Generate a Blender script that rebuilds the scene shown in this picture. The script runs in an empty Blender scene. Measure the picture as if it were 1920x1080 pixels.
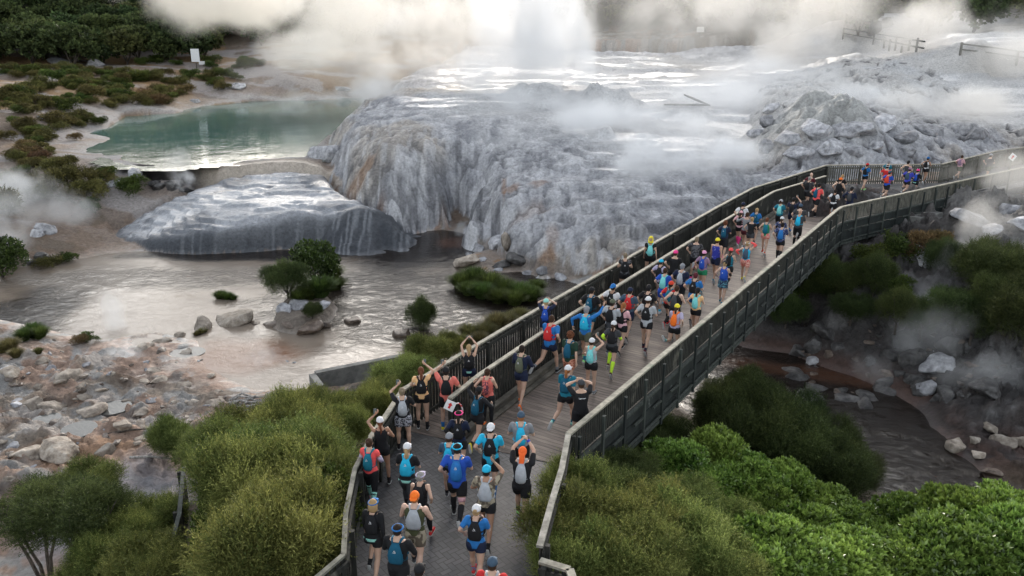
import bpy, bmesh, math, random
import numpy as np
from mathutils import Vector, Matrix

R = math.radians
scene = bpy.context.scene
COL = scene.collection
# ------------------------------------------------------------------ camera
FPX = 1560.0; TILT = R(18.5); CAMH = 10.0
cam_d = bpy.data.cameras.new("camera")
cam = bpy.data.objects.new("camera", cam_d); COL.objects.link(cam)
cam.location = (0, 0, CAMH); cam.rotation_euler = (math.pi/2 - TILT, 0, 0)
cam_d.sensor_width = 36.0; cam_d.lens = 36.0*FPX/1920.0
cam_d.clip_start = 0.1; cam_d.clip_end = 2000
scene.camera = cam
# ------------------------------------------------------------------ world, sun, exposure
SUN_EL = R(10); SUN_AZ = R(4)          # azimuth measured from +Y (view direction) towards +X
w = bpy.data.worlds.new("World"); scene.world = w; w.use_nodes = True
nt = w.node_tree; nt.nodes.clear()
wo = nt.nodes.new("ShaderNodeOutputWorld"); bgn = nt.nodes.new("ShaderNodeBackground")
sky = nt.nodes.new("ShaderNodeTexSky"); sky.sky_type = 'NISHITA'; sky.sun_disc = False
sky.sun_elevation = SUN_EL; sky.sun_rotation = SUN_AZ
sky.air_density = 1.0; sky.dust_density = 3.0; sky.ozone_density = 1.0
# thin cloud: pull the clear blue towards the milky white of an overcast dawn
hsv = nt.nodes.new("ShaderNodeHueSaturation"); hsv.inputs['Saturation'].default_value = 0.30
nt.links.new(sky.outputs[0], hsv.inputs['Color']); nt.links.new(hsv.outputs[0], bgn.inputs[0])
bgn.inputs[1].default_value = 0.15
nt.links.new(bgn.outputs[0], wo.inputs[0])
sd = bpy.data.lights.new("sun", 'SUN'); sun = bpy.data.objects.new("sun", sd); COL.objects.link(sun)
sd.energy = 0.8; sd.angle = R(20); sd.color = (1.0, 0.88, 0.77)
sv = Vector((math.sin(SUN_AZ)*math.cos(SUN_EL), math.cos(SUN_AZ)*math.cos(SUN_EL), math.sin(SUN_EL)))
sun.rotation_euler = sv.to_track_quat('Z', 'Y').to_euler()
vs = scene.view_settings
scene.display_settings.display_device = 'sRGB'
vs.view_transform = 'Standard'; vs.look = 'None'; vs.gamma = 1.0; vs.exposure = 2.0
scene.render.engine = 'CYCLES'
cy = scene.cycles
cy.use_denoising = True
cy.max_bounces = 8; cy.diffuse_bounces = 2; cy.glossy_bounces = 2; cy.transmission_bounces = 2
cy.volume_bounces = 6; cy.transparent_max_bounces = 6
cy.volume_step_rate = 1.0; cy.volume_max_steps = 128
cy.use_adaptive_sampling = True; cy.adaptive_threshold = 0.02
cy.caustics_reflective = False; cy.caustics_refractive = False

# ------------------------------------------------------------------ helpers
def at(px, py, z=0.0):
    """world point at height z seen at photograph position (px, py)"""
    u = (px-960)/FPX; v = (540-py)/FPX
    dy = math.cos(TILT)+v*math.sin(TILT); dz = -math.sin(TILT)+v*math.cos(TILT)
    t = (z-CAMH)/dz
    return (u*t, dy*t, z)
def proj(x, y, z):
    Z = y*math.cos(TILT)+(CAMH-z)*math.sin(TILT); V = y*math.sin(TILT)-(CAMH-z)*math.cos(TILT)
    return 960+FPX*x/Z, 540-FPX*V/Z

def _hash(ix, iy, iz, seed):
    h = (ix.astype(np.int64)*374761393 + iy.astype(np.int64)*668265263 + iz.astype(np.int64)*2147483647 + seed*1274126177) & 0xffffffff
    h = ((h ^ (h >> 13))*1274126177) & 0xffffffff
    h = (h ^ (h >> 16)) & 0xffffffff
    return h/4294967295.0
def vnoise(x, y, z=None, seed=0):
    if z is None: z = np.zeros_like(x)
    x0 = np.floor(x); y0 = np.floor(y); z0 = np.floor(z)
    fx = x-x0; fy = y-y0; fz = z-z0
    fx = fx*fx*fx*(fx*(fx*6-15)+10); fy = fy*fy*fy*(fy*(fy*6-15)+10); fz = fz*fz*fz*(fz*(fz*6-15)+10)
    r = 0
    for a in (0, 1):
        for b in (0, 1):
            for c in (0, 1):
                wt = (fx if a else 1-fx)*(fy if b else 1-fy)*(fz if c else 1-fz)
                r = r + wt*_hash(x0+a, y0+b, z0+c, seed)
    return r*2-1
def fbm(x, y, z=None, oct=4, seed=0, gain=0.5):
    s = 0; a = 1.0; t = 0
    for i in range(oct):
        f = 2.03**i
        s = s+a*vnoise(x*f+17.3*i, y*f-9.1*i, None if z is None else z*f, seed+i); t += a; a *= gain
    return s/t
def ridged(x, y, z=None, oct=4, seed=0):
    s = 0; a = 1.0; t = 0
    for i in range(oct):
        f = 2.03**i
        s = s+a*(1-np.abs(vnoise(x*f+17.3*i, y*f-9.1*i, None if z is None else z*f, seed+i))*2); t += a; a *= 0.5
    return s/t
def sstep(a, b, x):
    t = np.clip((x-a)/(b-a), 0, 1); return t*t*(3-2*t)

def mesh_np(name, V, F, mats=None, smooth=False, midx=None, cols=None, cname='Col'):
    """V (n,3), F (m,k) arrays -> mesh data"""
    me = bpy.data.meshes.new(name)
    V = np.asarray(V, dtype=np.float32); F = np.asarray(F, dtype=np.int32)
    k = F.shape[1]
    me.vertices.add(len(V)); me.vertices.foreach_set("co", V.ravel())
    me.loops.add(F.size); me.loops.foreach_set("vertex_index", F.ravel())
    me.polygons.add(len(F))
    me.polygons.foreach_set("loop_start", np.arange(0, F.size, k, dtype=np.int32))
    if smooth: me.polygons.foreach_set("use_smooth", np.ones(len(F), dtype=bool))
    if midx is not None: me.polygons.foreach_set("material_index", np.asarray(midx, dtype=np.int32))
    if cols is not None:
        at_ = me.color_attributes.new(cname, 'FLOAT_COLOR', 'POINT')
        c = np.ones((len(V), 4), dtype=np.float32); c[:, :cols.shape[1]] = cols
        at_.data.foreach_set("color", c.ravel())
    me.update(calc_edges=True)
    for m in (mats or []): me.materials.append(m)
    return me

class MB:
    """collects solids; build() links them as ONE mesh object"""
    def __init__(s): s.v = []; s.f = []; s.m = []; s.sm = []
    def add(s, vs_, fs, mi=0, smooth=False):
        o = len(s.v); s.v += [tuple(p) for p in vs_]
        for f in fs: s.f.append(tuple(o+i for i in f)); s.m.append(mi); s.sm.append(smooth)
    def box(s, c, size, rot=None, mi=0):
        hx, hy, hz = size[0]/2, size[1]/2, size[2]/2
        P = [Vector((x*hx, y*hy, z*hz)) for x in (-1, 1) for y in (-1, 1) for z in (-1, 1)]
        if rot is not None: P = [rot @ p for p in P]
        c = Vector(c)
        s.add([c+p for p in P], [(0, 1, 3, 2), (4, 6, 7, 5), (0, 4, 5, 1), (2, 3, 7, 6), (0, 2, 6, 4), (1, 5, 7, 3)], mi)
    def beam(s, a, b, wd, ht, mi=0, up=(0, 0, 1)):
        a = Vector(a); b = Vector(b); d = (b-a); L = d.length
        if L < 1e-6: return
        d.normalize(); u = Vector(up); x = d.cross(u)
        if x.length < 1e-4: x = Vector((1, 0, 0))
        x.normalize(); u = x.cross(d)
        P = []
        for q in (a, b):
            for sx, sz in ((-1, -1), (1, -1), (1, 1), (-1, 1)): P.append(q+x*sx*wd/2+u*sz*ht/2)
        s.add(P, [(0, 3, 2, 1), (4, 5, 6, 7), (0, 1, 5, 4), (1, 2, 6, 5), (2, 3, 7, 6), (3, 0, 4, 7)], mi)
    def tube(s, pts, rads, n=8, mi=0, cap=True, fl=1.0, side=None):
        """lofted tube through pts with radii; fl squashes along 'side' normal"""
        pts = [Vector(p) for p in pts]; rings = []
        pu = None
        for i, p in enumerate(pts):
            d = (pts[min(i+1, len(pts)-1)]-pts[max(i-1, 0)])
            if d.length < 1e-7: d = Vector((0, 0, 1))
            d.normalize()
            if side is not None:
                x = Vector(side)-d*d.dot(Vector(side))
                if x.length < 1e-3: x = d.orthogonal()
            elif pu is not None:
                x = pu-d*d.dot(pu)
                if x.length < 1e-3: x = d.orthogonal()
            else: x = d.orthogonal()
            x.normalize(); pu = x.copy(); y = d.cross(x)
            r = rads[i] if not isinstance(rads[i], (tuple, list)) else None
            ra, rb = (r, r*fl) if r is not None else rads[i]
            rings.append([p+x*(math.cos(2*math.pi*k/n)*ra)+y*(math.sin(2*math.pi*k/n)*rb) for k in range(n)])
        vs_ = [q for rg in rings for q in rg]; fs = []
        for i in range(len(rings)-1):
            for k in range(n):
                fs.append((i*n+k, i*n+(k+1) % n, (i+1)*n+(k+1) % n, (i+1)*n+k))
        if cap:
            fs.append(tuple(reversed(range(n)))); fs.append(tuple((len(rings)-1)*n+k for k in range(n)))
        s.add(vs_, fs, mi, True)
    def capsule(s, a, b, ra, rb, n=10, mi=0, side=None, fl=1.0):
        a = Vector(a); b = Vector(b); d = (b-a)
        if d.length < 1e-6: d = Vector((0, 0, 1e-3))
        d.normalize(); pts = []; rr = []
        for t in (-0.97, -0.75, -0.4): pts.append(a+d*ra*t); rr.append(ra*math.sqrt(1-t*t))
        pts.append(a); rr.append(ra); pts.append(b); rr.append(rb)
        for t in (0.4, 0.75, 0.97): pts.append(b+d*rb*t); rr.append(rb*math.sqrt(1-t*t))
        s.tube(pts, rr, n, mi, True, fl, side)
    def ell(s, c, r, rot=None, nu=12, nv=8, mi=0, zmin=-1.0):
        c = Vector(c); vs_ = []; fs = []
        a0 = math.asin(max(-1, zmin))
        for j in range(nv+1):
            t = a0+(math.pi/2-a0)*j/nv
            for i in range(nu):
                a = 2*math.pi*i/nu
                p = Vector((math.cos(a)*math.cos(t)*r[0], math.sin(a)*math.cos(t)*r[1], math.sin(t)*r[2]))
                if rot is not None: p = rot @ p
                vs_.append(c+p)
        for j in range(nv):
            for i in range(nu):
                fs.append((j*nu+i, j*nu+(i+1) % nu, (j+1)*nu+(i+1) % nu, (j+1)*nu+i))
        if zmin > -0.999: fs.append(tuple(reversed(range(nu))))
        s.add(vs_, fs, mi, True)
    def prism(s, poly, z0, z1, mi=0):
        n = len(poly)
        s.add([(p[0], p[1], z0) for p in poly]+[(p[0], p[1], z1) for p in poly],
              [tuple(reversed(range(n))), tuple(range(n, 2*n))]+[(i, (i+1) % n, n+(i+1) % n, n+i) for i in range(n)], mi)
    def mesh(s, name, mats):
        me = bpy.data.meshes.new(name); me.from_pydata(s.v, [], s.f)
        me.polygons.foreach_set("material_index", s.m); me.polygons.foreach_set("use_smooth", s.sm)
        for m in (mats if isinstance(mats, (list, tuple)) else [mats]): me.materials.append(m)
        me.update(); return me
    def build(s, name, mats, parent=None, loc=None):
        return link(name, s.mesh(name, mats), parent, loc)

def link(name, me, parent=None, loc=None, rz=0, sc=None):
    o = bpy.data.objects.new(name, me); COL.objects.link(o)
    if parent: o.parent = parent
    if loc is not None: o.location = loc
    if rz: o.rotation_euler = (0, 0, rz)
    if sc is not None: o.scale = sc if isinstance(sc, (tuple, list)) else (sc, sc, sc)
    return o
def tag(o, label=None, cat=None, group=None, kind=None):
    if label: o['label'] = label
    if cat: o['category'] = cat
    if group: o['group'] = group
    if kind: o['kind'] = kind
    return o
def empty(name, loc, rz=0):
    o = bpy.data.objects.new(name, None); COL.objects.link(o); o.location = loc; o.rotation_euler = (0, 0, rz)
    o.empty_display_size = 0.2
    return o

# ------------------------------------------------------------------ materials
_mc = {}
def N(nt, t, **kw):
    n = nt.nodes.new(t)
    for k, v in kw.items(): setattr(n, k, v)
    return n
def base_mat(name):
    m = bpy.data.materials.new(name); m.use_nodes = True
    nt = m.node_tree; b = nt.nodes['Principled BSDF']
    return m, nt, b
def cloth_mat(col, rough=0.85, kind='cloth'):
    key = (kind, tuple(round(c, 3) for c in col), rough)
    if key in _mc: return _mc[key]
    m, nt, b = base_mat(kind)
    tc = N(nt, 'ShaderNodeTexCoord'); nz = N(nt, 'ShaderNodeTexNoise'); nz.inputs['Scale'].default_value = 14; nz.inputs['Detail'].default_value = 3
    mp = N(nt, 'ShaderNodeMixRGB'); mp.inputs[1].default_value = (*[c*0.72 for c in col], 1); mp.inputs[2].default_value = (*[min(1, c*1.22) for c in col], 1)
    nt.links.new(tc.outputs['Object'], nz.inputs['Vector']); nt.links.new(nz.outputs[0], mp.inputs[0]); nt.links.new(mp.outputs[0], b.inputs['Base Color'])
    bp = N(nt, 'ShaderNodeBump'); bp.inputs['Strength'].default_value = 0.5; bp.inputs['Distance'].default_value = 0.02
    n2 = N(nt, 'ShaderNodeTexNoise'); n2.inputs['Scale'].default_value = 9; n2.inputs['Detail'].default_value = 2
    nt.links.new(tc.outputs['Object'], n2.inputs['Vector'])
    nt.links.new(n2.outputs[0], bp.inputs['Height']); nt.links.new(bp.outputs[0], b.inputs['Normal'])
    b.inputs['Roughness'].default_value = rough
    b.inputs['Specular IOR Level'].default_value = 0.3
    _mc[key] = m; return m
def pattern_mat(c1, c2, scale=18, thr=0.5, kind='printed_cloth'):
    key = (kind, c1, c2, scale, thr)
    if key in _mc: return _mc[key]
    m, nt, b = base_mat(kind)
    tc = N(nt, 'ShaderNodeTexCoord'); nz = N(nt, 'ShaderNodeTexNoise'); nz.inputs['Scale'].default_value = scale; nz.inputs['Detail'].default_value = 1
    rp = N(nt, 'ShaderNodeValToRGB'); rp.color_ramp.elements[0].position = thr-0.03; rp.color_ramp.elements[1].position = thr+0.03
    rp.color_ramp.elements[0].color = (*c1, 1); rp.color_ramp.elements[1].color = (*c2, 1)
    nt.links.new(tc.outputs['Object'], nz.inputs['Vector']); nt.links.new(nz.outputs[0], rp.inputs[0]); nt.links.new(rp.outputs[0], b.inputs['Base Color'])
    b.inputs['Roughness'].default_value = 0.85
    _mc[key] = m; return m
def wood_mat(name, c1, c2, c3=None, stretch=(1, 1, 14), scale=3.0, rough=0.85, patch=None):
    m, nt, b = base_mat(name)
    tc = N(nt, 'ShaderNodeTexCoord'); mp = N(nt, 'ShaderNodeMapping'); mp.inputs['Scale'].default_value = stretch
    nt.links.new(tc.outputs['Object'], mp.inputs['Vector'])
    nz = N(nt, 'ShaderNodeTexNoise'); nz.inputs['Scale'].default_value = scale; nz.inputs['Detail'].default_value = 5; nz.inputs['Roughness'].default_value = 0.65
    nt.links.new(mp.outputs[0], nz.inputs['Vector'])
    rp = N(nt, 'ShaderNodeValToRGB'); e = rp.color_ramp.elements
    e[0].position = 0.38; e[0].color = (*c1, 1); e[1].position = 0.66; e[1].color = (*c2, 1)
    if c3: q = rp.color_ramp.elements.new(0.8); q.color = (*c3, 1)
    nt.links.new(nz.outputs[0], rp.inputs[0])
    out = rp.outputs[0]
    if patch:
        n2 = N(nt, 'ShaderNodeTexNoise'); n2.inputs['Scale'].default_value = patch[1]; n2.inputs['Detail'].default_value = 5
        nt.links.new(tc.outputs['Object'], n2.inputs['Vector'])
        r2 = N(nt, 'ShaderNodeValToRGB'); r2.color_ramp.elements[0].position = patch[2]; r2.color_ramp.elements[1].position = patch[2]+0.1
        nt.links.new(n2.outputs[0], r2.inputs[0])
        mx = N(nt, 'ShaderNodeMixRGB'); mx.inputs[2].default_value = (*patch[0], 1)
        nt.links.new(r2.outputs[0], mx.inputs[0]); nt.links.new(out, mx.inputs[1]); out = mx.outputs[0]
    nt.links.new(out, b.inputs['Base Color']); b.inputs['Roughness'].default_value = rough
    bp = N(nt, 'ShaderNodeBump'); bp.inputs['Strength'].default_value = 0.5; bp.inputs['Distance'].default_value = 0.01
    nt.links.new(nz.outputs[0], bp.inputs['Height']); nt.links.new(bp.outputs[0], b.inputs['Normal'])
    return m

ORD = ['first', 'second', 'third', 'fourth', 'fifth', 'sixth', 'seventh', 'eighth', 'ninth', 'tenth', 'eleventh', 'twelfth']
def placed_labels(L, base):
    """one label per thing of a small group: its row and its order from the left"""
    n = len(L)
    if n == 1 or n > 26: return [base]*n
    nr = 1 if n <= 5 else (2 if n <= 10 else 3); rows = ['', ''] if nr == 1 else (['upper', 'lower'] if nr == 2 else ['upper', 'middle', 'lower'])
    by = sorted(range(n), key=lambda i: L[i][1]); out = [None]*n
    for r in range(nr):
        ids = by[r*n//nr:(r+1)*n//nr]; ids.sort(key=lambda i: L[i][0])
        for k, i in enumerate(ids):
            o_ = 'leftmost' if k == 0 else ('rightmost' if k == len(ids)-1 else ORD[k]+' from left')
            out[i] = base+', '+o_+(' in the '+rows[r]+' row' if nr > 1 else '')
    return out
# ================================================================== TERRAIN
def seg_sd(X, Y, poly):
    """signed distance to polygon, positive inside"""
    P = np.array([(p[0], p[1]) for p in poly], dtype=float); n = len(P)
    d2 = np.full(X.shape, 1e18); ins = np.zeros(X.shape, dtype=bool)
    for i in range(n):
        a = P[i]; b = P[(i+1) % n]; e = b-a
        wx = X-a[0]; wy = Y-a[1]
        t = np.clip((wx*e[0]+wy*e[1])/(e @ e+1e-12), 0, 1)
        d2 = np.minimum(d2, (wx-t*e[0])**2+(wy-t*e[1])**2)
        c = ((a[1] > Y) != (b[1] > Y))
        with np.errstate(divide='ignore', invalid='ignore'):
            xi = (b[0]-a[0])*(Y-a[1])/(b[1]-a[1]+1e-12)+a[0]
        ins ^= (c & (X < xi))
    d = np.sqrt(d2); return np.where(ins, d, -d)
def rbf_fit(pts, smooth=0.02):
    P = np.array(pts, dtype=float); n = len(P); xy = P[:, :2]
    D = np.sqrt(((xy[:, None]-xy[None])**2).sum(-1))
    A = np.zeros((n+3, n+3)); A[:n, :n] = D - smooth*np.eye(n); A[:n, n] = 1; A[:n, n+1:] = xy; A[n, :n] = 1; A[n+1:, :n] = xy.T
    b = np.zeros(n+3); b[:n] = P[:, 2]
    c = np.linalg.solve(A, b); return xy, c
def rbf_eval(m, X, Y):
    xy, c = m; n = len(xy); sh = X.shape; X = X.ravel(); Y = Y.ravel(); out = np.empty(X.shape)
    for s in range(0, len(X), 40000):
        x = X[s:s+40000]; y = Y[s:s+40000]
        D = np.sqrt((x[:, None]-xy[:, 0])**2+(y[:, None]-xy[:, 1])**2)
        out[s:s+40000] = D @ c[:n]+c[n]+c[n+1]*x+c[n+2]*y
    return out.reshape(sh)
def W(px, py, z): return at(px, py, z)
def pw(L, z): return [at(px, py, z)[:2] for px, py in L]

WATER = -5.0; POOLZ = -1.7
farshore = pw([(-60, 505), (60, 500), (130, 488), (200, 476), (350, 470), (500, 463), (640, 452), (720, 447), (830, 431), (872, 440), (905, 470), (852, 500), (880, 510), (980, 507), (1080, 531)], WATER) + [(5.2, 43.2), (7.6, 40.5), (9.3, 38.2)] + pw([(1400, 652), (1480, 662), (1550, 690), (1640, 722), (1700, 752), (1745, 800), (1790, 850), (1850, 900), (1935, 965)], WATER) + [(22, 19)]
nearshore = [(-40, 40)] + pw([(-40, 600), (0, 600), (60, 612), (180, 640), (290, 622), (370, 640), (385, 690), (480, 733), (590, 728)], WATER) + [(-5.0, 33.4), (-2.2, 35.6), (0.9, 38.6), (3.0, 37), (5.2, 33), (6.9, 29.5), (8.2, 27.2), (10, 24.8), (12.4, 23.6), (15.5, 21.0), (22, 16)]
def densify(L, s=1.5):
    o = []
    for a, b in zip(L[:-1], L[1:]):
        n = max(1, int(math.hypot(b[0]-a[0], b[1]-a[1])/s))
        for i in range(n): o.append((a[0]+(b[0]-a[0])*i/n, a[1]+(b[1]-a[1])*i/n))
    o.append(L[-1]); return o
river_poly = farshore+nearshore[::-1]
ctrl = []
for p in densify(farshore, 2.5)+densify(nearshore, 2.0): ctrl.append((p[0], p[1], WATER+0.02))
# river bed
for px, py in [(60, 560), (200, 560), (350, 540), (500, 530), (650, 560), (760, 500), (800, 600), (900, 600), (600, 650), (680, 680), (520, 640), (850, 460), (700, 490), (950, 560), (1500, 740), (1600, 780), (1700, 830), (1450, 700), (1750, 890), (1850, 950)]:
    ctrl.append(W(px, py, -5.6))
ctrl += [(4, 39.5, -5.7), (6.5, 36, -5.7), (8, 33, -5.7), (10, 30, -5.7)]
# left foreground: boulder flat, slope under the thicket
for px, py, z in [(40, 690, -4.75), (200, 700, -4.75), (330, 720, -4.8), (500, 770, -4.55), (580, 760, -4.5), (0, 800, -4.5), (130, 800, -4.7), (300, 830, -4.5), (450, 820, -4.2),
                  (60, 900, -4.4), (250, 900, -4.3), (200, 1000, -4.3), (0, 1050, -4.3), (-200, 900, -4.2), (-200, 700, -4.4)]:
    ctrl.append(W(px, py, z))
ctrl += [(-3.6, 10, -.45), (-3.8, 13, -.45), (-3.9, 16, -.5), (-3.4, 18, -.6), (-2, 21, -1.4), (0, 24, -2.2), (2, 27, -3), (3.6, 30, -4.2), (0, 27, -3), (-2, 28, -3.6), (-3.6, 31.5, -4.6),
         (-6, 12, -1.6), (-6.5, 15, -1.9), (-6.5, 18, -2.3), (-5.5, 22, -2.8), (-5.5, 26, -3.7), (-6, 30, -4.5), (-9, 15, -3.2), (-9.5, 19, -3.8), (-9, 24, -4.2), (-13, 16, -4.2), (-9, 11, -2.9), (-14, 9, -3.9), (-20, 9, -4),
         (0, 10, -.4), (0, 14, -.4), (0, 17, -.4), (1.0, 19, -.8), (2.6, 17, -1.0), (1.6, 14, -.7), (1.3, 11, -.6), (4, 20, -2.3), (4, 16, -1.8), (3.5, 12, -1.2), (6, 21, -3.4), (6.5, 17, -2.8), (7, 12, -2.2), (10, 20, -4.2), (10, 15, -3), (14, 15, -3.5), (12, 10, -2.5), (18, 13, -3.6), (20, 8, -3.2), (8, 24.3, -4.4), (5, 26, -3.9), (0, 5, -.4), (-5, 6, -1), (6, 6, -1.2)]
# left bank beyond the river
for px, py, z in [(0, 470, -3.9), (100, 465, -4.4), (190, 455, -4.75), (0, 400, -3.2), (100, 420, -3.7), (190, 410, -4.1), (150, 370, -2.9), (290, 355, -3.0), (380, 350, -3.0), (330, 345, -3.0),
                  (0, 330, -2.0), (80, 340, -2.2), (200, 340, -2.3), (240, 330, -2.2), (0, 270, -1.0), (100, 265, -1.1), (50, 220, -.2), (150, 220, -.9), (120, 180, .6), (200, 180, 0.1), (250, 200, -0.6), (0, 180, 1.0), (60, 150, 1.6),
                  (330, 180, -0.3), (300, 150, 1.0), (420, 165, -0.2), (370, 128, 1.6), (450, 140, 1.0), (540, 150, .6), (600, 165, 0), (660, 165, 0.2), (200, 125, 2.2), (0, 120, 2.6), (100, 125, 2.4), (280, 125, 2.0), (550, 110, 2.6), (620, 90, 3.6), (480, 105, 2.6)]:
    ctrl.append(W(px, py, z))
# pool shore and bed
poolL = [(172, 277), (205, 262), (200, 240), (235, 218), (330, 212), (400, 197), (470, 190), (560, 188), (650, 186), (700, 196), (690, 225), (640, 240), (610, 262), (580, 285), (572, 297), (520, 300), (430, 303), (330, 312), (270, 310), (225, 300), (228, 292)]
for p in densify(pw(poolL, POOLZ)+[pw(poolL[:1], POOLZ)[0]], 3.0): ctrl.append((p[0], p[1], POOLZ+0.03))
for px, py in [(300, 250), (400, 280), (500, 240), (600, 220), (450, 210), (520, 285), (300, 290)]: ctrl.append(W(px, py, POOLZ-0.8))
for px, py, z in [(450, 316, -1.8), (560, 312, -1.72), (500, 325, -1.95), (560, 325, -1.95), (420, 335, -2.3), (590, 330, -2.2), (260, 322, -1.75), (340, 322, -1.8), (300, 322, -1.75), (400, 318, -1.8)]: ctrl.append(W(px, py, z))
# right bank (shaded cliff) and far abutment
ctrl += [(12.3, 37.2, -3.6), (13.2, 39.0, -1.6), (15.5, 40.3, -.8), (10.5, 41, -2.4), (8, 44, -2.0), (13, 36.0, -4.4), (16, 37.5, -2.0)]
for px, py, z in [(1500, 625, -4.7), (1620, 690, -4.8), (1560, 600, -3.4), (1450, 600, -4.1), (1500, 560, -3.0), (1600, 560, -2.6), (1600, 500, -1.8), (1700, 560, -2.6), (1720, 640, -4.0), (1780, 700, -4.4), (1820, 640, -3.2), (1900, 700, -4.0), (1850, 560, -2.0),
                  (1800, 780, -4.86), (1860, 800, -4.8), (1900, 850, -4.85), (1920, 760, -4.4), (1980, 900, -4.7), (1700, 480, -1.2), (1800, 480, -1.0), (1900, 480, -.8), (1690, 700, -4.7), (1750, 735, -4.75), (1620, 450, -0.9), (1700, 430, -0.7), (1850, 420, -.6), (1980, 430, -.6), (1990, 560, -1.5), (2100, 650, -2.5)]:
    ctrl.append(W(px, py, z))
ctrl += [(34, 44, -.5), (42, 50, -.4), (30, 30, -2.6), (40, 30, -2), (50, 40, -1), (30, 20, -4.5), (19.5, 45, -.4), (24, 47.5, -.4), (30, 51, -.4), (36, 55, -.4)]
# plateau support and far ground
for px, py, z in [(1350, 240, .4), (1200, 200, 1), (1000, 170, 1.6), (1400, 150, 1.8), (1600, 130, 2.6), (1300, 110, 2.6), (1600, 80, 5.5), (1750, 60, 7), (1900, 80, 7), (1900, 110, 5.0), (1700, 110, 4.0), (1800, 180, 1.4), (1850, 140, 3.0)]:
    ctrl.append(W(px, py, z))
ctrl += [(-110, 60, -1), (-90, 45, -3), (-70, 30, -4), (-50, 15, -4), (-60, 100, 2), (-110, 120, 5), (-40, 160, 5), (10, 150, 3.5), (60, 150, 6), (90, 120, 5), (110, 70, 1), (80, 50, 0), (70, 90, 2), (70, 20, -3)]
BASE = rbf_fit(ctrl)

plat_poly = pw([(720, 447), (780, 440), (830, 431), (850, 434), (866, 418), (880, 430), (905, 470), (960, 500), (1030, 522), (1080, 531)], WATER) + [(5.2, 43.2), (8.5, 43.6), (12.4, 46.8), (16.5, 51), (20, 52.2), (26, 52.5), (33, 57.5), (42, 62), (70, 70), (95, 85), (80, 150), (-10, 150), (-16, 118)] + pw([(705, 200), (692, 225), (642, 240), (612, 262), (587, 288)], POOLZ) + [(-15.3, 64.5), (-13.4, 61), (-12.4, 58.6), (-11.0, 57.4), (-9.9, 56.4)]
top_ctrl = []
for px, py, z in [(640, 300, -.3), (620, 330, -1.2), (660, 260, .7), (720, 330, .4), (720, 260, 1.3), (720, 220, 1.7), (800, 300, .9), (800, 240, 1.5), (900, 300, .8), (900, 240, 1.4), (900, 350, .0), (1000, 340, -.4), (1000, 280, .8), (1000, 220, 1.5), (1100, 380, -1.2), (1100, 320, -.3), (1100, 260, .7), (1200, 380, -1.0), (1200, 320, -.4), (1200, 250, .4), (1300, 350, -.7), (1300, 280, 0), (1300, 220, .6), (1380, 330, -.7),
                  (1000, 180, 2.0), (850, 185, 2.0), (1150, 190, 1.8), (1120, 140, 2.2), (1400, 150, 1.9), (1300, 110, 2.6), (1500, 120, 2.4), (1600, 100, 3.5), (1700, 110, 3.8), (1750, 60, 7.2), (1600, 60, 6.6), (1850, 60, 7.6), (1900, 105, 5.0), (1850, 150, 2.4), (1800, 190, 1.2), (1900, 240, .0), (1700, 300, -.4), (1600, 305, -.45), (1900, 270, -.4), (1450, 325, -.6)]:
    top_ctrl.append(W(px, py, z))
top_ctrl += [(0, 120, 3), (-12, 110, 2.4), (60, 140, 8), (90, 90, 4), (60, 75, 1)]
TOP = rbf_fit(top_ctrl, 0.5)
low_poly = pw([(205, 440), (222, 448), (262, 463), (350, 470), (430, 467), (500, 463), (640, 452), (700, 449), (722, 447)], WATER+0.3) + [(-10.0, 57.6), (-11.6, 59.4), (-13.0, 61.5), (-14.3, 65)] + pw([(560, 328), (420, 333)], -2.6) + [at(370, 352, -3.0)[:2], at(310, 372, -3.4)[:2], at(245, 400, -4.0)[:2], at(205, 423, -4.5)[:2]]
low_ctrl = [W(*q) for q in [(215, 432, -4.7), (240, 415, -4.35), (250, 430, -4.5), (300, 425, -4.1), (300, 392, -3.3), (350, 405, -3.2), (400, 395, -2.9), (400, 360, -2.5), (500, 390, -2.65), (500, 350, -2.35), (600, 385, -2.6), (600, 350, -2.3), (680, 388, -2.7), (420, 340, -2.35), (560, 335, -2.2)]]
LOW = rbf_fit(low_ctrl, 0.5)
mound_poly = pw([(1395, 255), (1410, 300), (1480, 322), (1560, 312), (1700, 308), (1800, 296), (1920, 270), (1930, 250), (1850, 240), (1760, 200), (1640, 180), (1560, 172), (1460, 182), (1405, 215)], -0.3)

NC = 860
ths = np.linspace(R(-40), R(40), NC)
rs = np.concatenate([np.arange(4, 28, .22), np.arange(28, 66, .115), np.arange(66, 100, .24), np.arange(100, 160, .6), np.arange(160, 420, 4.0)])
TH, RR = np.meshgrid(ths, rs)
X = RR*np.sin(TH); Y = RR*np.cos(TH)
# domain warp gives lobed, fluted edges to the sinter
wx = fbm(X/5.0, Y/5.0, oct=3, seed=11)*1.1+fbm(X/1.1, Y/1.1, oct=3, seed=21)*0.38
wy = fbm(X/5.0, Y/5.0, oct=3, seed=12)*1.1+fbm(X/1.1, Y/1.1, oct=3, seed=22)*0.38
Zb = rbf_eval(BASE, X, Y)
dr = seg_sd(X, Y, river_poly)
Zb = np.where(dr > 0, np.minimum(Zb, WATER-0.15*np.minimum(dr, 4)), Zb)
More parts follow.
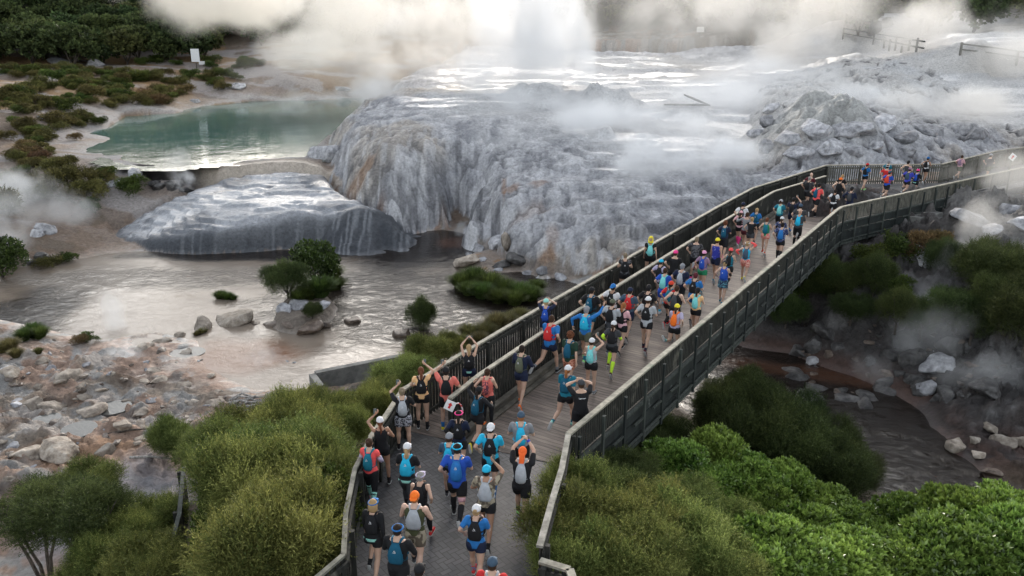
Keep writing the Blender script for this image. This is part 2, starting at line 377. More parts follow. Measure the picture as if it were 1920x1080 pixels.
# ---- base relief
dland = np.clip(-dr, 0, 3)/3
fade = dland
leftflat = sstep(-2, -5, X)*sstep(46, 40, Y)*sstep(17, 24, Y-0.4*X*0)
rockn = ridged(X/2.2, Y/2.2, oct=5, seed=31)
cells = np.abs(fbm(X/1.1, Y/1.1, oct=4, seed=33))
Zb += fade*(fbm(X/6, Y/6, oct=5, seed=5)*0.28+np.clip(rockn, -0.2, 1)*0.20*leftflat+cells*0.55*leftflat+np.clip(ridged(X/1.3, Y/0.9, oct=4, seed=35), 0, 1)*0.22*leftflat)
# terraces of cracked silt on the flat
q = fbm(X/3.5, Y/2.2, oct=4, seed=77)*3
Zb += leftflat*fade*0.16*(np.floor(q)+sstep(0.75, 1.0, q-np.floor(q)))
rb = sstep(10.0, 13.5, X)*sstep(50, 44, Y)*sstep(16, 20, Y)      # shaded right bank
Zb += fade*rb*(ridged(X/2.6, Y/2.6, Zb/2, oct=5, seed=41)*0.7+cells*0.9+0.35*(np.floor(fbm(X/2, Y/1.2, oct=3, seed=43)*4)+0.5))
hillside = sstep(60, 90, Y)*sstep(-10, -22, X)
Zb += hillside*(fbm(X/7, Y/7, oct=4, seed=51)*0.7)
# dark hollow below the dam
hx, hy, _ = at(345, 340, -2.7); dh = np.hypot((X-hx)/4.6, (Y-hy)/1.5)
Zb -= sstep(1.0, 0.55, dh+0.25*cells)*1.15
# ---- forested hill behind everything
az = np.degrees(np.arctan2(X, Y))
ridge = 9.5+np.interp(az, [-40, -31, -26, -21, -12, 0, 12, 20, 31, 40], [7, 5, 1.5, 0, -1, -1, 0, 1, 2, 2])
hill = sstep(138, 205, RR+fbm(X/18, Y/18, oct=3, seed=61)*9-sstep(-14, -24, az)*10)*ridge
# ---- pools, plateau, terrace, mound
dp = seg_sd(X+wx, Y+wy, plat_poly)
Zt = rbf_eval(TOP, X, Y)
wallL = 1.35+1.0*sstep(-4, 3, X)+fbm(X/4, Y/4, oct=2, seed=71)*0.25
lump = fbm(X/1.5, Y/1.5, Zb, oct=4, seed=81)
prof = 1-np.exp(-np.clip(dp, 0, 99)/wallL)
Zp = np.where(dp > 0, WATER-0.5+(Zt-WATER+0.5)*prof, -99)
edge = np.exp(-np.clip(dp, 0, 99)/7.0)
flute = ridged(X/0.7+wx, Y/0.7, oct=3, seed=84)
Zp += (dp > 0)*(edge*(lump*0.65+ridged(X/0.9, Y/0.9, oct=4, seed=83)*0.22-np.clip(flute-.35, 0, 1)*.28-np.clip(ridged(X/1.5+.5*wx, Y/1.1, Zb/1.5, oct=4, seed=86)-.25, 0, 1)*.75)+(1-edge)*(fbm(X/9, Y/4, oct=5, seed=85)*0.45+fbm(X/2.5, Y/1.5, oct=4, seed=87)*0.16))
# stepped little terraces on the right-hand apron
ap = sstep(0, 6, X)*sstep(66, 58, Y)*(dp > 0)
qq = Zp*1.5+fbm(X/3, Y/3, oct=3, seed=91)*0.8
Zp = Zp+ap*((np.floor(qq)+sstep(0.25, 0.8, qq-np.floor(qq)))-qq)/1.5*0.75
# stepped shelves in the plateau floor
fl = sstep(5, 12, dp)
qf = Zp*2.2+fbm(X/9, Y/4.5, oct=3, seed=92)*0.8
Zp = Zp+fl*((np.floor(qf)+sstep(0.6, 1.0, qf-np.floor(qf)))-qf)/2.2*0.8
# cave / alcove between the left mound and the rock
for (cx, cy_, rx, ry, zc) in [(at(866, 440, -5)[0], at(866, 440, -5)[1]+0.3, 1.1, 2.6, -5.4)]:
    dd = np.hypot((X-cx+0.3*wx)/rx, (Y-cy_)/ry); Zp = np.where(dd < 1, np.minimum(Zp, zc+(np.clip(dd-0.6, 0, 1)*9)), Zp)
dm = seg_sd(X+wx*1.3, Y+wy*1.3, mound_poly)
mh = (1-np.exp(-np.clip(dm, 0, 99)/2.2))*(1.9+0.7*fbm(X/6, Y/6, oct=3, seed=95))+np.clip(dm-1, 0, 5)*0.28
crown_d = np.hypot((X-at(1545, 200, 3)[0])/4.0, (Y-at(1545, 200, 3)[1])/4.0)
mh *= sstep(34, 24, X)*0.72+0.28
blocks = fbm(X/2.0, Y/2.0, oct=4, seed=97)
crk = np.clip(ridged(X/1.9+wx*.3, Y/1.9, oct=3, seed=98)-0.42, 0, 1)
Zp = np.where((dm > 0), Zp+mh+np.clip(dm, 0, 1)*(blocks*0.55-crk*1.0+np.abs(fbm(X/.9, Y/.9, oct=3, seed=99))*0.3), Zp)
Zp += (dm > 0)*sstep(1.15, 0.35, crown_d*.75+.3*lump)*(0.45+.45*np.abs(blocks))
gx, gy, gz = at(1010, 175, 2.2)      # the geyser's vents
for (ax, ay, az2, r_, h_) in [(1150, 190, 1.9, 3.2, 1.3), (1105, 185, 1.9, 2.6, 1.0), (1132, 236, 1.3, 1.3, 0.8), (gx, None, None, 4, 1.2), (1290, 205, 1.2, 2.4, .7), (1575, 128, 2.3, 5, 1.2)]:
    if ay is None: x_, y_ = gx, gy
    else: x_, y_, _ = at(ax, ay, az2)
    dd = np.hypot(X-x_, Y-y_)/r_; Zp += sstep(1, 0.3, dd+0.35*lump)*h_*(0.8+0.5*blocks)
dl = seg_sd(X+wx*0.55, Y+wy*0.55, low_poly)
Zl = rbf_eval(LOW, X, Y)
Zlow = np.where(dl > 0, WATER-0.5+(Zl-WATER+0.5)*(1-np.exp(-(dl/0.42)**1.3)), -99)
ql = Zl*3.0+fbm(X/4, Y/2.0, oct=5, seed=101)*1.5
Zlow += sstep(.5, 1.2, dl)*0.26*(np.floor(ql)+sstep(.7, 1, ql-np.floor(ql))-ql)+np.exp(-np.clip(dl, 0, 9)/1.0)*fbm(X/.8, Y/.8, oct=3, seed=103)*0.22
# rounded cascade dome at the terrace's right end
dx_, dy_, _ = at(690, 425, -3.8)
dd = np.hypot((X-dx_+.6)/3.0, (Y-dy_-0.9)/2.6); Zlow = np.maximum(Zlow, np.where(dd < 1.6, WATER-0.5+2.9*np.exp(-(dd*(1+.25*fbm(X/1.2, Y/1.2, oct=3, seed=105)))**2.2*1.0), -99))
insd = sstep(0.2, 2.2, dp)
Zb2 = np.where(dp > 0, Zb*(1-insd)+np.minimum(Zb, Zp)*insd, Zb)
inl = sstep(0.0, 0.6, dl)
Zb2 = np.where(dl > 0, Zb2*(1-inl)+np.minimum(Zb2, Zlow)*inl, Zb2)
Z = np.maximum(np.maximum(Zb2, Zp), Zlow)
# rock ledge with orange stain at the foot of the cliff
for (px, py, z, r_, h_) in [(930, 385, -3.0, 2.1, 3.6), (905, 420, -3.5, 1.5, 2.6), (965, 430, -3.6, 1.7, 2.2)]:
    x_, y_, _ = at(px, py, z); dd = np.hypot(X-x_+wx*.4, Y-y_+wy*.4)/r_; rockm = dd if px == 930 else np.minimum(rockm, dd)
    Z = np.where(dd < 1, np.maximum(Z, -5.4+h_*np.sqrt(np.clip(1-dd**2, 0, 1))*(1+.5*lump+.25*blocks)-.35*np.clip(flute, 0, 1)), Z)
ledge = seg_sd(X+wx*.5, Y+wy*.5, pw([(848, 498), (900, 470), (980, 462), (1050, 500), (1075, 528), (980, 510), (880, 512)], WATER))
Z = np.where(ledge > 0, np.maximum(Z, WATER+0.25*np.clip(ledge, 0, 1)+0.25*np.abs(blocks)), Z)
# the pool keeps its level, then the hill
pool_poly = pw(poolL, POOLZ)
dpool = seg_sd(X, Y, pool_poly)
Z = np.where(dpool > 0, np.minimum(Z, POOLZ-0.1*np.minimum(dpool, 6)), Z)
ix, iy, _ = at(572, 585, -4.8); di = np.hypot((X-ix+.3*wx)/1.9, (Y-iy+.3*wy)/3.2)
isl = sstep(1.05, .55, di); Z = np.maximum(Z, WATER-.5+isl*(1.0+.35*np.abs(blocks)+.15*lump))
PUDS = []
for px, py, rx, ry in [(150, 828, .55, .6), (88, 797, .45, .5), (212, 762, .6, .55), (350, 650, .7, .6)]:
    x_, y_, _ = at(px, py, -4.7); dd = np.hypot((X-x_+.15*wx)/rx, (Y-y_+.15*wy)/ry); lv = float(Z[dd < 1.1].mean())-.04
    Z = np.where(dd < 1.6, Z*(1-sstep(1.15, .85, dd))+(lv-.13)*sstep(1.15, .85, dd), Z); PUDS.append((x_, y_, rx, ry, lv))
Z += hill
Z -= sstep(250, 400, RR)*0.0

# ---- colours (the ground's own, plus darker carved crevices, cracks and hollow)
def mixc(c, col, m): return c*(1-m[..., None])+np.array(col)*m[..., None]
n1 = fbm(X/3.0, Y/3.0, oct=4, seed=201)*0.5+0.5; n2 = fbm(X/0.8, Y/0.8, oct=4, seed=202)*0.5+0.5; n3 = fbm(X/9, Y/9, oct=3, seed=203)*0.5+0.5
def blob(px, py, z, rx, ry, soft=0.5, n=n1):
    x_, y_, _ = at(px, py, z); dd = np.hypot((X-x_)/rx, (Y-y_)/ry)+(n-0.5)*0.9
    return sstep(1+soft/2, 1-soft/2, dd)
C = np.zeros(X.shape+(3,)); C[:] = (0.24, 0.20, 0.165)
C = mixc(C, (0.36, 0.255, 0.20), sstep(.42, .55, n1))
C = mixc(C, (0.30, 0.29, 0.28), sstep(.5, .62, n2))
C = mixc(C, (0.15, 0.105, 0.08), sstep(.56, .7, fbm(X/2, Y/2, oct=4, seed=210)*.5+.5)*0.8)
C = mixc(C, (0.46, 0.42, 0.39), sstep(.6, .68, fbm(X/1.5, Y/1.2, oct=5, seed=211)*.5+.5)*0.8)
C = mixc(C, (0.40, 0.25, 0.16), blob(240, 870, -4.5, 3.6, 1.3)*0.8)
C = mixc(C, (0.36, 0.35, 0.38), blob(230, 960, -4.3, 2.6, 3.6)*0.75)
C = mixc(C, (0.20, 0.17, 0.145), sstep(1.1, .9, di))
C = mixc(C, (0.19, 0.095, 0.055), blob(450, 670, -5, 3.0, 2.6)*0.9)
# left bank grass and pale sinter crust
lb = sstep(46, 52, Y)*sstep(-12, -18, X)
C = mixc(C, (0.20, 0.145, 0.11), lb*0.8)
C = mixc(C, (0.11, 0.085, 0.06), lb*sstep(.5, .62, n1)*.6)
C = mixc(C, (0.245, 0.155, 0.075), lb*sstep(62, 80, Y)*sstep(.42, .54, n3)*0.9)
C = mixc(C, (0.35, 0.325, 0.32), lb*sstep(.54, .64, fbm(X/6, Y/2.5, oct=4, seed=221)*.5+.5)*0.75)
shorep = np.exp(-np.clip(-dpool, 0, 50)/2.2)*(dpool <= 0)
C = mixc(C, (0.40, 0.385, 0.38), np.clip(shorep*1.3, 0, 1)*lb*(0.6+.4*n2))
C = mixc(C, (0.035, 0.03, 0.03), sstep(1.3, 0.8, np.hypot((X-hx)/4.4, (Y-hy-1.2)/2.6)+.5*(n2-.5)))  # darkens the inside of the hollow
C = mixc(C, (0.42, 0.36, 0.30), blob(520, 318, -1.9, 6.0, 2.6)*0.9)
# hill and far ground
C = mixc(C, (0.035, 0.04, 0.02), sstep(0.5, 3, hill))
# sinter
sc1 = np.zeros_like(C); sc1[:] = (0.45, 0.45, 0.475)
sc1 = mixc(sc1, (0.60, 0.60, 0.62), sstep(.46, .66, n2)*0.8)
sc1 = mixc(sc1, (0.29, 0.295, 0.32), sstep(.52, .68, fbm(X/1.2, Y/2.0, oct=5, seed=231)*.5+.5)*0.75)
sc1 = mixc(sc1, (0.46, 0.40, 0.33), sstep(.5, .66, n3)*0.6)
sc1 = mixc(sc1, (0.58, 0.575, 0.57), sstep(6, 14, dp)*0.7)
strk = vnoise(X/0.45, Y/2.5, Z/5.0, seed=240)*0.5+0.5
steep = np.exp(-np.clip(dp, 0, 50)/2.6)
sc1 = mixc(sc1, (0.13, 0.135, 0.15), steep*sstep(.58, .74, strk)*.75)
sc1 = mixc(sc1, (0.13, 0.13, 0.14), edge*sstep(.40, .62, flute)*.5)  # darker in the carved flutes
sc1 = mixc(sc1, (0.09, 0.09, 0.10), edge*sstep(.32, .55, ridged(X/1.5+.5*wx, Y/1.1, Zb/1.5, oct=4, seed=86))*.6)  # darker along the carved crevices
sc1 = mixc(sc1, (0.64, 0.64, 0.67), edge*sstep(.60, .72, vnoise(X/.3, Y/1.6, Z/4, seed=243)*.5+.5)*.6)
for (px, py, z, rx, ry, k) in [(700, 425, -4, .9, 1.6, .8), (850, 330, -1, .4, 2.2, .7), (832, 410, -4, .5, 1.5, .7), (945, 395, -3, .15, 1.6, .6), (960, 440, -4.4, .5, .4, .6), (800, 420, -4, .35, 1.2, .5), (670, 310, -.6, 1.2, 1.0, .6), (1010, 330, -.4, .6, .5, .5), (1025, 508, -4.8, .6, .5, .9), (990, 470, -4.7, 1.4, .8, .25), (735, 340, 0, .3, 1.5, .5), (1035, 480, -4.2, .4, .8, .4)]:
    sc1 = mixc(sc1, (0.30, 0.135, 0.035), blob(px, py, z, rx, ry, 0.8, n2)*k*.7)
sint = (Zp >= Zb2-1e-4)*(dp > 0)
C = np.where((sint | (rockm < 1.15))[..., None], sc1, C)
C = mixc(C, (0.075, 0.07, 0.075), (dm > 0)*sstep(.04, .26, crk)*0.85)  # darker along the carved cracks of the mound
C = mixc(C, (0.42, 0.42, 0.40), (sstep(1.2, .7, crown_d)*(dm > 0)).astype(float)*0.7)
lowm = (Zlow >= Z-hill-0.02)
lc = np.zeros_like(C); lc[:] = (0.31, 0.32, 0.345)
lc = mixc(lc, (0.14, 0.15, 0.17), sstep(.5, .62, n1))
lc = mixc(lc, (0.045, 0.05, 0.06), np.exp(-(np.clip(dl, 0, 9)/0.95)**2)*0.92)
lc = mixc(lc, (0.20, 0.21, 0.23), sstep(.5, .8, vnoise(X/.16, Y/2, seed=251)*.5+.5)*sstep(.45, .7, vnoise(X/1.4, Y/5, seed=252)*.5+.5)*np.exp(-np.clip(dl, 0, 9)/1.2)*.7)
C = np.where(lowm[..., None], lc, C)
# cliff-foot rocks
ledge = np.where(Z < WATER+.75, ledge, -1)
C = mixc(C, (0.26, 0.22, 0.19), (ledge > 0)*0.8)
C = mixc(C, (0.30, 0.15, 0.05), (ledge > 0)*sstep(.56, .66, n2)*0.6)
# shaded right bank: dark wet rock, red-brown sand at the water
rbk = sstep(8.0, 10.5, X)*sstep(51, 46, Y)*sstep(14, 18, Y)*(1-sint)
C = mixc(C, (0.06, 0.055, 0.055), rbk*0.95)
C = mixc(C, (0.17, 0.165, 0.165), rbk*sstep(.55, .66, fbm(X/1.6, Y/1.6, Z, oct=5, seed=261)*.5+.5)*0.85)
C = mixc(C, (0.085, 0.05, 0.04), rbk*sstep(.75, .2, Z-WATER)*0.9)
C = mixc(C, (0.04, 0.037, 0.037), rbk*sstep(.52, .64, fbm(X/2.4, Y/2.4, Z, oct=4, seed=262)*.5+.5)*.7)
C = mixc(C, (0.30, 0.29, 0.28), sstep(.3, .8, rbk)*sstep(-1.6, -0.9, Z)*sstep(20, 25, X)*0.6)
# under the thickets the soil is dark litter
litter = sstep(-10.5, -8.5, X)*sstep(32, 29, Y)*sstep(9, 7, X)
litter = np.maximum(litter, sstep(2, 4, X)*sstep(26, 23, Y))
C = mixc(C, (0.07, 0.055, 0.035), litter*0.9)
wet = np.zeros(X.shape)
wet = np.maximum(wet, lowm*sstep(.3, 1.0, dl)*(0.55+0.45*sstep(.42, .5, fbm(X/4, Y/1.6, oct=4, seed=271)*.5+.5)))
wet = np.maximum(wet, lowm*sstep(1.4, .2, dl)*0.3)
wet = np.maximum(wet, 0.72*sint*sstep(4, 9, dp)*sstep(.5, .62, fbm(X/7, Y/2.4, oct=4, seed=272)*.5+.5)*(1-(dm > 0)))
wet = np.maximum(wet, sstep(.35, 0.0, Z-WATER)*(Y < 60)*0.7)
wet = np.maximum(wet, blob(500, 318, -1.9, 8.0, 2.0)*0.6)
cols = np.concatenate([C, wet[..., None]], -1)
nr, nc = X.shape
idx = np.arange(nr*nc).reshape(nr, nc)
F = np.stack([idx[:-1, :-1], idx[:-1, 1:], idx[1:, 1:], idx[1:, :-1]], -1).reshape(-1, 4)
V = np.stack([X, Y, Z], -1).reshape(-1, 3)
mg, nt, b = base_mat("ground_earth_and_sinter")
ca = N(nt, 'ShaderNodeVertexColor', layer_name='Col')
geo = N(nt, 'ShaderNodeNewGeometry')
nz = N(nt, 'ShaderNodeTexNoise'); nz.inputs['Scale'].default_value = 5.5; nz.inputs['Detail'].default_value = 8; nz.inputs['Roughness'].default_value = 0.68
nt.links.new(geo.outputs['Position'], nz.inputs['Vector'])
nz2 = N(nt, 'ShaderNodeTexNoise'); nz2.inputs['Scale'].default_value = 1.4; nz2.inputs['Detail'].default_value = 8; nz2.inputs['Roughness'].default_value = 0.7
nt.links.new(geo.outputs['Position'], nz2.inputs['Vector'])
rp = N(nt, 'ShaderNodeValToRGB'); rp.color_ramp.elements[0].position = .3; rp.color_ramp.elements[0].color = (.55, .55, .55, 1); rp.color_ramp.elements[1].position = .7; rp.color_ramp.elements[1].color = (1.35, 1.35, 1.35, 1)
nt.links.new(nz.outputs[0], rp.inputs[0])
mx = N(nt, 'ShaderNodeMixRGB', blend_type='MULTIPLY'); mx.inputs[0].default_value = 0.8
nt.links.new(ca.outputs['Color'], mx.inputs[1]); nt.links.new(rp.outputs[0], mx.inputs[2])
mpz = N(nt, 'ShaderNodeMapping'); mpz.inputs['Scale'].default_value = (2.3, 2.3, 1.25); nt.links.new(geo.outputs['Position'], mpz.inputs['Vector'])
nz3 = N(nt, 'ShaderNodeTexNoise', noise_type='RIDGED_MULTIFRACTAL'); nz3.inputs['Scale'].default_value = .9; nz3.inputs['Detail'].default_value = 6; nz3.inputs['Roughness'].default_value = .6; nt.links.new(mpz.outputs[0], nz3.inputs['Vector'])
r3 = N(nt, 'ShaderNodeValToRGB'); r3.color_ramp.elements[0].position = .12; r3.color_ramp.elements[0].color = (1.12, 1.12, 1.12, 1); r3.color_ramp.elements[1].position = .95; r3.color_ramp.elements[1].color = (.55, .55, .57, 1); nt.links.new(nz3.outputs[0], r3.inputs[0])
mx3 = N(nt, 'ShaderNodeMixRGB', blend_type='MULTIPLY'); mx3.inputs[0].default_value = .85; nt.links.new(mx.outputs[0], mx3.inputs[1]); nt.links.new(r3.outputs[0], mx3.inputs[2]); nt.links.new(mx3.outputs[0], b.inputs['Base Color'])
rr_ = N(nt, 'ShaderNodeMapRange'); rr_.inputs['From Min'].default_value = 0.2; rr_.inputs['From Max'].default_value = 0.95; rr_.inputs['To Min'].default_value = 0.85; rr_.inputs['To Max'].default_value = 0.16
nt.links.new(ca.outputs['Alpha'], rr_.inputs['Value']); nt.links.new(rr_.outputs[0], b.inputs['Roughness'])
sp_ = N(nt, 'ShaderNodeMapRange'); sp_.inputs['To Min'].default_value = 0.25; sp_.inputs['To Max'].default_value = 0.75
nt.links.new(ca.outputs['Alpha'], sp_.inputs['Value']); nt.links.new(sp_.outputs[0], b.inputs['Specular IOR Level'])
ad = N(nt, 'ShaderNodeMath', operation='MULTIPLY_ADD'); ad.inputs[1].default_value = 2.2
nt.links.new(nz2.outputs[0], ad.inputs[0]); nt.links.new(nz.outputs[0], ad.inputs[2])
ad3 = N(nt, 'ShaderNodeMath', operation='MULTIPLY_ADD'); ad3.inputs[1].default_value = -.55; nt.links.new(nz3.outputs[0], ad3.inputs[0]); nt.links.new(ad.outputs[0], ad3.inputs[2]); ad = ad3
bp = N(nt, 'ShaderNodeBump'); bp.inputs['Distance'].default_value = 0.22
bs = N(nt, 'ShaderNodeMapRange'); bs.inputs['To Min'].default_value = 0.9; bs.inputs['To Max'].default_value = 0.22
nt.links.new(ca.outputs['Alpha'], bs.inputs['Value']); nt.links.new(bs.outputs[0], bp.inputs['Strength'])
nt.links.new(ad.outputs[0], bp.inputs['Height']); nt.links.new(bp.outputs[0], b.inputs['Normal'])
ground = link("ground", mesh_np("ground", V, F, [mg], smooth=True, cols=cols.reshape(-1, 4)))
tag(ground, kind='structure')
def ground_z(x, y):
    th = math.atan2(x, y); r = math.hypot(x, y)
    c = (th-ths[0])/(ths[1]-ths[0]); ci = int(min(max(c, 0), NC-2)); i = int(min(max(np.searchsorted(rs, r)-1, 0), len(rs)-2))
    fc = min(max(c-ci, 0), 1); fr = min(max((r-rs[i])/(rs[i+1]-rs[i]), 0), 1)
    return float((Z[i, ci]*(1-fc)+Z[i, ci+1]*fc)*(1-fr)+(Z[i+1, ci]*(1-fc)+Z[i+1, ci+1]*fc)*fr)
def on_ground(px, py, z0=-4.0, it=400):
    """first ground point on the sight line through (px,py)"""
    u = (px-960)/FPX; v = (540-py)/FPX
    d = Vector((u, math.cos(TILT)+v*math.sin(TILT), -math.sin(TILT)+v*math.cos(TILT))); o = Vector((0, 0, CAMH))
    t = 8.0
    while t < 330:
        p = o+d*t
        if ground_z(p.x, p.y) > p.z:
            for k in range(8):
                t -= 0.04*max(1, t/60)
                p = o+d*t
                if ground_z(p.x, p.y) < p.z: break
            return p
        t += 0.12 if t < 80 else 0.4
    return o+d*t

# ================================================================== WATER
def water_mat(name, dist, bscale, stretch=(1, 1, 1), rough=0.06, detail=6, cmasks=None, spec=.5, strength=0.5):
    m, nt, b = base_mat(name)
    geo = N(nt, 'ShaderNodeNewGeometry')
    mp = N(nt, 'ShaderNodeMapping'); mp.inputs['Scale'].default_value = stretch
    wv = N(nt, 'ShaderNodeTexNoise'); wv.inputs['Scale'].default_value = 0.5; wv.inputs['Detail'].default_value = 2
    nt.links.new(geo.outputs['Position'], wv.inputs['Vector'])
    va = N(nt, 'ShaderNodeVectorMath', operation='MULTIPLY_ADD'); va.inputs[1].default_value = (2.2, 2.2, 0)
    nt.links.new(wv.outputs['Color'], va.inputs[0]); nt.links.new(geo.outputs['Position'], va.inputs[2])
    nt.links.new(va.outputs[0], mp.inputs['Vector'])
    nz = N(nt, 'ShaderNodeTexNoise'); nz.inputs['Scale'].default_value = bscale; nz.inputs['Detail'].default_value = detail; nz.inputs['Roughness'].default_value = 0.6; nz.inputs['Distortion'].default_value = 0.9
    nt.links.new(mp.outputs[0], nz.inputs['Vector'])
    bp = N(nt, 'ShaderNodeBump'); bp.inputs['Strength'].default_value = strength; bp.inputs['Distance'].default_value = dist
    nt.links.new(nz.outputs[0], bp.inputs['Height']); nt.links.new(bp.outputs[0], b.inputs['Normal'])
    ca = N(nt, 'ShaderNodeVertexColor', layer_name='Col'); nt.links.new(ca.outputs[0], b.inputs['Base Color'])
    ml = N(nt, 'ShaderNodeMath', operation='MULTIPLY'); ml.inputs[1].default_value = strength; nt.links.new(ca.outputs['Alpha'], ml.inputs[0]); nt.links.new(ml.outputs[0], bp.inputs['Strength'])
    b.inputs['Roughness'].default_value = rough; b.inputs['IOR'].default_value = 1.33; b.inputs['Specular IOR Level'].default_value = spec
    return m
def water_sheet(name, poly, z, step, colfn, mat):
    xs = [p[0] for p in poly]; ys = [p[1] for p in poly]
    gx_ = np.arange(min(xs)-2, max(xs)+2, step); gy_ = np.arange(min(ys)-2, max(ys)+2, step)
    A, B = np.meshgrid(gx_, gy_); sdn = seg_sd(A, B, poly)
    cc = colfn(A, B)
    id_ = np.arange(A.size).reshape(A.shape)
    f = np.stack([id_[:-1, :-1], id_[:-1, 1:], id_[1:, 1:], id_[1:, :-1]], -1).reshape(-1, 4)
    keep = (sdn.ravel()[f] > -1.6).any(1); f = f[keep]
    used = np.unique(f); rm = np.full(A.size, -1); rm[used] = np.arange(len(used))
    v = np.stack([A.ravel(), B.ravel(), np.full(A.size, z)], -1)[used]
    o = link(name, mesh_np(name, v, rm[f], [mat], smooth=True, cols=cc.reshape(-1, cc.shape[-1])[used]))
    tag(o, kind='structure'); return o
def river_col(A, B):
    n = fbm(A/2.5, B/2.5, oct=4, seed=301)*0.5+0.5
    c = np.zeros(A.shape+(3,)); c[:] = (0.225, 0.185, 0.15)           # silt-laden water
    def e(px, py, rx, ry, rot=0.0):
        x_, y_, _ = at(px, py, WATER); dx = A-x_; dy = B-y_; cr = math.cos(rot); sr = math.sin(rot)
        return np.hypot((dx*cr+dy*sr)/rx, (-dx*sr+dy*cr)/ry)+(n-.5)*0.8
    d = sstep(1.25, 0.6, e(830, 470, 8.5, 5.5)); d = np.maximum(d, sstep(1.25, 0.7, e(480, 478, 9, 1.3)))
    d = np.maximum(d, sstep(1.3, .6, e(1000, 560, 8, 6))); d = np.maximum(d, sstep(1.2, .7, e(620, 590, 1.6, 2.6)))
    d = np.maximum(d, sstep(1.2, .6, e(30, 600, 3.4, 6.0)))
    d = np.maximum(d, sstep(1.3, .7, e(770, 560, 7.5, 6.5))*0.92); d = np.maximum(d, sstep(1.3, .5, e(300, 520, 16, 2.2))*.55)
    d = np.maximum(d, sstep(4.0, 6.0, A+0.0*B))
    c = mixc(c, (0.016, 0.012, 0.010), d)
    r_ = sstep(1.2, .6, e(455, 665, 2.6, 2.4)); c = mixc(c, (0.17, 0.085, 0.05), r_)
    r_ = sstep(1.2, .5, e(1560, 705, 5.5, 0.9, -0.35)); c = mixc(c, (0.07, 0.035, 0.022), r_)
    r_ = sstep(.9, .3, e(860, 455, 2.0, 2.0)); c = mixc(c, (0.06, 0.03, 0.02), r_)
    calm = sstep(-4, -7, A)*(1-d)
    still = sstep(1.3, .7, e(770, 462, 9.5, 3.6))
    return np.concatenate([c, ((1-0.72*calm)*(1-.75*still))[..., None]], -1)
def pool_col(A, B):
    c = np.zeros(A.shape+(3,)); c[:] = (0.085, 0.155, 0.135)
    n = fbm(A/8, B/8, oct=3, seed=311)*0.5+0.5
    c = mixc(c, (0.14, 0.215, 0.18), sstep(.4, .65, n)); c = mixc(c, (0.20, 0.22, 0.18), sstep(78, 67, B)); return c
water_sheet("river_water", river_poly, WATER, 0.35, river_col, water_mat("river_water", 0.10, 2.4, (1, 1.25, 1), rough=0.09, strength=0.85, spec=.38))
water_sheet("pool_water", pool_poly, POOLZ, 0.7, pool_col, water_mat("pool_water", 0.012, 3.0, (0.5, 1.6, 1), rough=0.05, strength=0.35, detail=3, spec=.8))
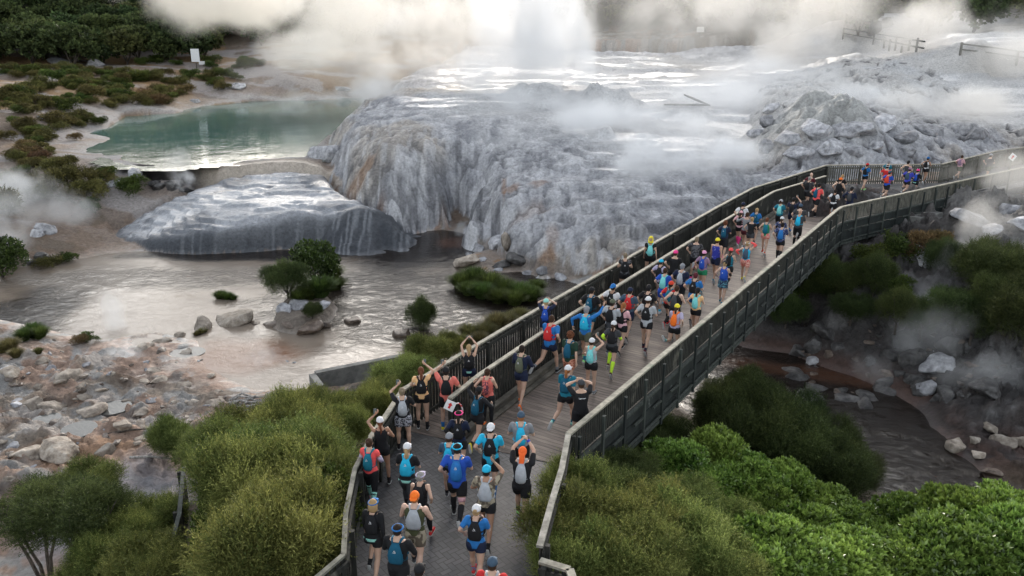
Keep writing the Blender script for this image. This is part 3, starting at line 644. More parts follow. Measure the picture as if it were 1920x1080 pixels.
# ================================================================== PATH, BRIDGE, FENCES
# materials
def paver_mat():
    m, nt, b = base_mat("herringbone_pavers")
    geo = N(nt, 'ShaderNodeNewGeometry'); mp = N(nt, 'ShaderNodeMapping'); mp.inputs['Rotation'].default_value = (0, 0, R(45+8))
    mp.inputs['Scale'].default_value = (1/0.115,)*3
    nt.links.new(geo.outputs['Position'], mp.inputs['Vector'])
    sx = N(nt, 'ShaderNodeSeparateXYZ'); nt.links.new(mp.outputs[0], sx.inputs[0])
    def M(op, a, b_=None, c=None):
        n = N(nt, 'ShaderNodeMath', operation=op)
        for i, q in enumerate((a, b_, c)):
            if q is None: continue
            if isinstance(q, (int, float)): n.inputs[i].default_value = q
            else: nt.links.new(q, n.inputs[i])
        return n.outputs[0]
    x, y = sx.outputs[0], sx.outputs[1]
    # 2:1 herringbone on the unit grid: k=(i-j) mod 4 -> 0,1 horizontal pair; 2,3 vertical pair
    i = M('FLOOR', x); j = M('FLOOR', y)
    k = M('FLOORED_MODULO', M('SUBTRACT', i, j), 4.0)
    fx = M('SUBTRACT', x, i); fy = M('SUBTRACT', y, j)
    def near(k0): return M('LESS_THAN', M('ABSOLUTE', M('SUBTRACT', k, k0)), 0.5)
    k0, k1, k2, k3 = near(0.0), near(1.0), near(2.0), near(3.0)
    ex0 = fx; ex1 = M('SUBTRACT', 1.0, fx); ey0 = fy; ey1 = M('SUBTRACT', 1.0, fy)
    def mn(*a):
        r = a[0]
        for q_ in a[1:]: r = M('MINIMUM', r, q_)
        return r
    d0 = mn(ex0, ey0, ey1); d1 = mn(ex1, ey0, ey1); d2 = mn(ey1, ex0, ex1); d3 = mn(ey0, ex0, ex1)
    d = M('ADD', M('ADD', M('MULTIPLY', d0, k0), M('MULTIPLY', d1, k1)), M('ADD', M('MULTIPLY', d2, k2), M('MULTIPLY', d3, k3)))
    # brick id
    iid = M('SUBTRACT', i, k1); jid = M('ADD', j, k3)
    cx = N(nt, 'ShaderNodeCombineXYZ'); nt.links.new(iid, cx.inputs[0]); nt.links.new(jid, cx.inputs[1])
    wn = N(nt, 'ShaderNodeTexWhiteNoise'); nt.links.new(cx.outputs[0], wn.inputs[0])
    nz = N(nt, 'ShaderNodeTexNoise'); nz.inputs['Scale'].default_value = 0.9; nz.inputs['Detail'].default_value = 7; nt.links.new(geo.outputs['Position'], nz.inputs['Vector'])
    v = M('ADD', M('MULTIPLY', wn.outputs[0], 0.35), M('MULTIPLY', nz.outputs[0], 0.9))
    rp = N(nt, 'ShaderNodeValToRGB'); e = rp.color_ramp.elements
    e[0].position = .3; e[0].color = (.030, .031, .035, 1); e[1].position = .95; e[1].color = (.092, .090, .096, 1)
    nt.links.new(v, rp.inputs[0])
    g = M('GREATER_THAN', d, 0.075)
    mx = N(nt, 'ShaderNodeMixRGB'); mx.inputs[1].default_value = (.018, .018, .018, 1); nt.links.new(g, mx.inputs[0]); nt.links.new(rp.outputs[0], mx.inputs[2])
    nt.links.new(mx.outputs[0], b.inputs['Base Color'])
    bp = N(nt, 'ShaderNodeBump'); bp.inputs['Strength'].default_value = .6; bp.inputs['Distance'].default_value = .01
    nt.links.new(M('MINIMUM', d, 0.12), bp.inputs['Height']); nt.links.new(bp.outputs[0], b.inputs['Normal'])
    b.inputs['Roughness'].default_value = .62
    return m
def plank_mat():
    m, nt, b = base_mat("weathered_deck_boards")
    geo = N(nt, 'ShaderNodeNewGeometry'); mp = N(nt, 'ShaderNodeMapping', vector_type='TEXTURE'); mp.inputs['Rotation'].default_value = (0, 0, math.atan2(BT.y, BT.x))
    nt.links.new(geo.outputs['Position'], mp.inputs['Vector'])
    sx = N(nt, 'ShaderNodeSeparateXYZ'); nt.links.new(mp.outputs[0], sx.inputs[0])
    dv = N(nt, 'ShaderNodeMath', operation='DIVIDE'); dv.inputs[1].default_value = 0.145; nt.links.new(sx.outputs[0], dv.inputs[0])
    fl = N(nt, 'ShaderNodeMath', operation='FLOOR'); nt.links.new(dv.outputs[0], fl.inputs[0])
    fr = N(nt, 'ShaderNodeMath', operation='FRACT'); nt.links.new(dv.outputs[0], fr.inputs[0])
    wn = N(nt, 'ShaderNodeTexWhiteNoise', noise_dimensions='1D'); nt.links.new(fl.outputs[0], wn.inputs['W'])
    m2 = N(nt, 'ShaderNodeMapping'); m2.inputs['Scale'].default_value = (9, 1.2, 1); nt.links.new(mp.outputs[0], m2.inputs['Vector'])
    nz = N(nt, 'ShaderNodeTexNoise'); nz.inputs['Scale'].default_value = 1.6; nz.inputs['Detail'].default_value = 7; nt.links.new(m2.outputs[0], nz.inputs['Vector'])
    ad = N(nt, 'ShaderNodeMath', operation='MULTIPLY_ADD'); ad.inputs[1].default_value = 0.3; nt.links.new(wn.outputs[0], ad.inputs[0]); nt.links.new(nz.outputs[0], ad.inputs[2])
    rp = N(nt, 'ShaderNodeValToRGB'); e = rp.color_ramp.elements
    e[0].position = .35; e[0].color = (.060, .045, .037, 1); e[1].position = .95; e[1].color = (.235, .185, .155, 1)
    nt.links.new(ad.outputs[0], rp.inputs[0])
    gp = N(nt, 'ShaderNodeMath', operation='GREATER_THAN'); gp.inputs[1].default_value = 0.10; nt.links.new(fr.outputs[0], gp.inputs[0])
    mx = N(nt, 'ShaderNodeMixRGB'); mx.inputs[1].default_value = (.02, .016, .013, 1); nt.links.new(gp.outputs[0], mx.inputs[0]); nt.links.new(rp.outputs[0], mx.inputs[2])
    nt.links.new(mx.outputs[0], b.inputs['Base Color']); b.inputs['Roughness'].default_value = .7
    bp = N(nt, 'ShaderNodeBump'); bp.inputs['Strength'].default_value = .5; bp.inputs['Distance'].default_value = .01; nt.links.new(nz.outputs[0], bp.inputs['Height']); nt.links.new(bp.outputs[0], b.inputs['Normal'])
    return m
BT = Vector((13.9, 21.5, 0)).normalized(); BN = Vector((BT.y, -BT.x, 0))
M_PAVER = paver_mat(); M_PLANK = plank_mat()
M_RAIL = wood_mat("weathered_handrail_timber", (.16, .15, .12), (.33, .31, .25), (.44, .41, .34), (1, 1, 1), 5.0, patch=((.13, .15, .11), 1.3, .60))
M_PICKET = wood_mat("dark_fence_timber", (.009, .010, .008), (.034, .034, .028), (.095, .092, .075), (3, 3, .7), 4.0, patch=((.12, .115, .095), 1.6, .60))
M_PICKETF = wood_mat("pale_fence_timber", (.055, .055, .045), (.16, .155, .13), (.26, .25, .21), (3, 3, .7), 4.0)
M_GIRD = wood_mat("dark_green_girder_timber", (.006, .009, .009), (.016, .023, .022), (.045, .055, .052), (2, 2, 1), 2.0, patch=((.17, .18, .17), 2.3, .66))
M_POSTG = wood_mat("green_grey_post_timber", (.022, .028, .025), (.065, .075, .066), (.15, .165, .14), (3, 3, .7), 3.0)
M_BEAM = wood_mat("weathered_kerb_beam", (.05, .045, .036), (.15, .135, .11), (.24, .22, .18), (1, 1, 4), 2.0)
M_CONC = wood_mat("stained_concrete", (.10, .10, .095), (.24, .235, .22), (.36, .35, .33), (1, 1, 1), 1.2)
M_STEEL = wood_mat("galvanised_pipe", (.22, .22, .22), (.42, .42, .42), None, (1, 1, 1), 2.0, rough=.45)
M_ASPH = wood_mat("asphalt", (.070, .070, .074), (.125, .125, .13), None, (1, 1, 1), 3.0)

outer = [(-3.9, 4.0), (-3.75, 8.0), (-3.5, 10.9), (-2.88, 12.05), (-3.08, 13.3), (-3.19, 14.85), (-3.08, 16.18), (-2.89, 17.24), (-2.68, 18.57), (-1.48, 20.62), (0.32, 23.6), (9.51, 38.2), (12.56, 42.87), (18.83, 49.62), (25.94, 49.98), (32.05, 54.98), (36, 57.2), (46, 62), (60, 68)]
inner = [(-1.49, 18.1), (-0.82, 19.48), (0.85, 22.37), (8.67, 34.76), (13.44, 42.06), (17.59, 46.25)]
rightr = [(0.42, 4.0), (0.44, 9.0), (0.48, 12.28), (0.76, 13.69), (1.01, 14.85), (1.24, 16.33), (15.1, 37.85), (15.59, 38.53), (21.88, 43.01), (29.92, 48.73), (38, 53.5), (48, 59), (60, 64)]
d0a, d0b = at(1052, 873, 0), at(795, 806, 0)
near_a = (1.22, 16.9); near_b = (-2.62, 18.75)
far_a, far_b = (20.3, 41.9), (18.4, 49.2)
def slab(name, poly, z0, z1, mat):
    mb = MB(); mb.prism(poly, z0, z1); o = mb.build(name, mat); tag(o, kind='structure'); return o
slab("paved_path", [(-3.6, 4), (-3.6, 10.5), (-2.95, 12.05), (-3.13, 13.3), (-3.24, 14.85), (-3.13, 16.18), (-2.94, 17.24), (-2.70, 18.72), (1.26, 16.95), (1.30, 16.33), (1.06, 14.85), (.81, 13.69), (.53, 12.28), (.49, 9), (.47, 4)], -0.35, 0.0, M_PAVER)
slab("asphalt_path", [(20.35, 41.85), (21.93, 42.95), (29.97, 48.66), (38, 53.4), (48, 58.9), (60, 63.9), (60, 68.1), (46, 62.1), (36, 57.3), (32.0, 55.05), (25.9, 50.05), (18.85, 49.7), (18.35, 49.2)], -0.35, 0.0, M_ASPH)

def off(poly, d):
    """offset a polyline sideways (to its right)"""
    out = []
    for i, p in enumerate(poly):
        a = Vector(poly[max(i-1, 0)]); b = Vector(poly[min(i+1, len(poly)-1)]); t = (b-a).normalized()
        out.append((p[0]+t.y*d, p[1]-t.x*d))
    return out
def walk(poly, step, start=0.0):
    res = []; acc = start
    for a, b in zip(poly[:-1], poly[1:]):
        a = Vector(a); b = Vector(b); L = (b-a).length; t = (b-a)/L
        while acc < L: res.append((a+t*acc, t)); acc += step
        acc -= L
    return res
rnd = random.Random(5)
def fence(name, label, cat, poly, zt=1.15, zb=0.02, pick=M_PICKET, post_step=2.0, rail_w=.125, pw_=.085, gap=.135, side=0.0, parent=None, rail=M_RAIL, group=None, zfun=None, midrails=True, postmat=None):
    root = parent or empty(name, (poly[0][0], poly[0][1], zb))
    if not parent: tag(root, label, cat, group)
    o0 = Vector(root.location)
    def Lc(v): return Vector(v)-o0
    mb = MB()
    for a, b in zip(poly[:-1], poly[1:]):
        za = zfun(a) if zfun else 0; zb_ = zfun(b) if zfun else 0
        mb.beam(Lc((a[0], a[1], zt+za)), Lc((b[0], b[1], zt+zb_)), rail_w, .05)
    mb.build('handrail', rail, root)
    mb = MB()
    for p, t in walk(poly, gap, 0.05):
        zz = zfun(p) if zfun else 0
        q = math.atan2(t.y, t.x)+rnd.uniform(-.05, .05)
        h0 = zb+zz+rnd.uniform(0, .03); h1 = zt+zz-.045
        mb.box(Lc((p.x, p.y, (h0+h1)/2)), (pw_*rnd.uniform(.9, 1.05), .025, h1-h0), Matrix.Rotation(q, 3, 'Z'))
    mb.build('pickets', pick, root)
    if midrails:
        po = off(poly, .045+side)
        for hh in (zb+.22, zt-.16):
            mb = MB()
            for a, b in zip(po[:-1], po[1:]): mb.beam(Lc((a[0], a[1], hh)), Lc((b[0], b[1], hh)), .05, .09)
            mb.build('cross_rail', pick, root)
    n = 0
    for p, t in walk(off(poly, .10+side), post_step, 0.12):
        if n > 95: break
        n += 1; zz = zfun(p) if zfun else 0
        mb = MB(); mb.box((0, 0, (zt-.03-zb+.35)/2), (.09, .09, zt-.03-zb+.35), Matrix.Rotation(math.atan2(t.y, t.x), 3, 'Z'))
        mb.build('post', postmat or pick, root, Lc((p.x, p.y, zb-.35+zz)))
    return root

fence('picket_fence', 'long dark picket fence with pale handrail along the river side of path and bridge', 'fence', outer[6:14], zb=-.05, side=.02)
fence('picket_fence', 'weathered fence curving round the left edge of the paved path, half hidden by shrubs', 'fence', outer[2:7], zb=-.05, side=.02, rail_w=.09, rail=wood_mat('dull_rail_timber', (.10, .10, .08), (.24, .23, .19), None, (1, 1, 1), 4.0))
fence('picket_fence', 'pale grey picket fence behind the runners on the far asphalt path, below the rock mound', 'fence', outer[13:], pick=M_PICKETF, zb=-.05, side=.02)
fence('picket_fence', 'inner picket fence dividing the narrow side walkway from the main bridge deck', 'fence', inner, zb=.02, side=-.16)
fence('picket_fence', 'pale sagging rail fence on the near right edge of the paved path above the bushes', 'fence', rightr[2:6], zb=-.1, side=.02, rail_w=.12, rail=wood_mat("lichened_rail_timber", (.13, .125, .105), (.33, .315, .275), None, (1, 1, 1), 4.0))
f2 = [(0.48, 12.1), at(1068, 1068, 1.0)[:2], (1.25, 10.2)]
fence('picket_fence', 'short dark picket fence turning away at the bottom beside the olive bush', 'fence', f2, zb=-.7, zt=1.0, side=.02, rail_w=.14)
# ---- bridge
br = empty('footbridge', (1.2, 16.9, 0)); tag(br, 'timber footbridge with plank deck and dark green side girder crossing the river', 'bridge'); o0 = Vector(br.location)
deckp = [near_a, (1.30, 16.43), (15.15, 37.93), (15.64, 38.6), far_a, far_b] + [(18.75, 49.65), (12.5, 42.95), (9.43, 38.25), (0.24, 23.65), (-1.55, 20.68), (-2.72, 18.66)]
mb = MB(); mb.prism([(p[0]-o0.x, p[1]-o0.y) for p in deckp], -.16, 0.012); mb.build('deck', M_PLANK, br)
gr = [(1.30, 16.30), (15.16, 37.82), (15.66, 38.46), (21.95, 42.92), (24.5, 44.75)]
def off3(p, z): return Vector((p[0]-o0.x, p[1]-o0.y, z))
g = rightr[5:9]
mb = MB()
for a, b in zip(rightr[5:-1], rightr[6:]): mb.beam(off3(a, 1.15), off3(b, 1.15), .14, .05)
mb.build('handrail', M_RAIL, br)
mb = MB(); mbf = MB()
for p, t in walk(rightr[5:], .115, .06):
    q = Matrix.Rotation(math.atan2(t.y, t.x), 3, 'Z'); far = p.x > 15.4
    (mbf if far else mb).box(off3(p, .76), (.07, .022, .70), q)
mb.build('pickets', M_PICKET, br); mbf.build('pickets', M_PICKETF, br)
# boarded lower girder
mb = MB(); go = off(gr, .0)
for a, b in zip(go[:-1], go[1:]):
    for k, (z0, z1) in enumerate(((.02, .40), (-.34, .0), (-.70, -.36))):
        mb.beam(off3(a, (z0+z1)/2), off3(b, (z0+z1)/2), .06+.004*k, z1-z0)
gir = mb.build('girder', M_GIRD, br)
mb = MB(); go2 = off(gr, .075)
for a, b in zip(go2[:-1], go2[1:]):
    for hz, th in ((.42, .07), (-.62, .10)): mb.beam(off3(a, hz), off3(b, hz), .07, th)
mb.build('cross_rail', M_POSTG, br)
posts = walk(off(gr, .135), 1.18, .15)
for i, (p, t) in enumerate(posts):
    q = Matrix.Rotation(math.atan2(t.y, t.x), 3, 'Z')
    mb = MB(); mb.box((0, 0, 0), (.085, .055, 1.76), q); mb.box((0, 0, .885), (.10, .07, .02), q)
    mb.build('post', M_POSTG if i % 2 else M_GIRD, br, off3(p, .18))
    if i+1 < len(posts) and (posts[i+1][0]-p).length < 1.3:
        p2 = posts[i+1][0]; mb = MB()
        e1 = p+(p2-p)*.06; e2 = p+(p2-p)*.94
        mb.beam(off3(e1, -.44), off3(e2, -.44), .05, .05); mb.beam(off3(p+(p2-p)*.5, .02), off3(e2, .02), .05, .05)
        mb.build('brace', M_POSTG, br)
far_posts = walk(off(rightr[7:], .12), 2.0, 8.2)
for p, t in far_posts[:14]:
    mb = MB(); mb.box((0, 0, 0), (.09, .07, 1.5), Matrix.Rotation(math.atan2(t.y, t.x), 3, 'Z')); mb.build('post', M_POSTG, br, off3(p, .36))
fg = [(24.5, 44.75)]+rightr[9:11]
mb = MB()
for a, b in zip(off(fg, .03)[:-1], off(fg, .03)[1:]): mb.beam(off3(a, .36), off3(b, .36), .05, .08); mb.beam(off3(a, -.18), off3(b, -.18), .08, .36)
mb.build('fascia_board', wood_mat("grey_fascia_timber", (.06, .06, .062), (.13, .13, .13), None, (1, 1, 1), 1.5), br)
# underside beams and bearers
mb = MB()
for dd in (.5, 2.2, 4.0):
    a = Vector((1.25, 16.4))-Vector((BN.x, BN.y))*dd; b = a+Vector((BT.x, BT.y))*25.5
    mb.beam(off3(a, -.42), off3(b, -.42), .2, .5)
mb.build('bearer', M_GIRD, br)
# kerb beams on the deck
mb = MB(); kb = off(inner, .24)
for a, b in zip(kb[:-1], kb[1:]): mb.beam(off3(a, .14), off3(b, .14), .17, .17)
for a, b in zip(off(inner, .42)[:-1], off(inner, .42)[1:]): mb.beam(off3(a, .045), off3(b, .045), .14, .05)
kr = off(rightr[5:8], -.2)
for a, b in zip(kr[:-1], kr[1:]): mb.beam(off3(a, .10), off3(b, .10), .14, .16)
mb.build('kerb_beam', M_BEAM, br)
# concrete abutment and pipes by the far end
mb = MB(); mb.box((0, 0, 0), (2.2, 1.2, 1.4), Matrix.Rotation(R(35), 3, 'Z')); ab = mb.build('abutment', M_CONC, None, at(1722, 424, -.75)); tag(ab, 'square concrete abutment block under the far right end of the bridge', 'abutment')
def pipe(lab, pts, r, mat=M_STEEL, name='pipe'):
    P = [Vector(at(*q)) for q in pts]; o = P[0]
    mb = MB(); mb.tube([p-o for p in P], [r]*len(P), 7); ob = mb.build(name, mat, None, o); tag(ob, lab, 'pipe'); return ob
pipe('grey pipe running along the foot of the far path fence', [(1690, 412, -.4), (1760, 398, -.4), (1830, 384, -.4), (1890, 374, -.35), (1960, 362, -.3)], .07)
pipe('rusty red pipe just below the grey pipe at the far fence', [(1712, 414, -.65), (1790, 400, -.65), (1850, 387, -.6), (1960, 369, -.6)], .05, wood_mat("rusty_pipe", (.16, .06, .04), (.30, .14, .10)))
pipe('pale sagging hose hanging under the bend of the bridge', [(1600, 441, -.75), (1630, 444, -1.0), (1660, 438, -1.05), (1690, 422, -.7)], .035)
pipe('thin white hose dangling from the abutment', [(1700, 414, -.6), (1704, 425, -.9), (1712, 435, -1.1), (1718, 441, -1.2)], .025)
# ---- retaining wall in the river shallows
a = Vector(at(592, 708, -4.25)); b = Vector(at(700, 686, -4.25)); c = Vector(at(790, 668, -4.2)); 
mb = MB(); mb.beam((0, 0, -.5), b-a+Vector((0, 0, -.5)), .28, 1.5); mb.beam(b-a+Vector((0, 0, -.5)), c-a+Vector((0, 0, -.5)), .276, 1.49)
d_ = (b-a).normalized(); nn = Vector((d_.y, -d_.x, 0)); mb.beam(Vector((0, 0, -.52))-d_*.14, Vector((0, 0, -.52))-d_*.14+nn*1.3+Vector((0, 0, 0)), .26, 1.45)
rw = mb.build('retaining_wall', M_CONC, None, a); tag(rw, 'low grey concrete retaining wall between the shallow water and the bushes', 'retaining wall')
# ---- lower path fence, left of the thicket
lf = [at(343, 868, -1.6)[:2], at(336, 960, -1.7)[:2], at(322, 1025, -1.8)[:2], at(285, 1082, -1.9)[:2], at(240, 1150, -2)[:2]]
fence('picket_fence', 'curved dark picket fence of the lower track at the bottom left among shrubs', 'fence', lf, zb=-2.9, zt=-1.75, side=.02, rail_w=.10, gap=.12, rail=M_POSTG)
# thin rail inside the thicket
def wire(lab, pts, r, mat, cat):
    P = [Vector(p) for p in pts]; o = P[0]; mb = MB()
    for x_, y_ in zip(P[:-1], P[1:]): mb.beam(x_-o, y_-o, r, r)
    return tag(mb.build(cat.replace(' ', '_'), mat, None, o), lab, cat)
# ---- far boardwalk rails up right
def rail_fence(lab, pts, step, hgt, posts_=True, mat=M_PICKETF):
    P = []
    for px, py in pts: P.append(on_ground(px, py))
    root = empty('boardwalk_railing', P[0]); tag(root, lab, 'railing', 'faded railings on the far terraces')
    mb = MB()
    for a_, b_ in zip(P[:-1], P[1:]):
        for k in (hgt, hgt*.5): mb.beam(a_-P[0]+Vector((0, 0, k)), b_-P[0]+Vector((0, 0, k)), .16, .16)
    mb.build('rail', mat, root)
    pl = [(p.x, p.y) for p in P]
    for p, t in walk(pl, step):
        zz = ground_z(p.x, p.y); mb = MB(); mb.box((0, 0, hgt/2), (.2, .2, hgt+.4)); mb.build('post', mat, root, Vector((p.x, p.y, zz))-P[0])
rail_fence('dark timber railing with posts crossing the steamy slope at the upper right', [(1580, 72), (1650, 84), (1730, 103)], 5.0, 1.5, mat=M_PICKET)
rail_fence('pale boardwalk railing at the extreme upper right beyond the steam', [(1800, 103), (1860, 110), (1940, 122)], 6.0, 1.2)
rail_fence('faint railing partly lost in steam above the second geyser plume', [(1490, 42), (1545, 32), (1580, 26)], 7.0, 1.2)
# white sign board near the pool and arrow signs
p = on_ground(369, 128); root = empty('sign_board', p); tag(root, 'white sign board on a post beyond the turquoise pool', 'sign')
mb = MB(); mb.box((0, 0, 1.0), (.12, .12, 2.2)); mb.build('post', M_BEAM, root)
mb = MB(); mb.box((0, -.08, 1.9), (1.25, .08, 1.9)); mb.build('panel', cloth_mat((.7, .72, .74), .5, 'white_sign_paint'), root)
mb = MB(); mb.box((.9, -.08, .8), (.9, .06, .5)); mb.build('panel', cloth_mat((.6, .6, .6), .5, 'white_sign_paint'), root)
p = on_ground(1312, 70); root = empty('sign_board', p); tag(root, 'small pale sign faint in the steam at the top right of the plume', 'sign')
mb = MB(); mb.box((0, 0, .6), (.12, .12, 1.3)); mb.build('post', M_BEAM, root); mb = MB(); mb.box((0, -.09, 1.3), (1.3, .06, .9)); mb.build('panel', cloth_mat((.62, .6, .56), .5, 'white_sign_paint'), root)
def arrow_sign(lab, loc, rot, s=.24):
    root = empty('arrow_sign', loc); root.rotation_euler = rot; tag(root, lab, 'sign')
    mb = MB(); mb.box((0, 0, 0), (s, .015, s)); mb.build('panel', cloth_mat((.72, .72, .72), .5, 'white_sign_paint'), root)
    mb = MB(); k = s/.34
    A = [(-.04, -.10), (.04, -.10), (.04, .02), (.09, .02), (0, .11), (-.09, .02), (-.04, .02)]
    n = len(A); mb.add([(x*k, -.0105, y*k) for x, y in A]+[(x*k, -.0085, y*k) for x, y in A], [tuple(range(n)), tuple(reversed(range(n, 2*n)))]+[(i, n+i, n+(i+1) % n, (i+1) % n) for i in range(n)])
    mb.build('arrow', cloth_mat((.55, .02, .02), .5, 'red_sign_paint'), root); return root
ax_, ay_, _ = at(846, 757, 1.05)
arrow_sign('white square arrow sign with red arrow tied to the near end of the inner fence', (ax_-.02, ay_-.14, 1.07), (R(-14), R(24), R(-6)))
fx_, fy_, _ = at(1897, 294, 1.2)
arrow_sign('white arrow sign with red arrow in the steam on the far path fence', (fx_, fy_-.1, 1.2), (R(-5), R(35), 0), .40)
mb = MB(); mb.box((0, 0, .6), (.09, .09, 1.3)); s2 = mb.build('post', M_PICKETF, None, (fx_, fy_, 0)); s2.name = 'sign_post'; tag(s2, 'short grey post carrying the far arrow sign', 'post')
# red and white tape fluttering from the near sign
mb = MB(); mb.tube([(0, 0, 0), (.06, 0, .03), (.12, .01, -.02), (.15, .01, -.12), (.16, .02, -.22)], [.018]*5, 5)
tp = mb.build('barrier_tape', pattern_mat((.75, .75, .75), (.6, .03, .03), 9, .5, 'striped_tape'), None, (ax_+.12, ay_-.12, 1.1)); tag(tp, 'strip of red and white tape beside the near arrow sign', 'tape')
# ================================================================== VEGETATION
rng = np.random.default_rng(7)
def leaf_mat(name, gloss=0.45, trans=0.22, hue_var=0.05):
    m, nt, b = base_mat(name)
    ca = N(nt, 'ShaderNodeVertexColor', layer_name='Col'); oi = N(nt, 'ShaderNodeObjectInfo')
    hs = N(nt, 'ShaderNodeHueSaturation'); mr = N(nt, 'ShaderNodeMapRange'); mr.inputs['To Min'].default_value = 0.5-hue_var*.5; mr.inputs['To Max'].default_value = 0.5+hue_var*.4
    nt.links.new(oi.outputs['Random'], mr.inputs['Value']); nt.links.new(mr.outputs[0], hs.inputs['Hue'])
    mr2 = N(nt, 'ShaderNodeMapRange'); mr2.inputs['To Min'].default_value = 0.78; mr2.inputs['To Max'].default_value = 1.22
    ml = N(nt, 'ShaderNodeMath', operation='MULTIPLY'); ml.inputs[1].default_value = 7.13; fr = N(nt, 'ShaderNodeMath', operation='FRACT')
    nt.links.new(oi.outputs['Random'], ml.inputs[0]); nt.links.new(ml.outputs[0], fr.inputs[0]); nt.links.new(fr.outputs[0], mr2.inputs['Value']); nt.links.new(mr2.outputs[0], hs.inputs['Value'])
    nt.links.new(ca.outputs[0], hs.inputs['Color']); nt.links.new(hs.outputs[0], b.inputs['Base Color'])
    b.inputs['Roughness'].default_value = gloss; b.inputs['Specular IOR Level'].default_value = 0.5 if gloss < .5 else .2
    tr = N(nt, 'ShaderNodeBsdfTranslucent'); nt.links.new(hs.outputs[0], tr.inputs[0])
    mx = N(nt, 'ShaderNodeMixShader'); mx.inputs[0].default_value = trans
    out = nt.nodes['Material Output']; nt.links.new(b.outputs[0], mx.inputs[1]); nt.links.new(tr.outputs[0], mx.inputs[2]); nt.links.new(mx.outputs[0], out.inputs[0])
    return m
M_LEAF = leaf_mat("manuka_leaves", .7, .25); M_BROAD = leaf_mat("glossy_broad_leaves", .24, .2, .03); M_FOR = leaf_mat("forest_leaves", .8, .1); M_GRASS = leaf_mat("grass_blades", .6, .3)
M_BARK = wood_mat("grey_brown_bark", (.035, .028, .022), (.11, .09, .075), None, (3, 3, 1), 6)
def unit(v): return v/np.maximum(np.linalg.norm(v, axis=-1, keepdims=True), 1e-9)
def rdir(n): return unit(rng.normal(size=(n, 3)))
def leaves(pos, ax, ln, wd, col, fold=0.0):
    """diamond leaf quads"""
    n = len(pos); sd_ = unit(np.cross(ax, rdir(n)))
    ln = np.broadcast_to(ln, (n,))[:, None]; wd = np.broadcast_to(wd, (n,))[:, None]
    v = np.stack([pos, pos+ax*ln*.45+sd_*wd, pos+ax*ln, pos+ax*ln*.45-sd_*wd], 1)
    return v.reshape(-1, 3), np.repeat(col, 4, axis=0)
def blobset(n, flat=.75, seed=0, rad=(.32, .5), spread=.84):
    g = np.random.default_rng(seed); out = []
    for i in range(n):
        a = g.uniform(0, 6.28); r = math.sqrt(g.uniform(0, 1))*spread; h = g.uniform(-.45, .62)*(1-.5*r)
        out.append((math.cos(a)*r, math.sin(a)*r, 1+h*flat, g.uniform(*rad)))
    return np.array(out)
def crown_points(n, B, flat=.85, inner=.2):
    wgt = B[:, 3]**2; k = rng.choice(len(B), n, p=wgt/wgt.sum())
    d = rdir(n); d[:, 2] = np.where((d[:, 2] < -.2) & (rng.random(n) < .6), -d[:, 2], d[:, 2])
    rr = B[k, 3]*np.where(rng.random(n) < inner, rng.uniform(.4, .85, n), rng.normal(1, .07, n))
    p = B[k, :3]+d*rr[:, None]*np.array([1, 1, flat]); return p, d, k
def colvar(n, c1, c2, k, nb, v=.3):
    t = np.clip(rng.random(n)*.7+np.random.default_rng(nb).random(nb)[k]*.5-.1, 0, 1)[:, None]
    c = np.array(c1)*(1-t)+np.array(c2)*t
    return c*rng.uniform(1-v, 1+v, (n, 1))
def fmesh(name, V, C, mat):
    F = np.arange(len(V)).reshape(-1, 4); return mesh_np(name, V, F, [mat], cols=C)
def manuka_crown(name, ns, nb, seed, c1, c2, bl=.055, bw=.0075, per=7, spray=.26, mat=None, rad=(.3, .46), flat=.8, droop=0.0):
    B = blobset(nb, .8, seed, rad); p, d, k = crown_points(ns, B, flat)
    ax = unit(d*.6+rdir(ns)*.75+np.array([0, 0, .4-droop])); col = colvar(ns, c1, c2, k, nb)
    Vs = []; Cs = []; L = spray*rng.uniform(.6, 1.3, ns)
    Vs_, Cs_ = leaves(p-ax*L[:, None]*.3, ax, L*1.3, bw*.5, col*.75); Vs.append(Vs_); Cs.append(Cs_)
    for j in range(per):
        t = (j+.5)/per; q = p+ax*(L*(t-.2))[:, None]; la = unit(ax*.8+rdir(ns)*.75)
        a_, b_ = leaves(q, la, bl*rng.uniform(.7, 1.4, ns), bw, col*(.85+.3*t)); Vs.append(a_); Cs.append(b_)
    return fmesh(name, np.concatenate(Vs), np.concatenate(Cs), mat or M_LEAF)
def broad_crown(name, nr_, nb, seed, c1, c2, ll=.085, lw=.019, per=9, mat=None, rad=(.26, .42), flat=.8):
    B = blobset(nb, .85, seed, rad, .74); p, d, k = crown_points(nr_, B, flat, .15)
    ax0 = unit(d*.8+np.array([0, 0, .7])+rdir(nr_)*.35); col = colvar(nr_, c1, c2, k, nb, .2); Vs = []; Cs = []
    for j in range(per):
        t = j/(per-1); la = unit(ax0*(.25+.9*t)+rdir(nr_)*.75); q = p+ax0*(t*.07)
        cc = col*(1+(t-.4)*.5)+np.array([.022, .025, .0])*max(0, t-.6)
        a_, b_ = leaves(q, la, ll*rng.uniform(.7, 1.25, nr_), lw*rng.uniform(.8, 1.2, nr_), cc); Vs.append(a_); Cs.append(b_)
    return fmesh(name, np.concatenate(Vs), np.concatenate(Cs), mat or M_BROAD)
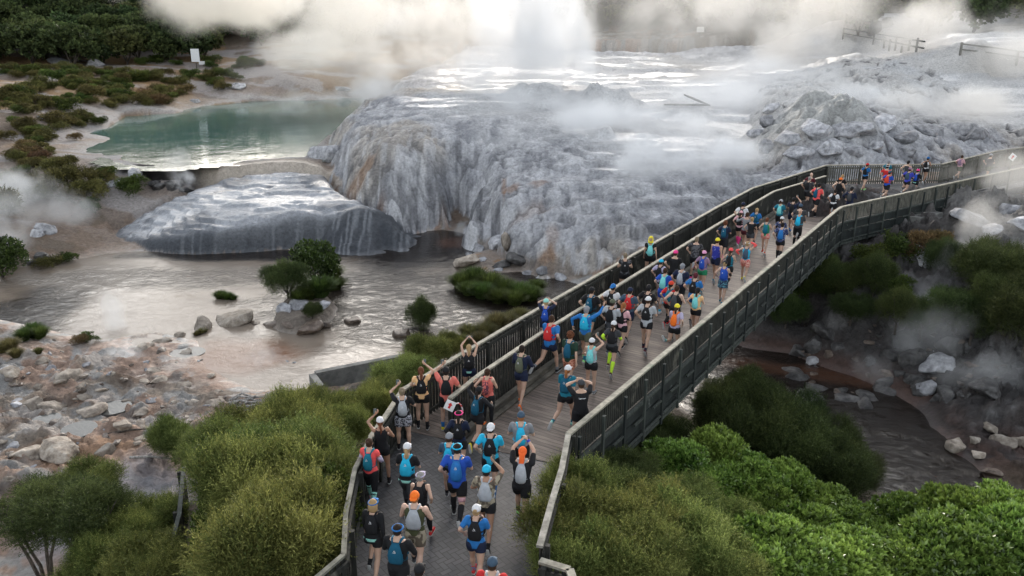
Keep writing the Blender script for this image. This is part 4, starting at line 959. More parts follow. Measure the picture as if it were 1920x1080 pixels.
def stem_mesh(name, seed, n=6, h=1.0, r=.05, spread=.55, fork=.25):
    g = random.Random(seed); mb = MB()
    mb.tube([(0, 0, -.35), (.02, .01, 0), (g.uniform(-.05, .05), g.uniform(-.05, .05), fork)], [r*1.4, r*1.1, r*.85], 7)
    for i in range(n):
        a = 6.28*i/n+g.uniform(-.4, .4); s_ = spread*g.uniform(.5, 1)
        P = [(0, 0, fork*.8)]
        for t in (.35, .7, 1.0):
            P.append((math.cos(a)*s_*t**.8+g.uniform(-.04, .04), math.sin(a)*s_*t**.8+g.uniform(-.04, .04), fork+(h-fork)*t+g.uniform(-.03, .03)))
        mb.tube(P, [r*.6, r*.45, r*.28, r*.12], 5)
        mb.tube([P[2], (P[2][0]+g.uniform(-.2, .2), P[2][1]+g.uniform(-.2, .2), P[2][2]+.3)], [r*.25, r*.08], 4)
    for i in range(22 if n >= 6 else 0):
        a = g.uniform(0, 6.28); r2 = g.uniform(.3, .9); q = (math.cos(a)*r2, math.sin(a)*r2, g.uniform(1.0, 1.5)*(1.15-.35*r2))
        mb.tube([(q[0]*.4, q[1]*.4, .5), (q[0]*.8, q[1]*.8, q[2]*.8), q, (q[0]*1.06+g.uniform(-.1, .1), q[1]*1.06+g.uniform(-.1, .1), q[2]+g.uniform(.02, .16))], [.012, .009, .006, .002], 4)
    return mb.mesh(name, M_BARK)
OL1, OL2 = (.058, .090, .022), (.275, .30, .088)
DK1, DK2 = (.026, .042, .014), (.095, .125, .038)
protos = {}
protos['olive'] = [(manuka_crown('crown', 7400, 28, 1+i, OL1, OL2, per=7, rad=(.12, .40), flat=1.2, spray=.36), stem_mesh('trunk', i)) for i in range(3)]
protos['dark'] = [(manuka_crown('crown', 6500, 17, 11+i, DK1, DK2, per=7, rad=(.2, .46), flat=1.05, spray=.32), stem_mesh('trunk', 20+i)) for i in range(2)]
protos['broad'] = [(broad_crown('crown', 3000, 24, 21+i, (.055, .11, .02), (.235, .335, .075), ll=.115, lw=.027, per=10, rad=(.2, .42), flat=.95), stem_mesh('trunk', 30+i)) for i in range(2)]
protos['broaddark'] = [(broad_crown('crown', 2400, 20, 31, (.028, .06, .012), (.075, .13, .02), ll=.11, lw=.025, rad=(.2, .42)), stem_mesh('trunk', 33))]
protos['low'] = [(manuka_crown('crown', 900, 12, 41+i, (.055, .055, .018), (.17, .155, .05), bl=.16, bw=.022, per=3, spray=.22), stem_mesh('trunk', 40+i, 4)) for i in range(3)]
protos['lowbrown'] = [(manuka_crown('crown', 800, 10, 45, (.08, .055, .026), (.18, .12, .055), bl=.16, bw=.022, per=3, spray=.22), stem_mesh('trunk', 45, 4))]
protos['lowgreen'] = [(manuka_crown('crown', 900, 11, 47, (.035, .055, .012), (.10, .13, .03), bl=.14, bw=.03, per=3, spray=.2), stem_mesh('trunk', 47, 4))]
protos['mid'] = [(broad_crown('crown', 2600, 26, 51, (.030, .05, .014), (.075, .11, .028), ll=.085, lw=.022, per=7), stem_mesh('trunk', 50))]
protos['forest'] = [(broad_crown('crown', 620, 26, 61+i, c1, c2, ll=.15, lw=.05, per=7, mat=M_FOR, rad=(.2, .36), flat=.75), stem_mesh('trunk', 60+i, 5, 1.0, .05, .5, .3)) for i, (c1, c2) in enumerate([((.028, .046, .018), (.075, .105, .038)), ((.036, .050, .018), (.095, .115, .042)), ((.024, .038, .016), (.060, .085, .032))])]
def tussock(name, nbl, seed, c1, c2, L=1.0, w=.02, out=.75):
    g = np.random.default_rng(seed); a = g.uniform(0, 6.28, nbl); r0 = np.sqrt(g.random(nbl))*.32; ln = L*g.uniform(.6, 1.1, nbl); lean = g.uniform(.15, 1, nbl)*out
    d = np.stack([np.cos(a), np.sin(a), np.zeros(nbl)], 1); base = d*r0[:, None]; sdv = np.stack([-np.sin(a), np.cos(a), np.zeros(nbl)], 1)
    pts = []
    for t in (0, .35, .7, 1.0):
        pts.append(base+d*(ln*lean*(t**1.6))[:, None]+np.array([0, 0, 1])*(ln*(t-.55*lean*t**2.4))[:, None])
    ws = (1, .9, .55, .08); t = g.random((nbl, 1)); c = (np.array(c1)*(1-t)+np.array(c2)*t)*g.uniform(.7, 1.3, (nbl, 1))
    V = []; C_ = []
    for i in range(3):
        q = np.stack([pts[i]-sdv*w*ws[i], pts[i]+sdv*w*ws[i], pts[i+1]+sdv*w*ws[i+1], pts[i+1]-sdv*w*ws[i+1]], 1); V.append(q.reshape(-1, 3)); C_.append(np.repeat(c*(.75+.2*i), 4, axis=0))
    return fmesh(name, np.concatenate(V), np.concatenate(C_), M_GRASS)
G_green = [tussock('blades', 1500, 70+i, (.035, .060, .012), (.10, .14, .035)) for i in range(2)]
G_dry = [tussock('blades', 1100, 75, (.07, .075, .025), (.17, .15, .06))]
vr = random.Random(3)
def solve(px, py, lift):
    z = -3.0
    for _ in range(12):
        x, y, _z = at(px, py, z+lift); z = .5*z+.5*ground_z(x, y)
    return x, y, z
def bush(kind, x, y, z, s, sz=None, label=None, cat='shrub', group=None, name='shrub', rz=None):
    P = vr.choice(protos[kind]); root = empty(name, (x, y, z), vr.uniform(0, 6.28) if rz is None else rz)
    sz = sz or s
    root.scale = (s, s, sz); tag(root, label, cat, group)
    low = kind.startswith('low')
    c = link('crown', P[0], root, (0, 0, -.55) if low else None); t = link('trunk', P[1], root, (0, 0, -.3) if low else None, 0, (1, 1, .6) if low else None); return root
def bushes(kind, L, label, cat, group, name):
    for q, lb in zip(L, placed_labels(L, label)):
        px, py, s = q[:3]; hz = q[3] if len(q) > 3 else 1.0
        x, y, z = solve(px, py, s*hz); hz *= vr.uniform(.8, 1.25); s *= vr.uniform(.85, 1.12)
        bush(kind, x, y, z, s*1.06, s*hz*1.06, lb, cat, group, name)
# --- left thicket beside the path
bushes('olive', [(400, 850, 1.0), (470, 832, 1.1), (545, 795, 1.0), (600, 790, .9), (640, 812, .8), (560, 850, 1.1), (540, 875, 1.25), (450, 895, 1.1), (575, 920, .85), (545, 985, 1.05), (525, 1060, 1.05), (470, 1010, .85), (445, 1085, .85), (575, 1035, .7), (500, 945, 1.1), (325, 838, .65), (280, 985, .9), (215, 1040, .95), (275, 1060, .9), (180, 1080, .8)],
       'olive feathery shrub of the left thicket', 'shrub', 'feathery shrubs of the left thicket', 'manuka_shrub')
bushes('olive', [(715, 738, .85), (755, 700, .95), (800, 668, .85), (700, 770, .7), (840, 655, .6), (655, 770, .65)],
       'dense green shrub along the outer fence', 'shrub', 'shrubs along the outer fence', 'manuka_shrub')
bushes('mid', [(560, 822, .8), (520, 915, .85), (430, 1000, .8), (600, 970, .75), (735, 722, .6)], 'leafier mid green bush amid the left thicket', 'shrub', 'leafy bushes in the left thicket', 'leafy_bush')
bushes('broaddark', [(455, 950, .95), (480, 985, .75)], 'dark glossy broadleaf shrub amid the left thicket', 'shrub', 'dark shrubs in the left thicket', 'broadleaf_shrub')
x, y, z = solve(165, 905, .9); bush('olive', x, y, z, .95, .8, 'rounded olive bush on the pale slope at the lower left', 'shrub', None, 'round_shrub')
# small bare-stemmed trees, bottom left
for (px, py, s, lab) in [(60, 950, 1.2, 'small tree with thin bare trunks at the bottom left corner'), (150, 950, 1.1, 'thin stemmed small tree standing on the pale slope right of the corner tree')]:
    x, y, z = solve(px, py, 2.2); root = empty('small_tree', (x, y, z)); tag(root, lab, 'tree')
    c = link('crown', protos['dark'][0][0], root, (0, 0, 1.05), 1.0, (s, s, .9)); g = random.Random(int(px))
    for i in range(4):
        mb = MB(); a = i*1.6; P = [(0.1*math.cos(a), .1*math.sin(a), -.3)]
        for t in (.3, .6, .85, 1.0): P.append((math.cos(a)*t*.75+g.uniform(-.1, .1), math.sin(a)*t*.75+g.uniform(-.1, .1), 2.2*t))
        mb.tube(P, [.055, .045, .035, .025, .012], 6)
        for k in (2, 3): mb.tube([P[k], (P[k][0]+g.uniform(-.4, .4), P[k][1]+g.uniform(-.4, .4), P[k][2]+.6)], [.022, .008], 4)
        mb.build('trunk', M_BARK, root)
# --- right foreground
bushes('olive', [(1085, 930, .8), (1150, 950, .9), (1070, 1000, .85), (1140, 1020, .95), (1215, 985, .95), (1195, 1065, .95), (1290, 1035, 1.0), (1345, 1080, .95), (1280, 975, .85), (1075, 1065, .8), (1360, 1010, .8), (1130, 1085, .8)],
       'olive feathery shrub right of the paved path', 'shrub', 'olive shrubs right of the path', 'manuka_shrub')
bushes('dark', [(1370, 762, 1.0), (1430, 770, 1.15), (1490, 800, 1.15), (1545, 835, 1.05), (1590, 880, .9), (1420, 830, 1.1), (1350, 810, .9), (1490, 860, 1.1), (1560, 905, .9), (1330, 745, .7), (1400, 735, .8)],
       'dark green shrub on the near right bank', 'shrub', 'dark shrubs on the right river bank', 'manuka_shrub')
bushes('dark', [(1245, 800, .8), (1200, 850, .75), (1175, 890, .6), (1260, 850, .7)], 'shadowy shrub against the bridge girder', 'shrub', 'shrubs beside the girder', 'manuka_shrub')
bushes('broad', [(1265, 890, .85), (1340, 880, .9), (1400, 920, .95), (1470, 920, .85), (1320, 930, .8), (1230, 915, .6), (1440, 965, .8), (1530, 945, .8)],
       'glossy broadleaf shrub behind the olive shrubs', 'shrub', 'broadleaf shrubs in the middle right', 'broadleaf_shrub')
bushes('broad', [(1520, 1010, 1.05), (1610, 985, 1.05), (1700, 990, 1.1), (1790, 995, 1.1), (1880, 985, 1.1), (1450, 1060, .95), (1560, 1075, 1.1), (1680, 1070, 1.15), (1800, 1075, 1.15), (1900, 1070, 1.1), (1950, 1010, 1.0)],
       'bright green broadleaf shrub in the lower right', 'shrub', 'bright broadleaf shrubs in the corner', 'broadleaf_shrub')
# --- shaded right bank
bushes('dark', [(1475, 585, .8), (1530, 545, .8), (1580, 525, .8), (1600, 560, .7), (1640, 520, .85), (1690, 545, .8), (1560, 500, .7), (1740, 540, .8), (1800, 545, 1.0), (1850, 520, 1.1), (1905, 510, 1.2), (1880, 570, 1.0), (1830, 580, .9), (1940, 560, 1.1), (1770, 500, .9)],
       'dark shrub on the shaded far bank', 'shrub', 'shrubs on the shaded bank', 'bank_shrub')
bushes('lowgreen', [(1640, 480, .7), (1690, 468, .75), (1650, 500, .6), (1700, 505, .6), (1760, 470, .5), (1610, 475, .55), (1500, 560, .5)],
       'lighter leafy shrub below the far girder', 'shrub', 'leafy shrubs under the far girder', 'leafy_shrub')
bushes('lowbrown', [(1735, 445, .7), (1770, 440, .6), (1720, 470, .5), (1800, 460, .6)], 'brownish dry shrub below the far fence', 'shrub', 'dry shrubs below the far fence', 'dry_shrub')
# --- river islet, midstream plants
bush('mid', *solve(592, 492, 1.7), 1.5, 1.75, 'tall rounded green bush on the rocky islet in the river', 'shrub', None, 'islet_shrub')
bush('dark', *solve(538, 525, 1.0), 1.15, 1.1, 'low dark bush on the left side of the rocky islet', 'shrub', None, 'islet_shrub')
bush('dark', *solve(585, 582, .45), .45, .45, 'small dark bush on a rock below the islet', 'shrub', None, 'islet_shrub')
bush('dark', *solve(790, 600, .9), .72, 1.15, 'upright dark green bush standing in the river', 'shrub', None, 'upright_shrub')
bush('mid', *solve(0, 490, 1.3), 1.5, 1.5, 'leafy green tree at the left edge overhanging the river', 'tree', None, 'river_tree')
bush('low', *solve(85, 487, .5), .8, .55, 'low mossy shrub on the far shore left of the terrace', 'shrub', None, 'shore_shrub')
bush('lowgreen', *solve(120, 480, .45), .7, .5, 'grassy green shrub on the point of the far shore', 'shrub', None, 'shore_shrub')
bush('lowgreen', *solve(168, 628, .3), .42, .35, 'small leafy plant on the near rocky shore', 'shrub', None, 'shore_shrub')
bush('lowbrown', *solve(145, 632, .3), .4, .35, 'reddish brown heathy plant beside the small leafy plant', 'shrub', None, 'shore_shrub')
def grass(proto, L, label, group, name='grass_tussock'):
    for (px, py, s), lb in zip(L, placed_labels(L, label)):
        x, y, z = solve(px, py, .25*s); z = max(z, WATER-.1)
        root = empty(name, (x, y, z), vr.uniform(0, 6)); root.scale = (s*1.1, s*1.1, s); tag(root, lb, 'grass', group); link('blades', vr.choice(proto), root)
grass(G_green, [(865, 545, 1.0), (890, 535, 1.15), (920, 548, 1.1), (905, 565, 1.0), (945, 558, 1.0), (975, 565, 1.0), (935, 575, .9), (965, 578, .9), (995, 570, .9), (880, 560, .9), (1005, 555, .8)], 'long green tussock in the river', 'green tussocks in the river')
grass(G_green, [(600, 545, 1.15), (622, 530, 1.05), (578, 552, .9), (628, 550, .9), (560, 560, .7)], 'drooping green grass on the islet', 'grass on the islet')
grass(G_green, [(415, 570, .55), (428, 572, .5), (438, 574, .35)], 'small grass tuft in midstream', 'tufts on the midstream boulder')
grass(G_green, [(62, 625, .75), (75, 628, .6), (45, 632, .6)], 'green tussock on the near left shore', 'tussocks on the near shore')
grass(G_dry, [(20, 650, .6), (5, 655, .5), (30, 665, .45), (72, 660, .3), (380, 625, .35), (370, 628, .3)], 'dry yellow tuft among shore rocks', 'dry tufts among the rocks')
grass(G_dry, [(880, 630, .8), (910, 625, .8), (930, 612, .9), (950, 607, .8), (900, 640, .7), (865, 645, .7), (975, 600, .7)], 'yellowish tussock below the bridge fence', 'tussocks along the bridge fence')
# --- left bank scrub
lab_sc = 'low rounded heath shrub on the brown slope left of the pool'
n_sc = 0
for kind, cl in (('low', [(60, 185, 65, 16, 14), (130, 165, 75, 14, 20), (200, 185, 45, 12, 13), (255, 150, 60, 12, 13), (310, 182, 32, 12, 9), (20, 190, 25, 20, 7), (75, 235, 60, 14, 9), (45, 262, 48, 18, 11), (60, 300, 60, 16, 9), (25, 345, 30, 26, 8), (100, 138, 110, 9, 20), (160, 230, 30, 12, 6), (210, 150, 90, 9, 12), (330, 150, 60, 12, 10), (400, 145, 50, 8, 6), (420, 165, 40, 6, 3), (90, 205, 60, 10, 8), (240, 200, 40, 10, 5)]),
                 ('lowbrown', [(300, 190, 40, 12, 6), (350, 178, 20, 6, 2), (30, 300, 40, 30, 4), (170, 250, 60, 20, 4)]),
                 ('lowgreen', [(300, 122, 35, 7, 4), (430, 122, 60, 8, 5), (500, 118, 50, 8, 4), (225, 168, 20, 8, 3), (90, 255, 30, 8, 2)])):
    for (px, py, rx, ry, n) in cl:
        for i in range(n):
            a = vr.uniform(0, 6.28); r = math.sqrt(vr.random()); p = on_ground(px+rx*r*math.cos(a), py+ry*r*math.sin(a))
            if seg_sd(np.array([p.x]), np.array([p.y]), pool_poly)[0] > -1: continue
            s = vr.uniform(.6, 1.25)*(1.0 if p.y > 80 else .8); lb_ = {'low': lab_sc, 'lowbrown': 'brownish heath shrub on the bank left of the turquoise pool', 'lowgreen': 'greener shrub on the slope beyond the turquoise pool'}[kind]
            bush(kind if kind != 'low' or vr.random() > .28 else 'lowgreen', p.x, p.y, p.z-.1*s, s*1.05, s*vr.uniform(.75, 1.1), lb_, 'shrub', 'scrub on the left bank', 'heath_shrub'); n_sc += 1
bushes('low', [(110, 330, 1.2), (150, 318, 1.1), (135, 352, 1.1), (165, 345, 1.0), (95, 300, 1.0), (190, 322, .9), (40, 330, 1.3), (10, 365, 1.2), (65, 345, 1.1), (120, 300, .9)], 'dense olive heath bush on the left bank', 'shrub', 'bushes on the near left bank', 'heath_shrub')
bush('lowgreen', *solve(250, 338, .9), 1.0, 1.0, 'bright green leafy bush beside the dark hollow', 'shrub', None, 'leafy_shrub')
bush('lowgreen', *solve(192, 318, .9), .8, .9, 'yellow green bush left of the bright leafy bush', 'shrub', None, 'leafy_shrub')
bush('lowgreen', *solve(172, 378, .6), .7, .7, 'small yellow green bush on the rocks below the left bank', 'shrub', None, 'leafy_shrub')
# --- forest on the hill
nf = 0; az_ = -38.0
for R_ in np.arange(142, 206, 5.2):
    az_ = -38.0+vr.uniform(0, 2)
    while az_ < 37:
        a = R(az_+vr.uniform(-.6, .6)); r_ = R_+vr.uniform(-2.2, 2.2); x = r_*math.sin(a); y = r_*math.cos(a)
        dense = az_ < -9
        az_ += math.degrees((4.9 if dense else 11.0)/R_)
        z = ground_z(x, y); hh = z
        if dense and (az_ < -17 or z > 4) or (not dense and z > 6):
            if nf < 298:
                s = vr.uniform(2.4, 3.9)*(1 if dense else 1.15)
                bush('forest', x, y, z-.2*s, s, s*1.0, 'dark evergreen tree on the forested hill at the upper left' if dense else 'tree half lost in steam on the slope along the top of the picture', 'tree', 'trees of the hill forest' if dense else 'trees behind the steam', 'forest_tree'); nf += 1
print('forest', nf, 'scrub', n_sc)
# ================================================================== ROCKS
def rock_mesh(seed, sub=4, ang=.95):
    bm = bmesh.new(); bmesh.ops.create_icosphere(bm, subdivisions=sub, radius=1.0)
    V = np.array([v.co[:] for v in bm.verts]); g = np.random.default_rng(seed)
    # chop with random planes for facets, then roughen
    for i in range(17):
        n = g.normal(size=3); n /= np.linalg.norm(n); d = g.uniform(.48, .85); h = V @ n; V = V-np.outer(np.clip(h-d, 0, None)*ang, n)
    n_ = unit(V); x, y, z = (V[:, 0]+seed*3.1, V[:, 1], V[:, 2])
    V = V+n_*(fbm(x*1.6, y*1.6, z*1.6, 4, seed)*.13+ridged(x*3.2, y*3.2, z*3.2, 3, seed+5)*.05)[:, None]
    for v, c in zip(bm.verts, V): v.co = c
    me = bpy.data.meshes.new('rock'); bm.to_mesh(me); bm.free()
    me.polygons.foreach_set("use_smooth", [True]*len(me.polygons)); return me
def rock_mat(name, c1, c2, c3, wetness=0.0, moss=None):
    m, nt, b = base_mat(name)
    tc = N(nt, 'ShaderNodeTexCoord'); geo = N(nt, 'ShaderNodeNewGeometry'); oi = N(nt, 'ShaderNodeObjectInfo')
    nz = N(nt, 'ShaderNodeTexNoise'); nz.inputs['Scale'].default_value = 2.4; nz.inputs['Detail'].default_value = 8; nz.inputs['Roughness'].default_value = .68; nt.links.new(geo.outputs['Position'], nz.inputs['Vector'])
    rp = N(nt, 'ShaderNodeValToRGB'); e = rp.color_ramp.elements; e[0].position = .34; e[0].color = (*c1, 1); e[1].position = .66; e[1].color = (*c3, 1); q = e.new(.5); q.color = (*c2, 1)
    nt.links.new(nz.outputs[0], rp.inputs[0])
    hs = N(nt, 'ShaderNodeHueSaturation'); mr = N(nt, 'ShaderNodeMapRange'); mr.inputs['To Min'].default_value = .65; mr.inputs['To Max'].default_value = 1.25
    nt.links.new(oi.outputs['Random'], mr.inputs['Value']); nt.links.new(mr.outputs[0], hs.inputs['Value']); nt.links.new(rp.outputs[0], hs.inputs['Color']); nt.links.new(hs.outputs[0], b.inputs['Base Color'])
    n2 = N(nt, 'ShaderNodeTexNoise'); n2.inputs['Scale'].default_value = 9; n2.inputs['Detail'].default_value = 7; nt.links.new(geo.outputs['Position'], n2.inputs['Vector'])
    bp = N(nt, 'ShaderNodeBump'); bp.inputs['Strength'].default_value = .8; bp.inputs['Distance'].default_value = .06; nt.links.new(n2.outputs[0], bp.inputs['Height']); nt.links.new(bp.outputs[0], b.inputs['Normal'])
    b.inputs['Roughness'].default_value = .85-wetness; return m
RM_PALE = rock_mat("pale_tan_rock", (.13, .105, .085), (.30, .255, .21), (.46, .41, .355))
RM_GREY = rock_mat("grey_sinter_rock", (.15, .15, .16), (.33, .33, .35), (.52, .52, .54))
RM_DARK = rock_mat("dark_wet_rock", (.018, .017, .017), (.055, .052, .052), (.14, .135, .13), .3)
RM_BROWN = rock_mat("brown_wet_rock", (.04, .028, .022), (.105, .077, .06), (.20, .16, .13), .4)
RK = {}
for k, m in (('pale', RM_PALE), ('grey', RM_GREY), ('dark', RM_DARK), ('brown', RM_BROWN)):
    L = []
    for i in range(4):
        me = rock_mesh(i+1+len(RK)*0) if k == 'pale' else RK['pale'][i].copy()
        me.materials.clear(); me.materials.append(m); L.append(me)
    RK[k] = L
rr = random.Random(17)
def rock(kind, x, y, z, s, flat=.6, label=None, group=None, name='boulder'):
    o = link(name, rr.choice(RK[kind]), None, (x, y, z), 0, (s*rr.uniform(.85, 1.3), s*rr.uniform(.75, 1.1), s*flat*rr.uniform(.8, 1.2)))
    o.rotation_euler = (rr.uniform(-.25, .25), rr.uniform(-.25, .25), rr.uniform(0, 6.28)); tag(o, label, 'rock', group); return o
def rocks(kind, L, label, group=None, name='boulder', sink=.15):
    for q, lb in zip(L, placed_labels(L, label)):
        px, py, s = q[:3]; p = on_ground(px, py); z = max(ground_z(p.x, p.y), WATER-.05) if p.y < 60 else ground_z(p.x, p.y)
        if p.y < 60 and p.z < WATER: x, y, _ = at(px, py, WATER); p = Vector((x, y, WATER)); z = WATER-.05
        rock(kind, p.x, p.y, z+s*.22-sink*s, s, q[3] if len(q) > 3 else .6, lb, group, name)
# singled-out rocks
rocks('pale', [(440, 598, 1.05, .62)], 'largest pale boulder in midstream, above the reddish shallows')
rocks('pale', [(385, 612, .75, .55)], 'pale boulder at the left shoulder of the largest midstream boulder')
rocks('brown', [(576, 618, .85, .6)], 'dark brown boulder below the islet, a small bush on its top')
rocks('brown', [(606, 612, .42, .6)], 'small brown rock touching the boulder below the islet')
rocks('brown', [(756, 628, .52, .75)], 'round brown boulder beside the upright shrub in the river')
rocks('brown', [(664, 602, .62, .45)], 'low mossy rock alone in the rippled river')
rocks('grey', [(560, 572, .8, .4), (535, 580, .6, .4), (600, 575, .5, .4)], 'flat pale rock at the islet foot', 'flat rocks of the islet')
rocks('brown', [(510, 610, .6, .3), (540, 608, .4, .3), (480, 606, .35, .3)], 'flat brown rock in silty water', 'flat rocks in the shallows')
rocks('pale', [(872, 492, 1.1, .35)], 'long pale slab at the water line under the cliff')
rocks('grey', [(898, 470, .55, .8), (930, 458, .75, .8)], 'upright grey block at the cliff foot', 'grey blocks at the cliff foot')
rocks('pale', [(950, 452, .6, 1.0)], 'pinkish upright block against the orange stained cliff foot')
rocks('dark', [(975, 485, .9, .5), (945, 497, .6, .4)], 'dark wet boulder under the cliff', 'dark boulders on the ledge')
rocks('grey', [(1018, 508, .5, .6), (880, 478, .4, .5), (905, 488, .35, .6), (990, 512, .4, .4), (935, 505, .35, .4), (1050, 520, .4, .6)], 'small grey rock under the cliff', 'small rocks on the ledge')
rocks('grey', [(1521, 677, .42, .6)], 'single grey boulder on the reddish sand right of the bridge')
rocks('grey', [(1731, 731, .6, .7)], 'rounded grey boulder half hidden in steam on the right bank')
rocks('grey', [(1769, 685, .95, .6)], 'large pale grey boulder on the right bank slope')
rocks('grey', [(1735, 478, .8, .7)], 'blue grey boulder among the shrubs below the far fence')
rocks('pale', [(1795, 838, .50, .75)], 'pale boulder in the river edge at right, largest of its row')
rocks('pale', [(1828, 826, .30, .6)], 'small pale rock just behind the row of river edge boulders')
rocks('pale', [(1833, 853, .26, .8)], 'small pale rock standing in front of the row at the river edge')
rocks('pale', [(1856, 800, .33, .6)], 'pale rock on the brown sand bar at right')
rocks('pale', [(1886, 834, .52, .6), (1912, 822, .4, .6)], 'pale lumpy boulder on the sand bar', 'boulders at the right edge')
rocks('brown', [(1858, 885, .40, .35), (1883, 915, .3, .4)], 'flat pinkish rock awash at right', 'rocks awash at right')
rocks('grey', [(1822, 412, .85, .6), (1890, 398, .9, .6), (1860, 428, .6, .5), (1925, 422, .8, .6)], 'pale boulder below the far fence blurred by steam', 'pale boulders below the far fence')
rocks('dark', [(rr.uniform(1480, 1920), rr.uniform(585, 770), rr.uniform(.2, .9), rr.uniform(.5, .9)) for i in range(42)], 'dark boulder on the shaded right bank', 'boulders on the shaded right bank', sink=.45)
rocks('brown', [(rr.uniform(1500, 1900), rr.uniform(600, 745), rr.uniform(.08, .3)) for i in range(40)], 'pale stone on the shaded right bank', 'stones on the shaded right bank', 'stone', sink=.3)
# boulder field at the lower left
def inleft(px, py): return py > 628+max(0, (px-200))*.12 and py < 905-max(0, px-60)*.30 and px < 560
n = 0
while n < 230:
    px = rr.uniform(-10, 560); py = rr.uniform(625, 900)
    if not inleft(px, py): continue
    s = .06+.34*rr.random()**3
    if 380 < px < 530 and py < 730: continue
    rocks('grey' if rr.random() < .22 else ('brown' if rr.random() < .22 else 'pale'), [(px, py, s, rr.uniform(.35, .7))], 'tan rock of the rocky flat left of the bushes', 'rocks of the left rocky flat', 'rock', sink=.34); n += 1
rocks('pale', [(a, b, c*.85, .5) for a, b, c in [(115, 845, .95), (60, 850, .6), (170, 770, .8), (100, 765, .7), (230, 800, .5), (300, 712, .45), (345, 722, .42), (60, 760, .7), (260, 775, .45), (20, 700, .6), (130, 705, .7), (395, 705, .35), (405, 758, .5), (300, 640, .6), (335, 628, .5), (270, 655, .55), (30, 640, .5), (200, 845, .45), (170, 645, .35), (350, 662, .5)]], 'large pale boulder of the left rocky flat', 'large boulders of the left rocky flat')
rocks('grey', [(250, 330, .9), (215, 345, .8), (180, 352, .6), (85, 432, .9), (70, 440, .6), (235, 350, .5)], 'grey rock on the steaming shore at the left', 'rocks on the left shore')
rocks('dark', [(300, 352, .7), (325, 350, .9), (290, 345, .6), (350, 355, .6), (75, 485, .6), (60, 492, .4)], 'black rock in the hollow below the pool', 'black rocks in the hollow')
rocks('grey', [(240, 140, 1.6, .4), (110, 118, 2.0, .4), (175, 122, 1.6, .5), (450, 165, 1.2, .5), (640, 167, 1.2, .4), (365, 190, .8, .5), (85, 222, .9, .4)], 'pale outcrop on the heath beyond the pool', 'pale outcrops beyond the pool')
rocks('grey', [(606, 296, 1.7, .8)], 'grey rock hump where the pool meets the big sinter mound')
# blocks on the sinter mound above the far path
bl = [(1440, 232, 1.2), (1480, 262, 1.3), (1530, 250, 1.5), (1590, 252, 1.5), (1560, 280, 1.3), (1620, 245, 1.3), (1655, 238, 1.6), (1690, 262, 1.2), (1740, 250, 1.6), (1790, 245, 1.5), (1830, 255, 1.2), (1500, 292, 1.2), (1440, 275, 1.0), (1600, 285, .9), (1700, 285, 1.0), (1420, 250, .9), (1450, 205, .9), (1760, 270, .8), (1640, 275, .8)]
rocks('grey', bl, 'cracked grey block on the sinter mound', 'sinter blocks of the mound')
rocks('dark', [(1640, 55, 1.8, .8), (1665, 45, 1.5, .8)], 'dark jagged rock above the upper right railing', 'dark rocks above the railing')
# driftwood
g = random.Random(9)
p = on_ground(440, 762); root = empty('driftwood', p); tag(root, 'bleached tangle of driftwood branches on the pale rock edge', 'driftwood')
MD = wood_mat("bleached_driftwood", (.16, .15, .14), (.42, .40, .38), None, (3, 3, 1), 5)
for i in range(17):
    a = g.uniform(-.5, .6); L = g.uniform(.5, 1.5); x0 = g.uniform(-.3, .9); y0 = g.uniform(-.3, .35)
    P = [(x0, y0, .1)]+[(x0+math.cos(a)*L*t+g.uniform(-.08, .08), y0-math.sin(a)*L*t*.7+g.uniform(-.1, .1), .12+g.uniform(0, .22)) for t in (.35, .7, 1)]
    mb = MB(); mb.tube(P, [.06, .045, .03, .012], 6); mb.build('branch', MD, root)
for px, py, L, a, lab in [(238, 812, 1.2, .35, 'dark straight stick lying across the rocks at lower left'), (285, 862, 1.5, -.05, 'grey log on the tan silt beside the bushes'), (645, 553, 1.0, .5, 'dark branch trailing in the river right of the islet')]:
    p = on_ground(px, py); z = max(p.z, WATER)
    mb = MB(); mb.tube([(-L/2*math.cos(a), -L/2*math.sin(a), .06), (0, .03, .1), (L/2*math.cos(a), L/2*math.sin(a), .05)], [.05, .045, .025], 6)
    tag(mb.build('stick', M_BARK if px != 285 else MD, None, (p.x, p.y, z)), lab, 'stick')
p = on_ground(1305, 200); mb = MB(); mb.tube([(-1.2, 0, 1.1), (-.2, 0, .7), (1.3, 0, .1)], [.07, .11, .08], 6); mb.tube([(-3, 0, .2), (1, 0, .15)], [.08, .1], 6)
tag(mb.build('fallen_branch', MD, None, p), 'bleached fallen branch on the steaming white terrace', 'branch')
# puddles lying in hollows of the rocky flat
for x_, y_, rx, ry, lv in PUDS:
    mb = MB(); mb.prism([(math.cos(6.283*i/28)*rx*1.15, math.sin(6.283*i/28)*ry*1.15) for i in range(28)], -.1, 0)
    o = mb.build('puddle_water', cloth_mat((.10, .10, .095), .06, 'puddle_water'), None, (x_, y_, lv)); tag(o, kind='structure')
